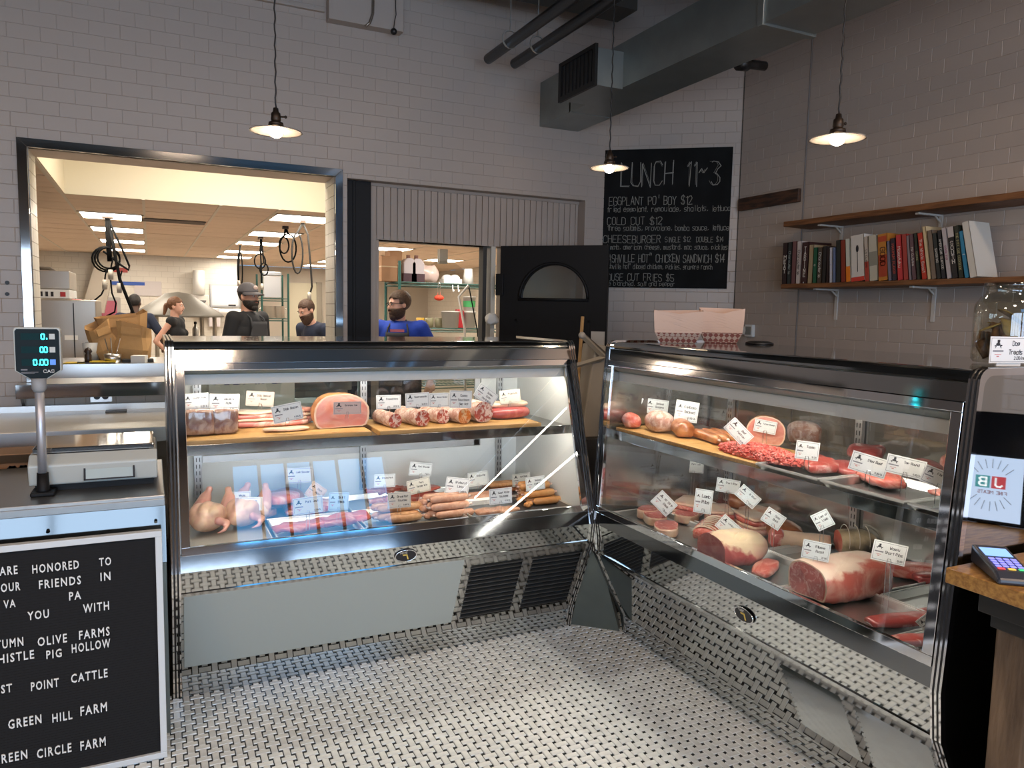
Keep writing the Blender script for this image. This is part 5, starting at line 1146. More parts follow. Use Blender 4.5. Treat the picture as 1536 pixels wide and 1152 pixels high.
# (left px, right px at the base, top px, lean px, colour, title, title colour, height fraction)
W_ = (.75, .72, .66); K_ = (.02, .018, .018)
books = [
 (1172.5, 1179.5, 365, 1, (.03, .015, .015), 'MEAT', W_, 'dark book titled MEAT in white, at the far end of the shelf'),
 (1180, 1186, 364, 1, (.025, .03, .03), 'Charcuterie', (.4, .45, .42), 'thin black book next to the one titled MEAT'),
 (1186.5, 1193, 363, 1, (.16, .07, .07), '', W_, 'muted plum book with a plain spine'),
 (1193.5, 1200, 363, 1, (.55, .48, .45), 'Charcuterie', K_, 'pale pinkish book with black lettering'),
 (1200.5, 1210.5, 364, 0, (.045, .015, .015), 'TARTINE 1', W_, 'thick dark maroon book titled TARTINE'),
 (1211, 1218, 368, 0, (.36, .27, .16), '', K_, 'tan cloth book beside the TARTINE book'),
 (1218.5, 1224.5, 372, 1, (.015, .10, .05), 'a', W_, 'dark green thin book'),
 (1225, 1232, 372, 1, (.07, .05, .035), 'Charcuterie', W_, 'brown black book with cream vertical title'),
 (1232.5, 1238.5, 370, 1, (.02, .018, .016), '', (.5, .42, .3), 'black book with faded spine'),
 (1239, 1243, 371, 2, (.025, .02, .02), '', W_, 'very thin black book next to the pale blue one'),
 (1244, 1248.5, 372, 3, (.50, .50, .56), 'y', (.1, .2, .5), 'pale lilac white thin book'),
 (1249, 1253.5, 372, 3, (.13, .17, .30), '', W_, 'slate blue thin book'),
 (1254, 1261, 361, 4, (.02, .022, .02), '', W_, 'black book leaning before the rust red one'),
 (1261.5, 1269, 361, 5, (.22, .03, .015), '', W_, 'rust red book leaning'),
 (1269.5, 1276, 359, 6, (.60, .60, .52), '', (.9, .3, .0), 'white book with an orange band at its foot'),
 (1277, 1297, 354, 6, (.66, .62, .56), '', (.05, .05, .05), 'wide white book with a black spoon drawing and red foot'),
 (1298, 1304, 356, 7, (.50, .43, .36), 'La Cuisine', K_, 'cream book with black vertical lettering and red foot'),
 (1304.5, 1317, 354, 7, (.52, .48, .38), '', K_, 'cream book with grey picture on its spine'),
 (1317.5, 1332, 352, 6, (.50, .20, .03), 'GOOD', (.08, .03, .02), 'orange and red vintage cookbook'),
 (1332.5, 1338, 362, 8, (.17, .16, .22), '', W_, 'grey blue patterned thin book'),
 (1338.5, 1346, 358, 8, (.03, .02, .03), 'MAXIMUM FLAVOR', (.6, .08, .05), 'black book titled MAXIMUM FLAVOR in red'),
 (1346.5, 1355, 353, 8, (.52, .04, .045), 'Momofuku', W_, 'bright red book, first of the red pair'),
 (1355.5, 1363, 352, 8, (.38, .05, .04), '', (.7, .4, .1), 'darker red book, second of the red pair'),
 (1363.5, 1368, 354, 9, (.24, .20, .22), '', W_, 'grey mauve thin book beside the red pair'),
 (1368.5, 1375, 352, 10, (.13, .07, .08), 'My Cuisine', W_, 'dark plum book with small white lettering'),
 (1375.5, 1380.5, 350, 10, (.03, .035, .025), 'CUISINE', (.4, .4, .2), 'dark olive thin book'),
 (1383, 1391, 350, 12, (.50, .04, .02), 'The Whole Beast', W_, 'scarlet book with a white diagonal title'),
 (1391.5, 1397, 340, 14, (.66, .52, .30), '', K_, 'tall cream yellow book leaning over the scarlet one'),
 (1397.5, 1405, 346, 12, (.20, .15, .11), '', W_, 'brown leather look book'),
 (1405.5, 1412, 350, 12, (.03, .03, .028), 'SAVORING', W_, 'black leaning book with thin white title'),
 (1412.5, 1419, 346, 12, (.02, .02, .025), 'AMERICAN SEAFOOD', W_, 'black leaning book titled AMERICAN SEAFOOD'),
 (1420.5, 1428, 342, 14, (.52, .46, .46), 'cooking', (.4, .1, .2), 'pale grey pink leaning book'),
 (1428.5, 1437.5, 341, 13, (.02, .018, .02), 'SOUTH', W_, 'black book titled SOUTH with a pale top'),
 (1438, 1446, 339, 13, (.025, .03, .02), 'THE PITT CUE COOKBOOK', (.45, .42, .2), 'black leaning book beside the SOUTH book'),
 (1447, 1454, 347, 14, (.03, .22, .38), 't', W_, 'blue leaning book next to the big pale one'),
 (1455, 1466, 333, 18, (.68, .64, .56), '', W_, 'big pale white book leaning at the near end of the row'),
]
XB = XR-.235
def on_book(px): 
    # shelf top line at the front plane of the books
    lo, hi = .8, 4.4
    for _ in range(40):
        mid = (lo+hi)/2; p = Vector((XB, mid, S1z))-Vector((0, 0, CH)); u = 768+FPX*p.dot(cr)/p.dot(cf)
        if u < px: hi = mid
        else: lo = mid
    return (lo+hi)/2
for i, (x0, x1, ty, lean, colr, title, tcol, lab) in enumerate(books):
    ya, yb_ = on_book(x0), on_book(x1-.3); wth = ya-yb_
    pm = Vector((XB, (ya+yb_)/2, S1z)); dpt = depth(pm)
    ybase_px = 576-FPX*(pm-Vector((0, 0, CH))).dot(cu)/(pm-Vector((0, 0, CH))).dot(cf)
    H = (ybase_px-ty)*dpt/FPX*1.0; dep_ = .17+.05*((i*37) % 5)/5
    la = math.atan2(lean, (ybase_px-ty))*1.0
    la += radians(0)
    R = empty('book', (XB, ya, S1z+.0005+abs(sin(la))*0)); R.rotation_euler = (-la*1.1, 0, 0)
    H = H/cos(la)
    R.location.y -= H*0 
    c = bookcol(colr); m = MB(); t = .0022
    m.box((0, -wth, 0), (t, 0, H)); m.box((0, -wth, 0), (dep_, -wth+t, H)); m.box((0, -t, 0), (dep_, 0, H)); m.build('cover', c, R)
    MB().box((t, -wth+t, .003), (dep_-.004, -t, H-.003)).build('pages', PAGE, R)
    if title:
        m = MB(); vert = title in ('MEAT', 'SOUTH', 'TARTINE 1')
        if vert:
            hh = min(wth*.62, H*.16); 
            for k, ch in enumerate(title):
                m.T = Matrix(((0, 0, -1, -.0006), (-1, 0, 0, -wth*.5+hh*.33), (0, 1, 0, H*(.62 if title != 'SOUTH' else .66)-hh*1.25*k-hh*.2), (0, 0, 0, 1)))
                if title == 'TARTINE 1': hh = min(wth*.6, H*.085); m.T = Matrix(((0, 0, -1, -.0006), (-1, 0, 0, -wth*.5+hh*.33), (0, 1, 0, H*.8-hh*1.25*k), (0, 0, 0, 1)))
                strokes(m, ch, 0, 0, hh, 1, hh*.2)
        else:
            hh = min(wth*.5, H*.72/textw(title, 1.0)); tw = textw(title, hh)
            m.T = Matrix(((0, 0, -1, -.0006), (0, -1, 0, -wth*.5+hh*.5), (-1, 0, 0, H*.5+tw/2), (0, 0, 0, 1)))
            strokes(m, title, 0, 0, hh, 1, hh*.16)
        m.build('spine_title', bookcol(tcol), R)
    if 'orange band' in lab: MB().box((-.0008, -wth, 0), (.0, 0, H*.36)).build('spine_band', bookcol((.75, .20, .01)), R)
    if 'spoon' in lab:
        m = MB(); m.add([(-.0008, -wth*.5+.010*cos(a), H*.70+.022*sin(a)) for a in [2*pi*k/14 for k in range(14)]], [tuple(range(13, -1, -1))]); m.box((-.0008, -wth*.5-.002, H*.2), (.0, -wth*.5+.002, H*.66)); m.build('spoon_drawing', INK, R)
        MB().box((-.0008, -wth, 0), (.0, 0, H*.09)).build('spine_band', bookcol((.6, .05, .03)), R)
    if 'red foot' in lab and 'cream' in lab: MB().box((-.0006, -wth, 0), (.0, 0, H*.44)).build('spine_band', bookcol((.40, .05, .03)), R)
    if 'grey picture' in lab: MB().box((-.0006, -wth, H*.33), (.0, -.001, H*.64)).build('spine_band', bookcol((.26, .25, .2)), R)
    if 'orange and red' in lab:
        MB().box((-.0006, -wth+.004, H*.08), (.0, -.004, H*.55)).build('spine_band', bookcol((.38, .05, .02)), R); MB().box((-.0006, -wth+.004, H*.83), (.0, -.004, H*.95)).build('spine_band', bookcol((.45, .06, .02)), R)
    if 'SOUTH' == title: MB().box((-.0006, -wth, H*.80), (.0, 0, H)).build('spine_band', bookcol((.55, .5, .48)), R)
    tag(R, lab, 'book', 'cookbooks on the lower shelf')
# conduit and knob on the wall under the board
p = at_x(1127, 496, XR-.010); o = empty('wall_box', p); MB().box((-.03, -.04, -.045), (.0, .04, .045)).build('box_body', WHITEP, o, bevel=.004); MB().tube([(-.035, .055, .0), (-.0, .055, .0)], .03, 16).build('round_cover', WHITEP, o)
MB().box((-.033, -.028, -.03), (-.03, .028, .03)).build('socket_face', mat('grey_face', (.25, .25, .23), .5), o)
tag(o, 'pale wall box with grey face above the paper food trays', 'wall box')
# ---- paper food trays stacks on case 2
TRP = mat('paper_tray_pink', (.66, .47, .37), .7)
def checker(name):
    m = bpy.data.materials.new(name); m.use_nodes = True; nt = m.node_tree; n = nt.nodes; L = nt.links; b = n['Principled BSDF']
    tc = n.new('ShaderNodeTexCoord'); mp = n.new('ShaderNodeMapping'); mp.inputs['Rotation'].default_value = (0, radians(45), radians(0)); L.new(tc.outputs['Object'], mp.inputs[0])
    ck = n.new('ShaderNodeTexChecker'); ck.inputs['Scale'].default_value = 60; ck.inputs[1].default_value = (.60, .45, .36, 1); ck.inputs[2].default_value = (.28, .09, .07, 1)
    L.new(mp.outputs[0], ck.inputs[0]); L.new(ck.outputs[0], b.inputs[0]); b.inputs['Roughness'].default_value = .7; return m
CKM = checker('paper_tray_check')
topz = 1.3775
for i, (px, w, lab, hsc) in enumerate(((1016, 70, 'stack of pinkish paper food trays, nearer the menu board wall', 1), (1080, 62, 'stack of pinkish paper food trays, closer to the wall box', 1.05))):
    p = at_z(px, 514, topz) if i == 0 else at_z(px, 514, topz); p.z = topz; dpt = depth(p); W2 = w*dpt/FPX/2; R = empty('food_tray_stack', p, radians(-37))
    for k in range(5):
        s = 1+.0*k; z = .012*k; m = MB(); hb = .045*hsc; a0, a1 = W2*.72, W2*(.96+.01*k)
        V = [(-a0, -a0*.7, z), (a0, -a0*.7, z), (a0, a0*.7, z), (-a0, a0*.7, z), (-a1, -a1*.75, z+hb), (a1, -a1*.75, z+hb), (a1, a1*.75, z+hb), (-a1, a1*.75, z+hb)]
        m.add(V, [(0, 3, 2, 1), (0, 1, 5, 4), (1, 2, 6, 5), (2, 3, 7, 6), (3, 0, 4, 7)]); m.build('tray_base', CKM, R)
        zt = z+hb; hh = .058*hsc; rr_ = random.Random(i*9+k); j = [rr_.uniform(-.012, .006) for _ in range(4)]
        V = [(-a1, -a1*.75, zt), (a1, -a1*.75, zt), (a1, a1*.75, zt), (-a1, a1*.75, zt), (-a1*1.02, -a1*.78, zt+hh+j[0]), (a1*1.02, -a1*.78, zt+hh+j[1]), (a1*1.02, a1*.78, zt+hh+j[2]), (-a1*1.02, a1*.78, zt+hh+j[3]), (0, -a1*.78, zt+hh-.024)]
        m = MB(); m.add(V, [(0, 1, 5, 8, 4), (1, 2, 6, 5), (2, 3, 7, 6), (3, 0, 4, 7)]); m.build('tray_rim', TRP, R)
    tag(R, lab, 'food trays', 'paper food trays on the case')
# dark oval lid on the case
p = at_z(1139, 516, topz); tag(MB().lathe([(.0, .014), (.04, .013), (.06, .006), (.062, 0), (0, 0)], n=24).build('black_disc', BLACKR, smooth=True, loc=(p.x, p.y, topz)), 'flat dark round lid lying near the paper trays', 'lid')
# ---- treat jar with sign
p = at_z(1508, 552, topz); p = Vector((1.98, 1.285, topz))
cj = at_z(1505, 545, topz); 
R = empty('treat_jar', (cj.x, cj.y+.0, topz)); JR = (1545-1457)*depth(cj)/FPX/2; JH = .235
GLJ = glassmat('jar_glass', (.90, .90, .86), 1.0)
prof = [(0, .004), (JR*.9, .003), (JR*.98, .012), (JR, .03), (JR, JH*.62), (JR*.97, JH*.72), (JR*.80, JH*.82), (JR*.66, JH*.86), (JR*.66, JH*.93), (JR*.74, JH*.945), (JR*.74, JH*.99), (JR*.66, JH)]
MB().lathe(prof, n=40).build('jar_body', GLJ, R, smooth=True)
MB().lathe([(JR*.66, JH), (JR*.58, JH), (JR*.58, JH*.86), (JR*.74, JH*.80), (JR*.93, JH*.70), (JR*.955, JH*.6), (JR*.955, .03), (JR*.9, .012), (0, .01)], n=40).build('jar_inner', GLJ, R, smooth=True)
TREAT = mat('treat_brown', (.10, .05, .02), .6, col2=(.25, .13, .04), vscale=20, bump=.3, bscale=40); LEAF = mat('treat_yellow', (.32, .23, .05), .6, col2=(.12, .10, .03), vscale=14)
rnd = random.Random(5)
for k in range(16):
    a = rnd.uniform(0, 2*pi); r = JR*.68*math.sqrt(rnd.random()); z0 = .014+.006*(k % 8); 
    o = MB().tube([(0, 0, 0), (.012, .003, .04), (.004, 0, .08)], [.010, .014, .008], 7).build('treat', TREAT, R, smooth=True, loc=(r*cos(a)*.8, r*sin(a)*.8, z0), rot=(rnd.uniform(-.5, .5), rnd.uniform(-.5, .5), a))
for k in range(5):
    a = k*1.3; o = body('dried_ear', .13, .05, .008, [LEAF], e=2, amp=.008, seed=k+300, nt=12, na=10, parent=R, zbend=.02); o.location = (.012*cos(a), .012*sin(a), .075+.008*k); o.rotation_euler = (.3*sin(a), -.9+.45*k, a)
tag(R, 'large round glass jar of brown dog treats on the case corner', 'jar')
jp = R.location
pc = at_y(1515, 525, jp.y-JR-.012); dW = (1557-1480)*depth(pc)/FPX
R = empty('jar_sign', pc, radians(-10)); hh = (545-505)*depth(pc)/FPX
MB().box((-dW/2, -.001, -hh/2), (dW/2, .001, hh/2)).build('card', PAPER, R)
card_face(R, dW, hh, ['Dog', 'Treats', '2.00/per'], 77, 1.35)
MB().box((-dW*.3, .001, -(pc.z-topz)+.0005), (dW*.3, .006, 0)).build('card_stand', PAPER, R)
tag(R, 'white sign card reading Dog Treats leaning on the glass jar', 'sign')
# ---- checkout counter with wooden top
CW = mat('counter_top_wood', (.44, .235, .06), .4, col2=(.26, .12, .03), vscale=6, stretch=(3, 14, 14), bump=.2, bscale=20, coat=.2)
OLDW = mat('old_plank', (.17, .11, .065), .7, col2=(.08, .05, .03), vscale=5, stretch=(3, 3, .6), bump=.35, bscale=22)
OLDW2 = mat('old_plank_h', (.16, .095, .055), .7, col2=(.07, .045, .03), vscale=5, stretch=(.8, 1, 6), bump=.35, bscale=22)
R = empty('checkout_counter', (1.735, 1.145, 0))
MB().box((0, -2.2, .862), (1.5, 0, .90)).build('counter_top', CW, R, bevel=.003)
MB().box((.085, -.16, .0), (.16, -.08, .80)).build('corner_post', OLDW, R, bevel=.004)
m = MB(); m.box((.055, -.19, .80), (.22, -.05, .862)); m.box((.075, -.17, .765), (.175, -.07, .80)); m.build('post_bracket', mat('iron_bracket', (.035, .035, .035), .5, .6), R, bevel=.004)
for k in range(6):
    z = .02+k*.135; MB().box((.175, -2.15, z+.004), (.195, -.10, z+.131)).build('plank', OLDW2, R, bevel=.003)
MB().box((.195, -2.15, 0), (.21, -.10, .862)).build('backing', MATTE, R)  # matte black colour stands in for the shade behind the planks
MB().box((.16, -.07, .0), (1.4, -.05, .862)).build('shade_board', MATTE, R)  # added black sheet, painting the deep shade of the gap beside the post
tag(R, 'checkout counter with orange brown wooden top and old plank side', 'counter')
# card terminal
tp = at_z(1500, 872, .9005); R = empty('card_terminal', (tp.x+.055, tp.y+.03, .9008), radians(-38))
TB_ = mat('terminal_body', (.03, .035, .05), .35)
MB().prism([(-.085, 0), (-.085, .012), (-.06, .026), (.05, .040), (.085, .046), (.085, 0)], -.04, .04, 'x').build('terminal_body', TB_, R, bevel=.006)
def onslope(y): return .026+(y+.06)*(.014/.11)+.0012
MB().add([(-.030, .018, onslope(.018)), (.030, .018, onslope(.018)), (.030, .066, onslope(.066)), (-.030, .066, onslope(.066))], [(0, 1, 2, 3)]).build('terminal_screen', mat('blue_screen', (.1, .2, .5), .3, emit=(.25, .45, .9), estr=1.4), R)
KEYL = mat('lit_key', (.2, .2, .6), .4, emit=(.25, .25, .9), estr=1.2); KR = mat('key_red', (.5, .02, .02), .4, emit=(.9, .1, .1), estr=.8); KYl = mat('key_yellow', (.6, .4, .02), .4, emit=(.9, .6, .1), estr=.8); KG = mat('key_green', (.02, .4, .1), .4, emit=(.1, .8, .3), estr=.8)
for rr2 in range(5):
    for cc in range(4 if rr2 else 3):
        if rr2 == 0: mt = [KR, KYl, KG][cc]; w_ = .0145; x = -.022+.022*cc
        else: mt = KEYL; w_ = .011; x = -.0235+.0157*cc
        y = -.052+rr2*.0135; z = onslope(y)-.0003
        MB().box((x-w_/2, y-.0045, z), (x+w_/2, y+.0045, z+.002)).build('key', mt, R)
tag(R, 'black card payment terminal with glowing blue keys on the wooden counter', 'card terminal')
# customer tablet facing the steel end panel (its picture is seen mirrored there)
SCR = mat('tablet_screen', (.8, .85, .9), .3, emit=(.55, .72, 1.0), estr=1.25); TBZ = mat('tablet_bezel', (.006, .008, .014), .25)
def tablet(loc, rz, tilt, label, logo=True):
    TH = .335 if logo else .27
    R = empty('tablet', loc); R.rotation_euler = (tilt, 0, rz)
    TWd = .105 if logo else .13
    MB().box((-TWd, -.006, 0), (TWd, .006, TH)).build('tablet_body', TBZ, R, bevel=.004)
    MB().box((-.078 if logo else -.1, -.0075, .010), (.078 if logo else .1, -.006, .200)).build('tablet_screen', SCR, R)
    if logo:
        for x, c_, ch in ((-.036, (.65, .08, .10), 'J'), (.004, (.08, .38, .42), 'B')):
            MB().box((x, -.0082, .105), (x+.036, -.0076, .141)).build('logo_tile', mat('logo_%s' % ch, c_, .4, emit=c_, estr=.9), R)
            m = MB(); m.T = Matrix(((1, 0, 0, x+.009), (0, 0, -1, -.0086), (0, 1, 0, .111), (0, 0, 0, 1))); strokes(m, ch, 0, 0, .024, 1, .005, ww=.7); m.build('logo_letter', mat('lit_white', (.9, .9, .9), .4, emit=(.9, .95, 1), estr=1.2), R)
        m = MB(); m.T = Matrix(((1, 0, 0, -.04), (0, 0, -1, -.0086), (0, 1, 0, .088), (0, 0, 0, 1))); strokes(m, 'FINE MEATS', 0, 0, .009, 1, .0015, ww=.62); m.build('logo_words', LOGR, R)
        m = MB()
        for s_ in (-1, 1):
            for k in range(7):
                a = s_*(pi/2+(k-3)*.28); m.tube([(.018*0+.035*cos(a)*1.3, -.0082, .115+s_*.0+.050*sin(a)), (.055*cos(a)*1.3, -.0082, .115+.078*sin(a))], .0008, 4)
        m.build('logo_rays', LOGG, R)
    MB().prism([(.007, 0), (.10, 0), (.10, .01), (.02, .16), (.007, .16)], -.03, .03, 'x').build('tablet_stand', TBZ, R)
    return tag(R, label, 'tablet', 'checkout tablets')
tablet((2.23, .985, .9012), radians(-121), radians(-14), 'checkout tablet with a bright screen facing the polished end panel')
tablet((2.56, .80, .9012), radians(-118), radians(-12), 'dark framed tablet with plain pale screen farther along the wooden counter', False)
# ---- left service counter (steel top, glass front), scale, letter board
R = empty('service_counter', (-1.6, 2.78, 0))
LX = 1.6+.03
MB().box((0, -.03, .845), (LX, .62, .862)).build('counter_top', mat('worn_steel_top', (.36, .36, .35), .32, .9, bump=.05, bscale=50), R, bevel=.003)
MB().box((0, -.035, .825), (LX, -.025, .85)).build('front_lip', mat('dull_steel', (.30, .31, .31), .35, .9), R, bevel=.002)
MB().prism([(-.03, .83), (-.066, .64), (-.056, .635), (-.02, .825)], 0, LX, 'x').build('front_panel', mat('dark_glass_panel', (.09, .10, .105), .06, .9), R)
MB().box((0, .0, 0), (LX, .6, .845)).build('counter_body', DARKST, R)
m = MB()
for x in (LX-.03, LX-.34): m.tube([(x, -.050, .775), (x, -.040, .78)], .005, 8)
m.build('screws', CHROME, R)
tag(R, 'dark steel service counter with a sloped glass front behind the letter board', 'counter')
# scale
zt_ = .8625
R = empty('price_scale', (-.185, 3.0, zt_))
SCP = mat('scale_plastic', (.55, .57, .53), .4)
m = MB(); m.prism([(-.085, .025), (-.10, .095), (-.055, .125), (.22, .125), (.22, .02)], -.195, .195, 'x'); m.build('scale_body', SCP, R, bevel=.006)
MB().box((-.18, -.06, .0), (.18, .2, .025)).build('scale_base', BLACKP, R)
MB().box((-.185, -.055, .128), (.185, .225, .146)).build('weigh_platter', STEEL, R, bevel=.004)
MB().box((-.17, -.05, .122), (.17, .2, .129)).build('platter_gap', BLACKP, R)
tl2 = radians(-12)
D_ = empty('operator_display', (.045, -.0955, .062), 0, R); D_.rotation_euler = (tl2, 0, 0)
MB().box((-.075, -.002, -.024), (.075, .0, .024)).build('display_glass', mat('lcd_grey', (.42, .47, .43), .25), D_)
m = MB(); m.box((-.078, -.004, -.027), (.078, -.001, -.022)); m.box((-.078, -.004, .022), (.078, -.001, .027)); m.box((-.078, -.004, -.027), (-.072, -.001, .027)); m.box((.072, -.004, -.027), (.078, -.001, .027)); m.build('display_rim', INK, D_)
for zz in (.04, .07): MB().box((-.19, -.101+.012*0, zz), (.19, -.0905-.0, zz+.0012)).build('seam_line', LOGG, R) if False else None
tag(R, 'pale grey retail scale with steel platter on the service counter', 'scale')
pp = Vector((-.335, 2.885, zt_))
R = empty('scale_display_pole', pp)
MB().box((-.035, -.03, 0), (.035, .06, .014)).build('pole_foot', BLACKP, R, bevel=.004)
MB().lathe([(.0, .075), (.017, .075), (.019, .02), (.022, .012), (0, .012)], n=20).build('pole_socket', BLACKP, R, smooth=True)
MB().tube([(0, 0, .07), (0, 0, .365)], .0135, 18).build('pole', mat('satin_aluminium', (.62, .63, .68), .42, .7), R, smooth=True)
MB().lathe([(.0, .39), (.022, .39), (.021, .355), (.015, .345), (0, .345)], n=18).build('pole_collar', mat('collar_grey', (.33, .34, .35), .5), R, smooth=True)
H_ = empty('display_head', (.0, 0, .385), 0, R)
hp_ = [(-.022, 0), (.022, 0), (.066, .03), (.066, .165), (.060, .172), (-.060, .172), (-.066, .165), (-.066, .03)]
MB().prism(hp_, 0, .035, 'y').build('head_shell', SCP, H_, bevel=.003)
MB().prism([(x*.93, z*.95+.003) for x, z in hp_], -.004, .001, 'y').build('head_face', mat('display_face', (.004, .010, .012), .45, spec=.15), H_)
CY = mat('digit_cyan', (.05, .8, .85), .4, emit=(.05, .80, .85), estr=3.0); TEAL = mat('display_teal', (.004, .03, .034), .5, spec=.1)
for (z, txt, sz) in ((.142, '0.', .017), (.099, '00', .017), (.058, '0.00', .018)):
    MB().box((-.045, -.0052, z-.011), (.03 if sz < .018 else .042, -.004, z+.011)).build('digit_window', TEAL, H_)
    m = MB(); m.T = Matrix(((1, 0, 0, 0), (0, 0, -1, -.0056), (0, 1, 0, z-sz/2), (0, 0, 0, 1))); tw = textw(txt, sz, 1.3, .5); strokes(m, txt, .030-tw, 0, sz, 1, .0034, adv=1.3, ww=.5); m.build('digits', CY, H_)
for z, mt in ((.142, SCP), (.099, SCP), (.058, mat('unit_blue', (.05, .15, .5), .4, emit=(.1, .3, .9), estr=.6))): MB().box((.034, -.0055, z-.009), (.050, -.004, z+.009)).build('unit_tag', mt, H_)
m = MB(); m.T = Matrix(((1, 0, 0, .015), (0, 0, -1, -.0052), (0, 1, 0, .024), (0, 0, 0, 1))); strokes(m, 'CAS', 0, 0, .009, 1, .0018, ww=.9); m.build('maker_letters', WHITEP, H_)
m = MB(); m.box((-.048, -.0052, .032), (-.030, -.004, .036)); m.box((-.048, -.0052, .025), (-.0, -.0045, .0265)); m.box((-.048, -.0052, .021), (-.01, -.0045, .0222)); m.build('small_print', LOGG, H_)
tag(R, 'pole display with glowing cyan digits standing in front of the scale', 'scale display')
# letter board
LBX1 = .0165; LBZ = .772; LBW = 1.05; tl = radians(0)
R = empty('letter_board', (LBX1, 2.63, .002)); R.rotation_euler = (0, 0, 0)
FELT = mat('black_felt', (.008, .008, .009), .9); FRW = mat('board_frame', (.66, .70, .72), .35)
MB().box((-LBW+.02, .004, .02), (-.02, .015, LBZ-.02)).build('felt_panel', FELT, R)
m = MB(); z = .03
while z < LBZ-.03: m.box((-LBW+.022, .0025, z), (-.022, .005, z+.0035)); z += .0085
m.build('felt_ridges', FELT, R, kind='stuff')
for a, b in (((-LBW, -.008, 0), (0, .02, .02)), ((-LBW, -.008, LBZ-.02), (0, .02, LBZ)), ((-LBW, -.008, .02), (-LBW+.02, .02, LBZ-.02)), ((-.02, -.008, .02), (0, .02, LBZ-.02))): MB().box(a, b).build('board_frame', FRW, R, bevel=.002)
LET = mat('white_letters', (.82, .83, .82), .4)
def lbword(txt, pxr, pyb, hpx, pxl):
    """a word of plastic letters between two pixels of the photograph"""
    a = at_y(pxl, pyb, 2.632); b = at_y(pxr, pyb, 2.632); h = hpx*depth(b)/FPX
    c = bpy.data.curves.new('lettering', 'FONT'); c.body = txt; c.size = 1.; c.extrude = .03; c.offset = .012; c.resolution_u = 2; c.space_character = 1.25
    t_ = bpy.data.objects.new('lettering', c); COL.objects.link(t_)
    dg = bpy.context.evaluated_depsgraph_get(); dg.update(); me = bpy.data.meshes.new_from_object(t_.evaluated_get(dg))
    bpy.data.objects.remove(t_); xs = [v.co.x for v in me.vertices]; ys = [v.co.y for v in me.vertices]
    sx = (b.x-a.x)/(max(xs)-min(xs)); sy = h/(max(ys)-min(ys)); mx, my = min(xs), min(ys)
    for v in me.vertices: v.co = Vector(((v.co.x-mx)*sx, -v.co.z*.06-.0012, (v.co.y-my)*sy))
    me.name = 'lettering'; me.materials.clear(); me.materials.append(LET)
    for p_ in me.polygons: p_.material_index = 0
    o = bpy.data.objects.new('lettering', me); COL.objects.link(o); o.parent = R; o.location = (a.x-LBX1, 0, a.z-.002)
for (t, xl, xr, yb_, hp2) in (('ARE', 0, 27, 863, 13), ('HONORED', 49, 119, 860, 13), ('TO', 149, 167, 849, 12.5), ('OUR', 2, 31, 888, 13), ('FRIENDS', 59, 122, 883, 13), ('IN', 151, 166, 871, 12.5),
  ('VA', 6, 24, 912, 12), ('PA', 104, 122, 900, 12.5), ('YOU', 42, 74, 930, 13), ('WITH', 125, 164, 919, 13),
  ('AUTUMN', -28, 36, 977, 13.5), ('OLIVE', 57, 101, 969, 13.5), ('FARMS', 119, 165, 959, 13.5), ('THISTLE', -14, 52, 997, 13.5), ('PIG', 70, 93, 988, 13), ('HOLLOW', 108, 166, 979, 13.5),
  ('WEST', -24, 19, 1044, 13), ('POINT', 47, 89, 1036, 13.5), ('CATTLE', 107, 162, 1024, 13.5), ('GREEN', 13, 63, 1093, 14), ('HILL', 79, 109, 1083, 13), ('FARM', 121, 161, 1073, 14), ('GREEN', -10, 42, 1147, 14), ('CIRCLE', 56, 108, 1137, 14), ('FARM', 121, 159, 1125, 14)):
    lbword(t, xr, yb_, hp2, xl)
tag(R, 'black letter board in a white frame listing farms, standing before the counter', 'letter board')
# ---- behind the counters: steel work table under the serving window
R = empty('steel_work_table', (-1.9, 4.3, 0))
MB().box((0, 0, .845), (3.05, .78, .87)).build('table_top', mat('pale_worktop', (.66, .62, .55), .3, .3), R, bevel=.003)
MB().box((0, -.01, .79), (3.05, .0, .868)).build('table_lip', BRUSH, R, bevel=.002)
MB().box((0, .76, .87), (3.05, .78, .905)).build('table_upstand', BRUSH, R)
for x in (.05, 1.5, 2.98):
    for y in (.05, .72): MB().tube([(x, y, 0), (x, y, .845)], .02, 10).build('leg', BRUSH, R)
MB().box((.03, .05, .25), (3.0, .75, .27)).build('lower_shelf', BRUSH, R)
tag(R, 'long stainless work table against the wall below the serving window', 'table')
p = at_z(175, 612, .871); tag(MB().box((-.05, -.05, 0), (.06, .03, .008)).build('clipboard', mat('clip_dark', (.08, .08, .08), .4), loc=(p.x, 4.95, .8715)), 'small dark clip lying on the work table near the outlet', 'clip')
# carton
R = empty('carton', (-.62, 3.72, 0)); CART = mat('carton_brown', (.30, .16, .08), .75, var=.06, vscale=3)
MB().box((-.25, -.2, .0), (.27, .2, .86)).build('carton_body', CART, R, bevel=.004)
MB().prism([(-.2, .86), (-.27, .905), (-.268, .909), (-.196, .864)], -.25, .27, 'x').build('carton_flap', CART, R)
m = MB(); m.T = Matrix(((1, 0, 0, .06), (0, 0, -1, -.2008), (0, 1, 0, .765), (0, 0, 0, 1)));
m.T = Matrix(((0, 1, 0, .09), (0, 0, -1, -.2008), (1, 0, 0, .79), (0, 0, 0, 1))); strokes(m, '8', 0, 0, .075, 1, .014, ww=.7); m.build('carton_print', INK, R)
tag(R, 'brown cardboard carton with a printed 8 behind the service counter', 'carton')
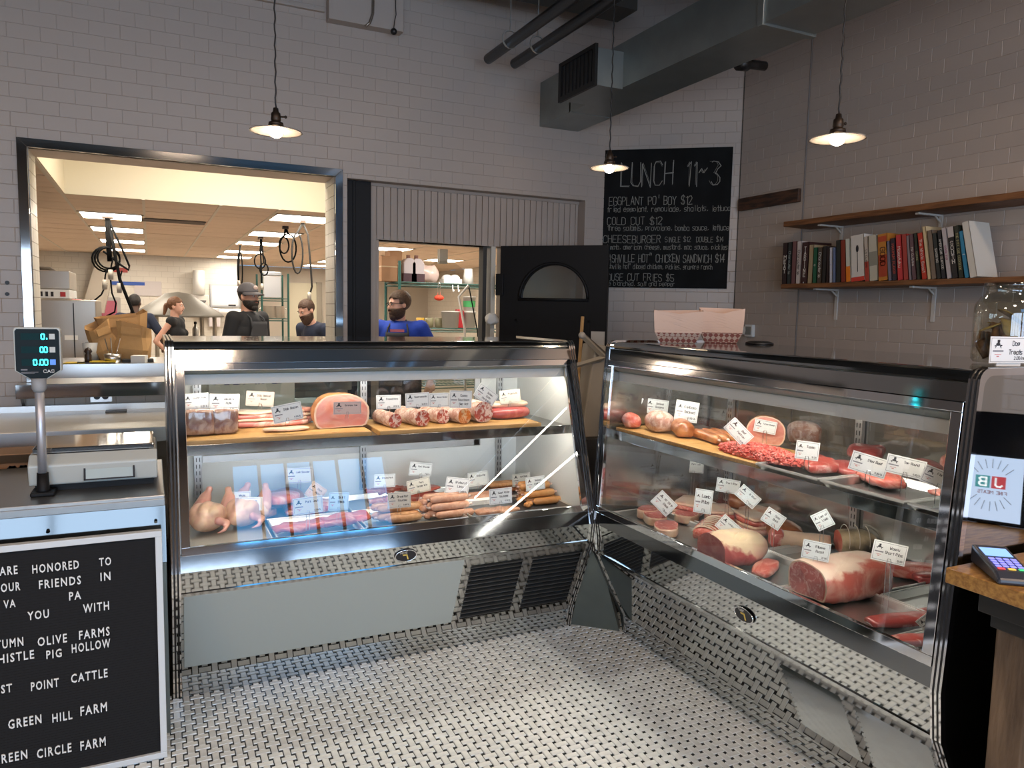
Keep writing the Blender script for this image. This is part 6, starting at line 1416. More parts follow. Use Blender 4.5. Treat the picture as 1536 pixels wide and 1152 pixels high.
# plastic wrap box in the aisle behind case 1
R = empty('wrap_box', (.50, 4.42, .871)); MB().box((-.22, 0, 0), (.24, .16, .30)).build('box_body', WHITEP, R, bevel=.003)
m = MB(); m.T = Matrix(((1, 0, 0, -.19), (0, 0, -1, -.001), (0, 1, 0, .2), (0, 0, 0, 1))); strokes(m, 'real wrap', 0, 0, .055, 1, .011, ww=.62); m.build('box_print', mat('print_blue', (.03, .05, .30), .6), R)
tag(R, 'white box of food wrap with blue lettering on the work table', 'box')
# slicer behind the corner
SLM = mat('slicer_cream', (.42, .38, .31), .45); SLD = mat('slicer_dark', (.10, .085, .07), .5)
sp = at_y(885, 600, 4.0)
R = empty('meat_slicer', (sp.x, 4.0, 0))
MB().box((-.10, -.05, .0), (.28, .45, .72)).build('slicer_stand', mat('stand_dark', (.05, .05, .05), .6), R)
MB().prism([(-.06, .72), (.07, .72), (.11, 1.30), (.03, 1.31)], .0, .16, 'y').build('slicer_body', SLM, R, bevel=.01)
MB().prism([(.07, .76), (.25, .80), (.25, 1.22), (.11, 1.30)], .02, .14, 'y').build('slicer_housing', SLD, R, bevel=.006)
m = MB(); a = at_y(873, 503, 3.98)-R.location; b = at_y(907, 536, 3.98)-R.location; c = at_y(862, 549, 3.98)-R.location; m.tube([a, b], .018, 4); m.build('slicer_carriage', SLM, R)
MB().tube([b, c], .016, 4).build('slicer_arm', SLM, R); MB().ball(a, .022, 10, 8).build('slicer_knob', mat('slicer_light', (.5, .47, .42), .4), R, smooth=True)
MB().tube([b+Vector((-.01, .02, .01)), Vector((.12, .08, 1.25))], .02, 6).build('slicer_neck', SLD, R)
MB().tube([a+Vector((.02, .012, 0)), b+Vector((.01, .012, .02))], .013, 4).build('slicer_rail', SLD, R)
tag(R, 'cream meat slicer with angled carriage standing in the corner behind the cases', 'slicer')
a = at_y(874, 475, 4.15); b = at_y(868, 560, 4.1); bb = a+(b-a).normalized()*((a.z-.0)/abs((b-a).normalized().z))
tag(MB().tube([a, Vector((bb.x, bb.y, .0))], .011, 10).build('broom_handle', mat('light_wood', (.55, .34, .15), .5), smooth=True), 'light wooden broom handle leaning upright before the black door', 'broom')
# white cloth hanging at the jamb
p = at_y(735, 478, YB+.05); o = body('hanging_cloth', .10, .07, .09, [mat('cloth_white', (.75, .74, .70), .8)], e=2, amp=.012, fr=20, seed=400); 
tag(setp(o, Vector((p.x, YB+.02, p.z-.045)), 0, 0, 0), 'bunched white cloth hanging on the door edge', 'cloth')
# ================================================================ PEOPLE
def skinm(n, c): return mat(n, c, .5, var=.05, vscale=12)
EYEW = mat('eye_white', (.75, .73, .70), .3); EYED = mat('eye_dark', (.02, .015, .01), .3); LIP = mat('lips', (.42, .16, .13), .5)
def person(label, loc, rz, ht, skin, shirt, pants, hair=None, haircol=(.05, .03, .02), lean=0., hyaw=0., hpitch=0., arms=None, sleeve='short', beard=None, cap=None, glasses=False, apron=None, pony=False, female=False, shirt2=None):
    s = ht/1.78; R = empty('person', loc, rz); R.scale = (s, s, s)
    piv = Vector((0, 0, .98)); RL = Matrix.Rotation(-lean, 3, 'X').inverted() if False else Matrix.Rotation(lean, 3, 'X')
    up = lambda p: piv+RL @ (Vector(p)-piv)     # positive lean bends forward (to -y)
    sw = .165 if female else .19
    J = {}
    for sd in (-1, 1):
        J['sh', sd] = up((sd*sw, 0, 1.44)); e, w = (arms or {}).get(sd, ((sd*.25, .02, 1.15), (sd*.24, -.10, .93)))
        J['el', sd] = up(e); J['wr', sd] = up(w)
    def torso(m, k=1.0):
        tk = .92 if female else 1.0
        for (x, z, r) in ((.055, 1.0, .125), (.05, 1.15, .118), (.06, 1.30, .125), (.065, 1.38, .11)):
            for sd in (-1, 1): m.ball(up((sd*x*tk, 0, z)), (r*k*tk, r*k*.86*tk, r*k), 16, 10)
        capsule_mb(m, up((0, 0, 1.02)), up((0, 0, 1.38)), .12*k*tk, .12*k*tk, 16)
        for sd in (-1, 1): capsule_mb(m, up((sd*.05, .0, 1.40)), J['sh', sd], .075*k, .062*k, 12)
        if female: 
            for sd in (-1, 1): m.ball(up((sd*.06, -.085, 1.28)), .055*k, 12, 8)
    def legs(m, k=1.0):
        for sd in (-1, 1):
            capsule_mb(m, (sd*.09, 0, .94), (sd*.10, -.01, .52), .098*k, .066*k, 14); capsule_mb(m, (sd*.10, -.01, .52), (sd*.105, .02, .09), .062*k, .042*k, 12)
    m = MB(); torso(m); legs(m)
    nb = up((0, .01, 1.47)); hc = nb+Vector((0, -.02-.10*sin(lean), .165)); 
    capsule_mb(m, nb, hc+Vector((0, .02, -.07)), .058, .052, 14)
    HR = Matrix.Rotation(hyaw, 3, 'Z') @ Matrix.Rotation(hpitch, 3, 'X')
    hp = lambda p: hc+HR @ Vector(p)
    def hball(m, c, r, n=20, k=14):
        T0 = m.T; m.T = Matrix.Translation(hc) @ HR.to_4x4() @ Matrix.Translation(Vector(c)); m.ball((0, 0, 0), r, n, k); m.T = T0
    hball(m, (0, .012, .03), (.074, .092, .088)); hball(m, (0, -.018, -.03), (.060, .072, .078)); hball(m, (0, -.045, -.085), (.034, .034, .028), 12, 8)
    hball(m, (0, -.095, -.022), (.013, .018, .022), 10, 8); hball(m, (0, -.088, .0), (.008, .012, .03), 10, 8); hball(m, (0, -.076, .022), (.05, .012, .010), 12, 8)
    for sd in (-1, 1): hball(m, (sd*.077, .012, -.012), (.010, .018, .030), 10, 8)
    for sd in (-1, 1):
        capsule_mb(m, J['sh', sd], J['el', sd], .052 if not female else .042, .038 if not female else .033, 12); capsule_mb(m, J['el', sd], J['wr', sd], .038 if not female else .032, .026, 12)
        d = (J['wr', sd]-J['el', sd]).normalized(); side = d.cross(Vector((0, 0, 1))); side = side.normalized() if side.length > .1 else Vector((1, 0, 0)); dn = d.cross(side).normalized()
        pc_ = J['wr', sd]+d*.045; capsule_mb(m, J['wr', sd], pc_+d*.03, .026, .030, 10); 
        for q in (-1, 1): capsule_mb(m, J['wr', sd]+d*.02+side*.012*q, pc_+d*.035+side*.022*q, .02, .017, 8)
        for k, fl in enumerate((.062, .074, .07, .054)):
            b0 = pc_+d*.045+side*(-.031+.0205*k); b1 = b0+d*fl*.55+dn*.008; b2 = b1+d*fl*.35+dn*.028; capsule_mb(m, b0, b1, .0105, .0095, 8); capsule_mb(m, b1, b2, .0095, .0085, 8)
        t0 = J['wr', sd]+d*.02+side*-.024; t1 = t0+d*.035+side*-.028; capsule_mb(m, t0, t1, .0125, .011, 8); capsule_mb(m, t1, t1+d*.03+dn*.01, .011, .0095, 8)
        capsule_mb(m, (sd*.105, .02, .09), (sd*.107, .0, .05), .04, .04, 10); capsule_mb(m, (sd*.107, .03, .035), (sd*.112, -.14, .03), .036, .032, 10)
    remesh(m, 'body', skin, .0095, R, 3)
    m = MB()
    for sd in (-1, 1): hball(m, (sd*.030, -.081, .006), (.012, .006, .0075), 10, 8)
    m.build('eyes', EYEW, R, smooth=True); m = MB()
    for sd in (-1, 1): hball(m, (sd*.030, -.0865, .006), (.0055, .003, .0055), 8, 6)
    m.build('pupils', EYED, R, smooth=True)
    m = MB()
    for sd in (-1, 1): hball(m, (sd*.030, -.087, .024), (.018, .005, .004), 8, 6)
    m.build('eyebrows', mat('brow_%02d' % int(haircol[0]*99), haircol, .7), R, smooth=True)
    m = MB(); hball(m, (0, -.088, -.052), (.022, .007, .006), 10, 6); m.build('lips', LIP, R, smooth=True)
    HM = mat('hair_%02d_%02d' % (int(haircol[0]*99), int(haircol[1]*99)), haircol, .6, bump=.6, bscale=90, var=.2, vscale=60)
    def shell(c, r, keep, th=.0, name='hair', mt=None, n=28, k=20):
        mm = MB(); vs = []; fs = []; 
        for i in range(k+1):
            t_ = pi*i/k
            for j in range(n): a = 2*pi*j/n; vs.append(Vector((c[0]+r[0]*sin(t_)*cos(a), c[1]+r[1]*sin(t_)*sin(a), c[2]+r[2]*cos(t_))))
        for i in range(k):
            for j in range(n):
                f = (i*n+j, (i+1)*n+j, (i+1)*n+(j+1) % n, i*n+(j+1) % n); ce = sum((vs[q] for q in f), Vector())/4
                if keep(ce): fs.append(f)
        vs = [hp(v+Vector(noise.noise_vector(v*60))*.002) for v in vs]; mm.add(vs, fs); o = mm.build(name, mt or HM, R, smooth=True)
        so = o.modifiers.new('th', 'SOLIDIFY'); so.thickness = .008; so.offset = -1; return o
    if hair: shell((0, .014, .034), (.082, .10, .096) if hair == 'full' else (.078, .096, .092), lambda p: (p.z > .045+.25*max(0, -p.y-.03)) or (p.y > .02 and p.z > -.055) or (abs(p.x) > .062 and p.z > .0 and p.y > -.035))
    if beard: shell((0, -.022, -.045), (.067, .080, .082*beard), lambda p: p.z < -.028 and p.y < .035 and not (abs(p.x) < .026 and -.062 < p.z < -.044 and p.y < -.08), name='beard')
    if beard: 
        m = MB(); hball(m, (0, -.062, -.095), (.040, .034, .040*beard)); m.build('beard_tip', HM, R, smooth=True)
    if pony:
        m = MB(); hball(m, (0, .115, .01), (.032, .036, .035)); capsule_mb(m, hp((0, .125, .0)), hp((0, .15, -.10)), .032, .018, 12); m.build('ponytail', HM, R, smooth=True)
    if cap:
        shell((0, .012, .040), (.086, .103, .098), lambda p: p.z > .035, name='cap', mt=cap)
        m = MB(); n = 12; V = []; 
        for i in range(n+1):
            a = pi+pi*i/n
            V += [hp((.078*cos(a), -.0+.09*sin(a), .040)), hp((.085*cos(a), -.0+.165*sin(a), .022-.012*abs(cos(a))))]
        m.add(V, [(2*i, 2*i+2, 2*i+3, 2*i+1) for i in range(n)]); o = m.build('cap_brim', cap, R, smooth=True); so = o.modifiers.new('t', 'SOLIDIFY'); so.thickness = .005
        m = MB(); T0 = Matrix.Translation(hc) @ HR.to_4x4(); m.T = T0; m.ball((0, -.082, .085), (.032, .008, .022), 12, 8); m.build('cap_patch', mat('cap_badge', (.55, .42, .38), .6), R, smooth=True)
    if glasses:
        GM = mat('glasses_black', (.015, .012, .012), .35); m = MB()
        for sd in (-1, 1):
            m.tube([hp((sd*.032+.021*cos(a), -.099, .006+.015*sin(a))) for a in [2*pi*i/14 for i in range(14)]], .0022, 5, closed=True); m.tube([hp((sd*.053, -.099, .01)), hp((sd*.080, -.05, .01)), hp((sd*.082, .02, .006))], .0022, 5)
        m.tube([hp((-.011, -.1, .008)), hp((.011, -.1, .008))], .0022, 5); m.build('glasses', GM, R, smooth=True)
    m = MB(); torso(m, 1.09)
    if sleeve != 'none':
        for sd in (-1, 1):
            e = J['sh', sd].lerp(J['el', sd], .78 if sleeve == 'short' else 1.0); capsule_mb(m, J['sh', sd], e, .068, .060, 12, 2)
    remesh(m, 'shirt', shirt, .012, R, 3)
    m = MB(); legs(m, 1.12); 
    for sd in (-1, 1): m.ball((sd*.05, 0, .97), (.135, .12, .10), 14, 10)
    remesh(m, 'trousers', pants, .014, R, 3)
    for sd in (-1, 1):
        m = MB(); capsule_mb(m, (sd*.107, .04, .04), (sd*.112, -.13, .036), .046, .042, 12); m.v = [(v[0], v[1], max(.0, v[2])) for v in m.v]; m.build('shoe', BLACKR, R, smooth=True)
    if apron:
        m = MB(); nx, nz = 10, 10
        for zz0, zz1, wd in ((1.41, 1.10, .12), (1.10, .55, .20)):
            V = []; F = []
            for j in range(nz+1):
                z = zz0+(zz1-zz0)*j/nz; wj = wd if zz0 < 1.2 else .10+.10*(j/nz)**2
                for i in range(nx+1):
                    x = -wj+2*wj*i/nx; y = -math.sqrt(max(.004, .150**2-(x*.62)**2))-.004; p = up((x, y, z)) if z > .98 else Vector((x, y, z)); V.append(p)
            F = [(j*(nx+1)+i, j*(nx+1)+i+1, (j+1)*(nx+1)+i+1, (j+1)*(nx+1)+i) for j in range(nz) for i in range(nx)]
            m.add(V, F)
        for sd in (-1, 1): m.tube([up((sd*.10, -.145, 1.35)), up((sd*.085, -.11, 1.44)), up((sd*.06, .0, 1.50)), up((sd*.02, .07, 1.48))], .008, 6)
        o = m.build('apron', apron, R, smooth=True); so = o.modifiers.new('t', 'SOLIDIFY'); so.thickness = .004
    if shirt2:
        m = MB(); m.T = Matrix.Translation(up((0, -.150, 1.425))) @ Matrix.Rotation(radians(90), 4, 'X'); m.box((-.06, -.01, -.004), (.06, .012, .004)); m.build('shirt_print', shirt2, R)
    return tag(R, label, 'person', 'kitchen staff')
def at_d(px, py, d): return Vector((0, 0, CH))+ray(px, py)*d
SK1 = skinm('skin_fair', (.68, .38, .28)); SK2 = skinm('skin_warm', (.58, .31, .21)); SK3 = skinm('skin_dark', (.09, .045, .03))
BLKC = mat('black_cloth', (.012, .013, .016), .85); NAVY = mat('navy_cloth', (.018, .026, .055), .85); BLUEC = mat('royal_blue_cloth', (.02, .07, .50), .8, var=.08, vscale=10); PANT = mat('dark_trousers', (.02, .02, .025), .85)
APR = mat('charcoal_apron', (.04, .042, .048), .8)
def put(px, py, d, ht, lean=0, zoff=0):
    p = at_d(px, py, d); return Vector((p.x, p.y, .0))
p = put(600, 470, 6.25, 1.7); person('bearded man in glasses, bright blue shirt and apron, looking aside in the kitchen doorway', p, radians(-24), 1.68, SK1, BLUEC, PANT, 'full', (.06, .03, .015), .10, radians(-58), radians(4), {-1: ((-.30, .02, 1.17), (-.26, -.16, 1.0)), 1: ((.32, .06, 1.17), (.28, -.10, .98))}, beard=1.1, glasses=True, apron=APR, shirt2=mat('print_pink', (.55, .15, .2), .7))
p = put(370, 470, 6.9, 1.78); person('bearded man in a grey cap, black T-shirt and apron, behind the serving window', p, radians(42), 1.73, SK2, BLKC, PANT, 'short', (.02, .015, .012), .03, radians(2), 0, {-1: ((-.24, .04, 1.14), (-.16, -.18, 1.02)), 1: ((.24, .0, 1.14), (.12, -.24, 1.04))}, beard=1.0, cap=mat('cap_grey', (.10, .095, .105), .8), apron=APR)
p = put(263, 470, 9.0, 1.66); person('woman with a brown ponytail in a sleeveless black top, standing side on in the kitchen', p, radians(70), 1.62, SK1, BLKC, PANT, 'full', (.16, .07, .03), .0, 0, 0, {-1: ((-.27, .16, 1.18), (-.17, .02, 1.02)), 1: ((.27, .16, 1.18), (.17, .02, 1.02))}, sleeve='none', pony=True, female=True)
p = put(200, 470, 9.6, 1.75); person('man in a navy T-shirt seen from behind, working at the cook line', p, radians(165), 1.655, SK3, NAVY, PANT, 'short', (.012, .01, .01), .12, 0, .1, {-1: ((-.33, -.06, 1.2), (-.30, -.28, 1.08)), 1: ((.33, -.06, 1.2), (.30, -.28, 1.08))})
p = put(496, 470, 8.0, 1.75); person('man with a long dark beard in navy, bending near the window edge', p, radians(-62), 1.68, SK1, NAVY, PANT, 'short', (.07, .035, .02), .58, 0, .40, {-1: ((-.28, -.06, 1.18), (-.18, -.28, 1.10)), 1: ((.28, -.06, 1.18), (.18, -.28, 1.10))}, beard=1.45)
# ================================================================ KITCHEN EQUIPMENT
def table(label, x0, x1, y0, y1, z, mt=BRUSH):
    R = empty('prep_table', (x0, y0, 0)); W_, D_t = x1-x0, y1-y0
    MB().box((0, 0, z-.04), (W_, D_t, z)).build('table_top', mt, R, bevel=.003); MB().box((.03, .03, .3), (W_-.03, D_t-.03, .32)).build('lower_shelf', BRUSH, R)
    for x in (.04, W_-.04):
        for y in (.04, D_t-.04): MB().tube([(x, y, 0), (x, y, z-.04)], .02, 10).build('leg', BRUSH, R)
    return tag(R, label, 'table', 'kitchen work tables')
TZ = 1.09
T = table('steel pass table with paper bags and papers on it, just inside the serving window', -.62, .42, 5.85, 6.55, TZ)
MB().box((0, -.012, TZ-.11), (1.04, .0, TZ)).build('table_apron', BRUSH, T)
def onT(px, py=546): return at_z(px, py, TZ+.001)
PB = mat('paper_bag', (.52, .30, .12), .75, var=.08, vscale=5, bump=.4, bscale=12)
def bag(px, w, h, d, rz, tilt, label, sh=0):
    p = onT(px, 544); p = Vector((p.x, 6.2+sh, TZ+.0015)); R = empty('paper_bag', p); R.rotation_euler = (0, tilt, rz)
    m = MB(); rnd = random.Random(int(px)); V = []; n = 8
    for z, k in ((0, 1), (h*.33, 1.02), (h*.66, .98), (h, 1.05)):
        for i in range(n):
            a = 2*pi*i/n+pi/8; cx_ = math.copysign(abs(cos(a))**.4, cos(a)); sy_ = math.copysign(abs(sin(a))**.4, sin(a)); j = .014 if z else 0
            V.append((w/2*k*cx_+rnd.uniform(-j, j), d/2*k*sy_+rnd.uniform(-j, j), z+(rnd.uniform(-.03, .03) if z == h else 0)))
    F = [tuple(range(n-1, -1, -1))]+[(r*n+i, r*n+(i+1) % n, (r+1)*n+(i+1) % n, (r+1)*n+i) for r in range(3) for i in range(n)]
    m.add(V, F); o = m.build('bag_body', PB, R); so = o.modifiers.new('t', 'SOLIDIFY'); so.thickness = .002
    m = MB(); m.box((-w*.3, -d/2-.010, h*.72), (w*.3, -d/2-.006, h*.9)); m.build('bag_fold', PB, R)
    return tag(R, label, 'paper bag', 'paper bags on the pass table')
bag(186, .34, .34, .2, .1, -.08, 'large open brown paper bag, tallest on the pass table', .12); bag(196, .22, .27, .12, -.25, .10, 'brown paper bag standing in front of the tallest one', -.08); bag(163, .16, .28, .12, .5, -.35, 'brown paper bag tipping over sideways beside the tallest one', .05)
p = onT(132); tag(MB().lathe([(.0, .0), (.045, 0), (.06, .13), (.056, .13), (.042, .006), (0, .006)], n=20).build('white_tub', WHITEP, smooth=True, loc=(p.x, 6.2, TZ+.0012)), 'white plastic tub on the pass table behind the pepper mill', 'tub')
p = onT(128, 549); tag(MB().lathe([(.0, 0), (.026, 0), (.02, .03), (.022, .055), (.016, .065), (.026, .08), (.018, .098), (.006, .105), (0, .108)], n=16).build('pepper_mill', mat('dark_wood_mill', (.03, .015, .01), .4), smooth=True, loc=(p.x, 5.93, TZ+.0012)), 'dark wooden pepper mill on the pass table', 'pepper mill')
rnd = random.Random(3)
for i, (px, c_, w, lab) in enumerate(((106, (.7, .5, .05), .13, 'yellow order pad at the end of the pass table'), (136, (.75, .73, .70), .18, 'white paper sheets lying under the pepper mill'), (150, (.70, .50, .04), .16, 'yellow paper sheet on the table edge'), (121, (.05, .05, .08), .10, 'dark folder lying on the table edge'), (205, (.03, .03, .03), .2, 'flat black tray beside the paper bags'), (208, (.78, .78, .76), .09, 'white folded card leaning at the table edge'))):
    p = onT(px, 551); tag(MB().box((-w/2, -.06, 0), (w/2, .06, .006 if i not in (4, 5) else (.02 if i == 4 else .05))).build(['order_pad', 'paper_sheets', 'yellow_sheet', 'folder', 'black_tray', 'folded_card'][i], mat('paper_%d' % i, c_, .7), loc=(p.x, 5.93+.09*(i in (1, 4)), TZ+.001+(.007 if i == 2 else 0)), rot=(0, 0, rnd.uniform(-.2, .2))), lab, 'paper' if i != 4 else 'tray')
p = onT(168, 546); R = empty('utensil_tub', (p.x, 5.95, TZ+.0012)); MB().lathe([(0, 0), (.05, 0), (.055, .06), (.05, .06), (.046, .004), (0, .004)], n=18).build('tub', BRUSH, R, smooth=True)
for a in (0, 1.8, 3.6): MB().tube([(.01*cos(a), .01*sin(a), .01), (.05*cos(a), .05*sin(a), .17)], .004, 6).build('utensil', CHROME, R)
tag(R, 'steel tub with utensils standing before the paper bags', 'utensil tub')
# cook line, ovens at the left
R = empty('steel_oven', (-1.05, 7.6, 0)); OV = mat('oven_steel', (.50, .46, .40), .35, .9, bump=.03, bscale=20)
ox1 = at_y(145, 480, 7.6).x+1.05; ox0 = at_y(106, 480, 7.6).x+1.05
MB().box((-.9, 0, 0), (ox1, .8, 1.53)).build('oven_body', OV, R, bevel=.01); MB().box((-.9, .05, 1.62), (ox0, .7, 1.78)).build('oven_hood', OV, R, bevel=.006)
MB().box((-.88, -.01, 1.54), (ox0, .7, 1.615)).build('control_panel', WHITEP, R, bevel=.003)
m = MB()
for k in range(5): m.box((ox0-.30+.04*k, -.014, 1.555), (ox0-.28+.04*k, -.01, 1.595))
m.build('control_print', INK, R); MB().box((ox0-.07, -.014, 1.555), (ox0-.03, -.01, 1.595)).build('control_light', mat('control_red', (.4, .03, .03), .5), R)
for (x, z, w) in ((ox0-.35, 1.42, .12), (ox0-.34, 1.31, .09), (ox0, 1.2, .10)): MB().box((x-w/2, -.006, z-.02), (x+w/2, 0, z+.02)).build('oven_label', PAPER, R)
MB().box((ox0+.02, -.008, .1), (ox0+.028, 0, 1.5)).build('door_gap', BLACKR, R)
tag(R, 'tall stainless combi oven at the side of the kitchen', 'oven')
m = MB(); a = [at_d(52, 402, 8.2), at_d(75, 403, 8.2), at_d(95, 416, 8.2), at_d(107, 440, 8.1), at_y(114, 453, 7.86)]; m.tube(a, .02, 8)
o = m.build('flex_hose', mat('hose_grey', (.22, .20, .17), .5), smooth=True); tag(o, 'grey flexible hose arching down to the combi oven', 'hose')
o = at_y(115, 457, 7.85); tag(MB().lathe([(0, 1.531-o.z), (.02, 1.531-o.z), (.02, -.05), (.05, -.05), (.05, .04), (.03, .05), (0, .05)], n=12).build('valve', mat('valve_red', (.5, .03, .03), .5), loc=o, smooth=True), 'red gas valve beside the combi oven', 'valve')
R = empty('exhaust_duct', at_y(135, 415, KY1-.16)); MB().prism([(-.15, -.62), (.2, -.62), (.43, .45), (.15, .45)], -.15, .155, 'y').build('duct_body', mat('duct_beige', (.46, .41, .34), .6), R); tag(R, 'slanted beige exhaust duct against the kitchen wall', 'duct')
p = at_y(159, 462, KY1-.035); R = empty('wall_display', p); R.scale = (1.45, 1, 1.45); MB().box((-.16, -.03, -.13), (.16, .03, .13)).build('display_case', mat('frame_grey', (.4, .38, .35), .5), R, bevel=.01); MB().box((-.12, -.034, -.10), (.12, -.03, .09)).build('display_screen', mat('screen_magenta', (.25, .06, .08), .4, emit=(.5, .12, .15), estr=.4), R); tag(R, 'small wall display with reddish figures in the kitchen', 'display')
p = at_y(187, 425, KY1-.012); tag(MB().box((-.36, -.01, -.03), (.32, .012, .03)).build('blue_sign', mat('sign_blue', (.03, .10, .45), .5), loc=p), 'narrow blue sign strip on the kitchen equipment', 'sign')
p = at_y(180, 405, KY1-.012); tag(MB().box((-.12, -.01, -.04), (.12, .012, .04)).build('red_sign', mat('sign_red', (.45, .06, .05), .5), loc=p), 'small red sign on the kitchen equipment', 'sign')
# ceiling reel cords near and far
CBL = mat('cable_black', (.006, .006, .006), .7, spec=.05)
def arc(c, rx, rz_, a0, a1, n=18, tw=0): return [c+Vector((rx*cos(a0+(a1-a0)*i/n), tw*i/n, rz_*sin(a0+(a1-a0)*i/n))) for i in range(n+1)]
R = empty('hanging_cables', at_d(161, 316, 7.6)); R.location.z = KZ; o0 = R.location.copy()
def rel(px, py, d=7.6): return at_d(px, py, d)-o0
MB().box((-.05, -.05, -.02), (.05, .05, 0)).build('ceiling_plate', BRONZE, R)
for k in range(3): MB().tube([rel(159+2*k, 318), rel(160+2.5*k, 345), rel(161+2*k, 370), rel(163+2*k, 392)], .014, 6).build('cable', CBL, R, smooth=True)
c = rel(164, 392)
for k in range(3): MB().tube(arc(rel(163-2*k, 387+k), .10+.012*k, .105+.01*k, k, k+2*pi), .010, 6).build('cable_loop', CBL, R, smooth=True)
MB().tube([rel(164, 332), rel(172, 350), rel(186, 380), rel(194, 399), rel(193, 405), rel(182, 398), rel(165, 384), rel(155, 377)], .011, 6).build('cable', CBL, R, smooth=True)
MB().tube([rel(166, 345), rel(172, 380), rel(180, 420), rel(196, 460), rel(212, 500), rel(225, 545)], .016, 7).build('cable', CBL, R, smooth=True)
for (px, py) in ((166, 412), (157, 427), (179, 432)):
    m = MB(); m.T = Matrix.Translation(rel(px, py)); m.lathe([(0, -.05), (.022, -.05), (.026, .0), (.02, .05), (0, .05)], n=12); m.build('plug_socket', mat('plug_beige', (.5, .45, .38), .5), R, smooth=True); MB().tube([rel(px, py-4), rel(px+1, py-14), rel(px+4, py-26)], .008, 6).build('cable', CBL, R, smooth=True)
MB().tube([rel(160, 425), rel(152, 442), rel(140, 452), rel(136, 450)], .009, 6).build('cable', CBL, R, smooth=True)
MB().tube([rel(166, 420), rel(168, 440), rel(174, 455), rel(172, 468), rel(160, 474)], .009, 6).build('cable', CBL, R, smooth=True)
tag(R, 'tangle of black power cables and loops hanging from the kitchen ceiling', 'cables')
def reel(px, pys, d, label, loops, drop=None, grey=False):
    base = at_d(px, pys, d); k_ = (KZ-base.z); R = empty('cord_drop', (base.x, base.y, KZ)); o0 = R.location.copy(); mt = CBL if not grey else mat('cable_grey', (.03, .028, .026), .8, spec=.1)
    MB().box((-.03, -.03, -.03), (.03, .03, 0)).build('ceiling_hook', BRONZE, R)
    for (cx_, cy_, w, h) in loops:
        c = at_d(cx_, cy_, d)-o0; s = d/FPX; MB().tube([Vector((0, 0, -.02))]+arc(c, w*s/2, h*s/2, pi/2, pi/2+2*pi)+[Vector((.01, 0, -.02))], .009, 6).build('cord_loop', mt, R, smooth=True)
    if drop:
        pts = [Vector((0, 0, -.02))]+[at_d(x, y, d)-o0 for x, y in drop]; MB().tube(pts, .010, 6).build('cord', mt, R, smooth=True)
        m = MB(); m.T = Matrix.Translation(pts[-1]); m.lathe([(0, -.04), (.019, -.04), (.02, .01), (.014, .04), (0, .04)], n=12); m.build('plug_socket', mat('plug_beige', (.5, .45, .38), .5), R, smooth=True)
    return tag(R, label, 'cord', 'kitchen cord drops')
reel(391, 362, 9.5, 'looped black cord drop over the pot shelf', [(390, 392, 16, 22), (396, 404, 12, 18)], [(391, 380), (392, 405), (393, 430)])
reel(428, 346, 8.2, 'two tear shaped cord loops hanging beside the far ceiling lights', [(432, 372, 24, 42), (426, 368, 14, 24)])
reel(454, 335, 7.6, 'grey hanging cord with a white socket, nearest the window side', [(446, 380, 16, 60)], [(462, 352), (466, 400), (468, 430), (464, 444)], True)
reel(360, 372, 10.5, 'dark folded cord hanging next to the whiteboard', [(360, 405, 7, 55)], [(358, 400), (358, 425)])
# round top oven hood
R = empty('bell_hood', (at_d(268, 480, 10.9).x, at_d(268, 480, 10.9).y, at_d(268, 474, 10.9).z)); R.scale = (.97, .97, .97); HS = mat('hood_grey', (.16, .15, .13), .5, .3)
MB().lathe([(0, .36), (.18, .33), (.30, .24), (.62, .03), (.64, 0), (.62, -.01), (0, -.01)], n=32).build('hood_shell', HS, R, smooth=True)
m = MB(); 
for dx in (-.3, .32, .5): m.tube([(dx, 0, -.01), (dx, 0, -1.1)], .03, 8)
m.box((-.4, -.25, -1.50), (.6, .35, -.7)); m.build('hood_base', OV, R)
tag(R, 'grey bell shaped hood standing at the kitchen back wall', 'hood')
T3 = table('long steel back table along the kitchen wall, under the dispensers', .35, 1.9, 12.2, 12.9, 1.02)
p = at_d(287, 500, 10.6); R = empty('steel_bottle', (at_d(288, 500, 12.4).x, 12.4, 1.0205)); MB().lathe([(0, 0), (.045, 0), (.045, .13), (.02, .17), (.02, .2), (0, .2)], n=14).build('bottle', BRUSH, R, smooth=True); MB().lathe([(0, .2), (.022, .2), (.022, .235), (0, .24)], n=12).build('bottle_cap', BLACKR, R, smooth=True); tag(R, 'steel bottle with a black cap on the back table', 'bottle')
# wall dispensers, whiteboard
yw = KY1-.01
p = at_y(298, 452, yw); R = empty('towel_dispenser', p); MB().box((-.17, -.2, -.28), (.17, 0, .12)).build('dispenser_body', mat('dispenser_white', (.62, .60, .56), .5), R, bevel=.02); MB().box((-.12, -.203, -.24), (.12, -.2, -.12)).build('dispenser_label', mat('label_dark', (.08, .08, .08), .5), R); MB().tube([(0, -.15, .12), (0, -.15, .56)], .10, 16).build('cup_column', WHITEP, R, smooth=True)
m = MB(); m.add([(.12*cos(a), -.203, .02+.08*sin(a)) for a in [pi+pi*i/12 for i in range(13)]], [tuple(range(13))]); m.build('dispenser_window', mat('window_grey', (.12, .12, .12), .3), R); tag(R, 'white towel dispenser with a paper cup column on the kitchen wall', 'dispenser')
p = at_y(321, 476, yw); tag(MB().box((-.1, -.12, -.18), (.1, 0, .17)).build('soap_dispenser', mat('pale_lilac', (.60, .56, .58), .4), bevel=.02, loc=p), 'small pale soap dispenser on the wall below the whiteboard', 'dispenser')
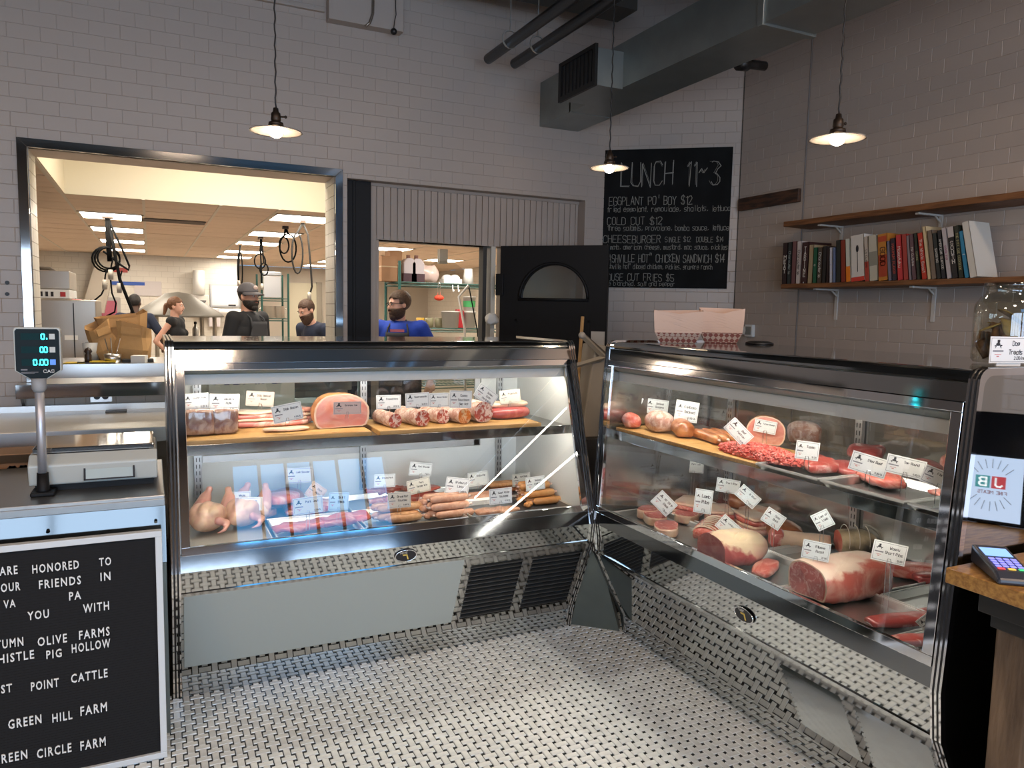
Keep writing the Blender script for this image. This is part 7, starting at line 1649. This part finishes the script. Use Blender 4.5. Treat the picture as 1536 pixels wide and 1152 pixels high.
a, b = at_y(315, 426, yw), at_y(360, 461, yw); R = empty('whiteboard', ((a.x+b.x)/2, yw, (a.z+b.z)/2)); w, h = (b.x-a.x), (a.z-b.z); MB().box((-w/2, -.02, -h/2), (w/2, 0, h/2)).build('board_frame', BRUSH, R); MB().box((-w/2+.03, -.023, -h/2+.03), (w/2-.03, -.02, h/2-.03)).build('board_face', mat('board_white', (.70, .69, .72), .3), R); MB().box((w*.1, -.045, -h/2+.02), (w*.35, -.022, -h/2+.05)).build('marker_tray', INK, R); tag(R, 'white writing board hanging on the kitchen wall behind the capped man', 'whiteboard')
p = at_y(345, 468, yw); tag(MB().tube([(-.2, -.1, 0), (.22, -.1, 0)], .06, 14).build('paper_roll', PAPER, smooth=True, loc=p), 'white paper roll mounted under the whiteboard', 'paper roll')
p = at_y(222, 432, yw); tag(MB().box((-.22, -.01, -.14), (.22, 0, .12)).build('notice_sheet', mat('sheet_grey', (.62, .58, .58), .5), loc=p), 'pale notice sheet in a sleeve on the kitchen wall', 'notice')
# green wire shelving with pots (right of the cap man)
GREENM = mat('epoxy_green', (.02, .10, .085), .45)
def rack(label, x0, x1, y0, y1, zs, ht, post_r=.014):
    R = empty('wire_shelving', (x0, y0, 0)); W_, Dd = x1-x0, y1-y0
    for x in (0, W_):
        for y in (0, Dd): MB().tube([(x, y, 0), (x, y, ht)], post_r, 8).build('post', GREENM, R)
    for z in zs:
        f = MB()
        for q in (((0, 0), (W_, 0)), ((W_, 0), (W_, Dd)), ((W_, Dd), (0, Dd)), ((0, Dd), (0, 0))):
            for dz in (0, -.03): f.tube([(q[0][0], q[0][1], z+dz), (q[1][0], q[1][1], z+dz)], .006, 6)
        nn = int(W_/.05)
        for i in range(1, nn): f.tube([(W_*i/nn, 0, z+.004), (W_*i/nn, Dd, z+.004)], .003, 4, cap=False)
        f.build('wire_shelf', GREENM, R)
    return tag(R, label, 'shelving', 'green wire shelving units')
pa, pb = at_d(391, 500, 10.2), at_d(433, 500, 10.2)
rx0, rx1, ry = pa.x, pb.x, min(pa.y, pb.y)
zs1 = [at_d(410, 448, 10.2).z, at_d(410, 478, 10.2).z, .8, .3]
rack('green wire shelving with steel pots behind the capped man', rx0, rx1, ry, ry+.5, zs1, 1.95)
def pot(x, y, z, r, h, label, square=False):
    R = empty('stock_pot', (x, y, z+.008))
    if square: MB().box((-r, -r, 0), (r, r, h)).build('pot_body', mat('pot_satin', (.72, .70, .66), .35, .8), R, bevel=.01); MB().box((-r*1.04, -r*1.04, h), (r*1.04, r*1.04, h+.05)).build('pot_lid', BRUSH, R, bevel=.01)
    else:
        MB().lathe([(0, 0), (r, 0), (r, h), (r+.01, h+.004), (r-.01, h), (r-.012, .01), (0, .01)], n=24).build('pot_body', mat('pot_satin', (.72, .70, .66), .35, .8), R, smooth=True)
        for sd in (-1, 1): MB().tube([(sd*r, -.05, h*.8), (sd*(r+.04), -.04, h*.8), (sd*(r+.04), .04, h*.8), (sd*r, .05, h*.8)], .006, 6).build('handle', CHROME, R, smooth=True)
    return tag(R, label, 'pot', 'steel pots on the shelving')
mx_ = (rx0+rx1)/2
pot(mx_-.02, ry+.22, zs1[0], .12, .30, 'tall square steel container with a lid on top of the pot shelf', True)
pot(rx0+.13, ry+.22, zs1[1], .10, .16, 'round steel pot on the shelf below the square container'); pot(rx1-.10, ry+.22, zs1[1], .085, .16, 'second round steel pot on the shelf, beside the far door')
tag(MB().lathe([(0, 0), (.035, 0), (.04, .08), (.015, .14), (.012, .2), (0, .2)], n=12).build('dark_bottle', mat('bottle_green', (.01, .05, .04), .2), smooth=True, loc=(mx_, ry+.2, zs1[2]+.008)), 'dark green bottle on the lowest visible shelf of the pot rack', 'bottle')
# far door and things
yd = KYD-.01; a, b = at_y(432, 424, yd), at_y(474, 424, yd)
R = struct(empty('door_2', (a.x, yd, 0))); MB().box((0, -.05, 0), (b.x-a.x, 0, a.z)).build('door_leaf', mat('cream_door', (.62, .58, .44), .5), R); MB().box((b.x-a.x, -.07, 0), (b.x-a.x+.12, 0, a.z+.03)).build('door_casing', mat('casing_dark', (.30, .27, .22), .5), R); MB().box((b.x-a.x-.16, -.09, 1.0), (b.x-a.x-.08, -.05, 1.08)).build('door_handle', CHROME, R)
T2 = table('steel work table in front of the man with the long beard', 2.0, 3.0, 6.9, 7.35, 1.0); bpy.data.objects[T2.name].location = (at_d(440, 500, 6.75).x, at_d(440, 500, 6.75).y, 0)
# storage shelving behind the doorway
q1, q2 = at_d(654, 480, 8.2), at_d(718, 480, 8.2)
rk_z = [at_d(690, 426, 8.0).z, at_d(690, 494, 8.0).z, .7]
ox, oy = at_d(600, 480, 8.6).x, 7.55
rack('green wire shelving loaded with tubs and jugs, seen through the kitchen doorway', ox-.25, ox+.95, oy, oy+.5, rk_z, 2.0, .016)
def onrack(px, row): 
    zz = rk_z[row]+.008; d = ray(px, 450); t = (oy+.2)/d.y; p = d*t; return Vector((p.x, oy+.2, zz))
def jug(px, lab, c1, c2):
    R = empty('plastic_jug', onrack(px, 0)); MB().prism([(-.07, 0), (.07, 0), (.07, .20), (.03, .25), (-.03, .25), (-.07, .20)], -.07, .07, 'y').build('jug_body', mat('jug_clear', c1, .3), R, bevel=.01); MB().box((-.072, -.072, 0), (.072, .072, .09)).build('jug_contents', mat('jug_dark', c2, .4), R)
    MB().tube([(0, 0, .25), (0, 0, .285)], .022, 12).build('jug_cap', mat('cap_brown', (.15, .06, .04), .5), R); return tag(R, lab, 'jug', 'plastic jugs on the storage shelf')
jug(612, 'plastic jug of dark liquid with a brown cap, on the top storage shelf', (.45, .40, .42), (.06, .03, .04)); jug(624, 'second plastic jug on the top storage shelf, beside the bagged goods', (.42, .38, .40), (.07, .03, .04))
for i, (px, w, h, lab) in enumerate(((580, .17, .26, 'tall brown carton on the top storage shelf'), (594, .13, .33, 'brown carton behind the tall one on the top storage shelf'))):
    R = empty('carton', onrack(px, 0)); R.location.y += .0 if i == 0 else .1; MB().box((-w/2, -.1, 0), (w/2, .1, h)).build('carton_body', CART, R, bevel=.003); MB().box((-w/2-.002, -.102, h*.55), (w/2+.002, .102, h*.6)).build('carton_tape', mat('tape', (.45, .33, .2), .4), R); tag(R, lab, 'carton', 'cartons on the storage shelf')
o = body('bagged_goods', .24, .16, .20, [mat('bag_pale', (.55, .42, .38), .3)], e=2, amp=.02, fr=14, seed=500); tag(setp(o, onrack(642, 0)), 'clear plastic bag of pinkish goods on the top storage shelf', 'bag')
m = MB(); m.ball((0, 0, .05), (.06, .07, .05), 12, 8); m.ball((.09, 0, .05), (.06, .07, .05), 12, 8); m.box((-.06, -.07, 0), (.15, .07, .05)); tag(m.build('paper_stack', PAPER, loc=onrack(670, 0)), 'white paper goods stack beside the rack post', 'paper goods')
tag(MB().lathe([(0, 0), (.06, 0), (.045, .17), (.0, .17)], n=18).build('cup_stack', WHITEP, smooth=True, loc=onrack(702, 0)), 'upturned white cups stack at the end of the top storage shelf', 'cups')
p = onrack(648, 0); R = empty('scrubber', p+Vector((0, -.22, -.16))); MB().ball((0, 0, 0), (.055, .03, .03), 14, 8).build('scrub_head', mat('scrub_red', (.75, .07, .03), .7, bump=.6, bscale=80), R, smooth=True); MB().tube([(-.015, 0, .02), (-.012, 0, .14), (.0, .0, .165), (.012, 0, .14), (.015, 0, .02)], .003, 5).build('wire_loop', CHROME, R, smooth=True); tag(R, 'red orange scrubber hanging from the storage shelf', 'scrubber')
for i, px in enumerate((668, 676)): tag(MB().tube([(0, 0, -.0), (0, -.01, -.07), (.0, -.035, -.075), (0, -.04, -.05)], .006, 6).build('shelf_hook', WHITEP, smooth=True, loc=onrack(px, 0)+Vector((0, -.215, -.02))), 'white plastic hook on the shelf edge, %s of two' % ('first' if i == 0 else 'second'), 'hook', 'white shelf hooks')
def bucket(px, r, h, lab, col, band=None):
    R = empty('bucket', onrack(px, 1)); MB().lathe([(0, 0), (r*.88, 0), (r, h), (r*1.04, h), (r*1.04, h+.012), (0, h+.014)], n=22).build('bucket_body', mat('bucket_%d' % px, col, .4), R, smooth=True)
    if band: MB().lathe([(r*.93, h*.3), (r*.98, h*.75)], n=22).build('bucket_label', band, R, smooth=True)
    return tag(R, lab, 'bucket', 'buckets on the lower storage shelf')
bucket(676, .10, .17, 'white lidded bucket on the lower storage shelf', (.70, .69, .66)); bucket(704, .075, .17, 'smaller white bucket at the end of the lower storage shelf', (.72, .71, .68))
b_ = bucket(704, .072, .15, 'white tub with a green label, stacked on the smaller bucket', (.72, .71, .68), mat('label_green', (.08, .42, .14), .5)); b_.location.z += .186
tag(MB().prism([(-.05, 0), (.05, 0), (.04, .19), (-.03, .21)], -.05, .05, 'y').build('red_container', mat('red_plastic', (.45, .02, .03), .4), loc=onrack(689, 1), bevel=.01), 'red plastic container between the two white buckets', 'container')
for i, (px, c_, lab) in enumerate(((636, (.70, .42, .05), 'yellow jar on the storage rack behind the blue shirted man'), (650, (.35, .33, .20), 'olive tin beside the yellow jar'), (664, (.38, .36, .24), 'second olive tin, half behind the green rack post'))):
    zc = .155; tag(MB().lathe([(0, 0), (.045, 0), (.045, .10), (.04, .105), (0, .105)], n=18).build(['jar', 'tin', 'tin'][i], mat('tin_%d' % i, c_, .4), smooth=True, loc=onrack(px, 1)+Vector((0, .12, 0 if i else .0))), lab, 'tin' if i else 'jar')
a, b, c = at_d(703, 428, 7.0), at_d(688, 445, 7.0), at_d(697, 492, 7.0)
R = empty('tube_stand', (b.x, b.y, 0)); o0 = Vector((b.x, b.y, 0)); MB().tube([a-o0, b-o0, c-o0, Vector((c.x-o0.x+.03, c.y-o0.y, 0))], .012, 8).build('bent_tube', mat('tube_white', (.62, .60, .56), .4), R, smooth=True); MB().tube([a-o0, at_d(716, 496, 7.0)-o0, Vector((.3, .0, .0))], .006, 6).build('cable', CBL, R, smooth=True); tag(R, 'bent white tube stand in front of the storage rack', 'stand')
R = empty('emergency_light', at_d(664, 383, 9.0)); MB().box((-.05, -.04, -.10), (.05, .04, .07)).build('light_box', mat('box_steel', (.40, .40, .38), .4, .6), R); tag(R, 'small grey box fixed high on the storage room wall', 'wall box')
R = empty('draped_net', at_d(668, 410, 8.8)); MB().lathe([(.30, -.12), (.22, .06), (.10, .14), (0, .15)], n=24, a0=0, a1=pi).build('net_body', glassmat('net_clear', (.80, .78, .74), .6, .3), R, smooth=True); tag(R, 'translucent plastic dome cover behind the storage shelf', 'cover')
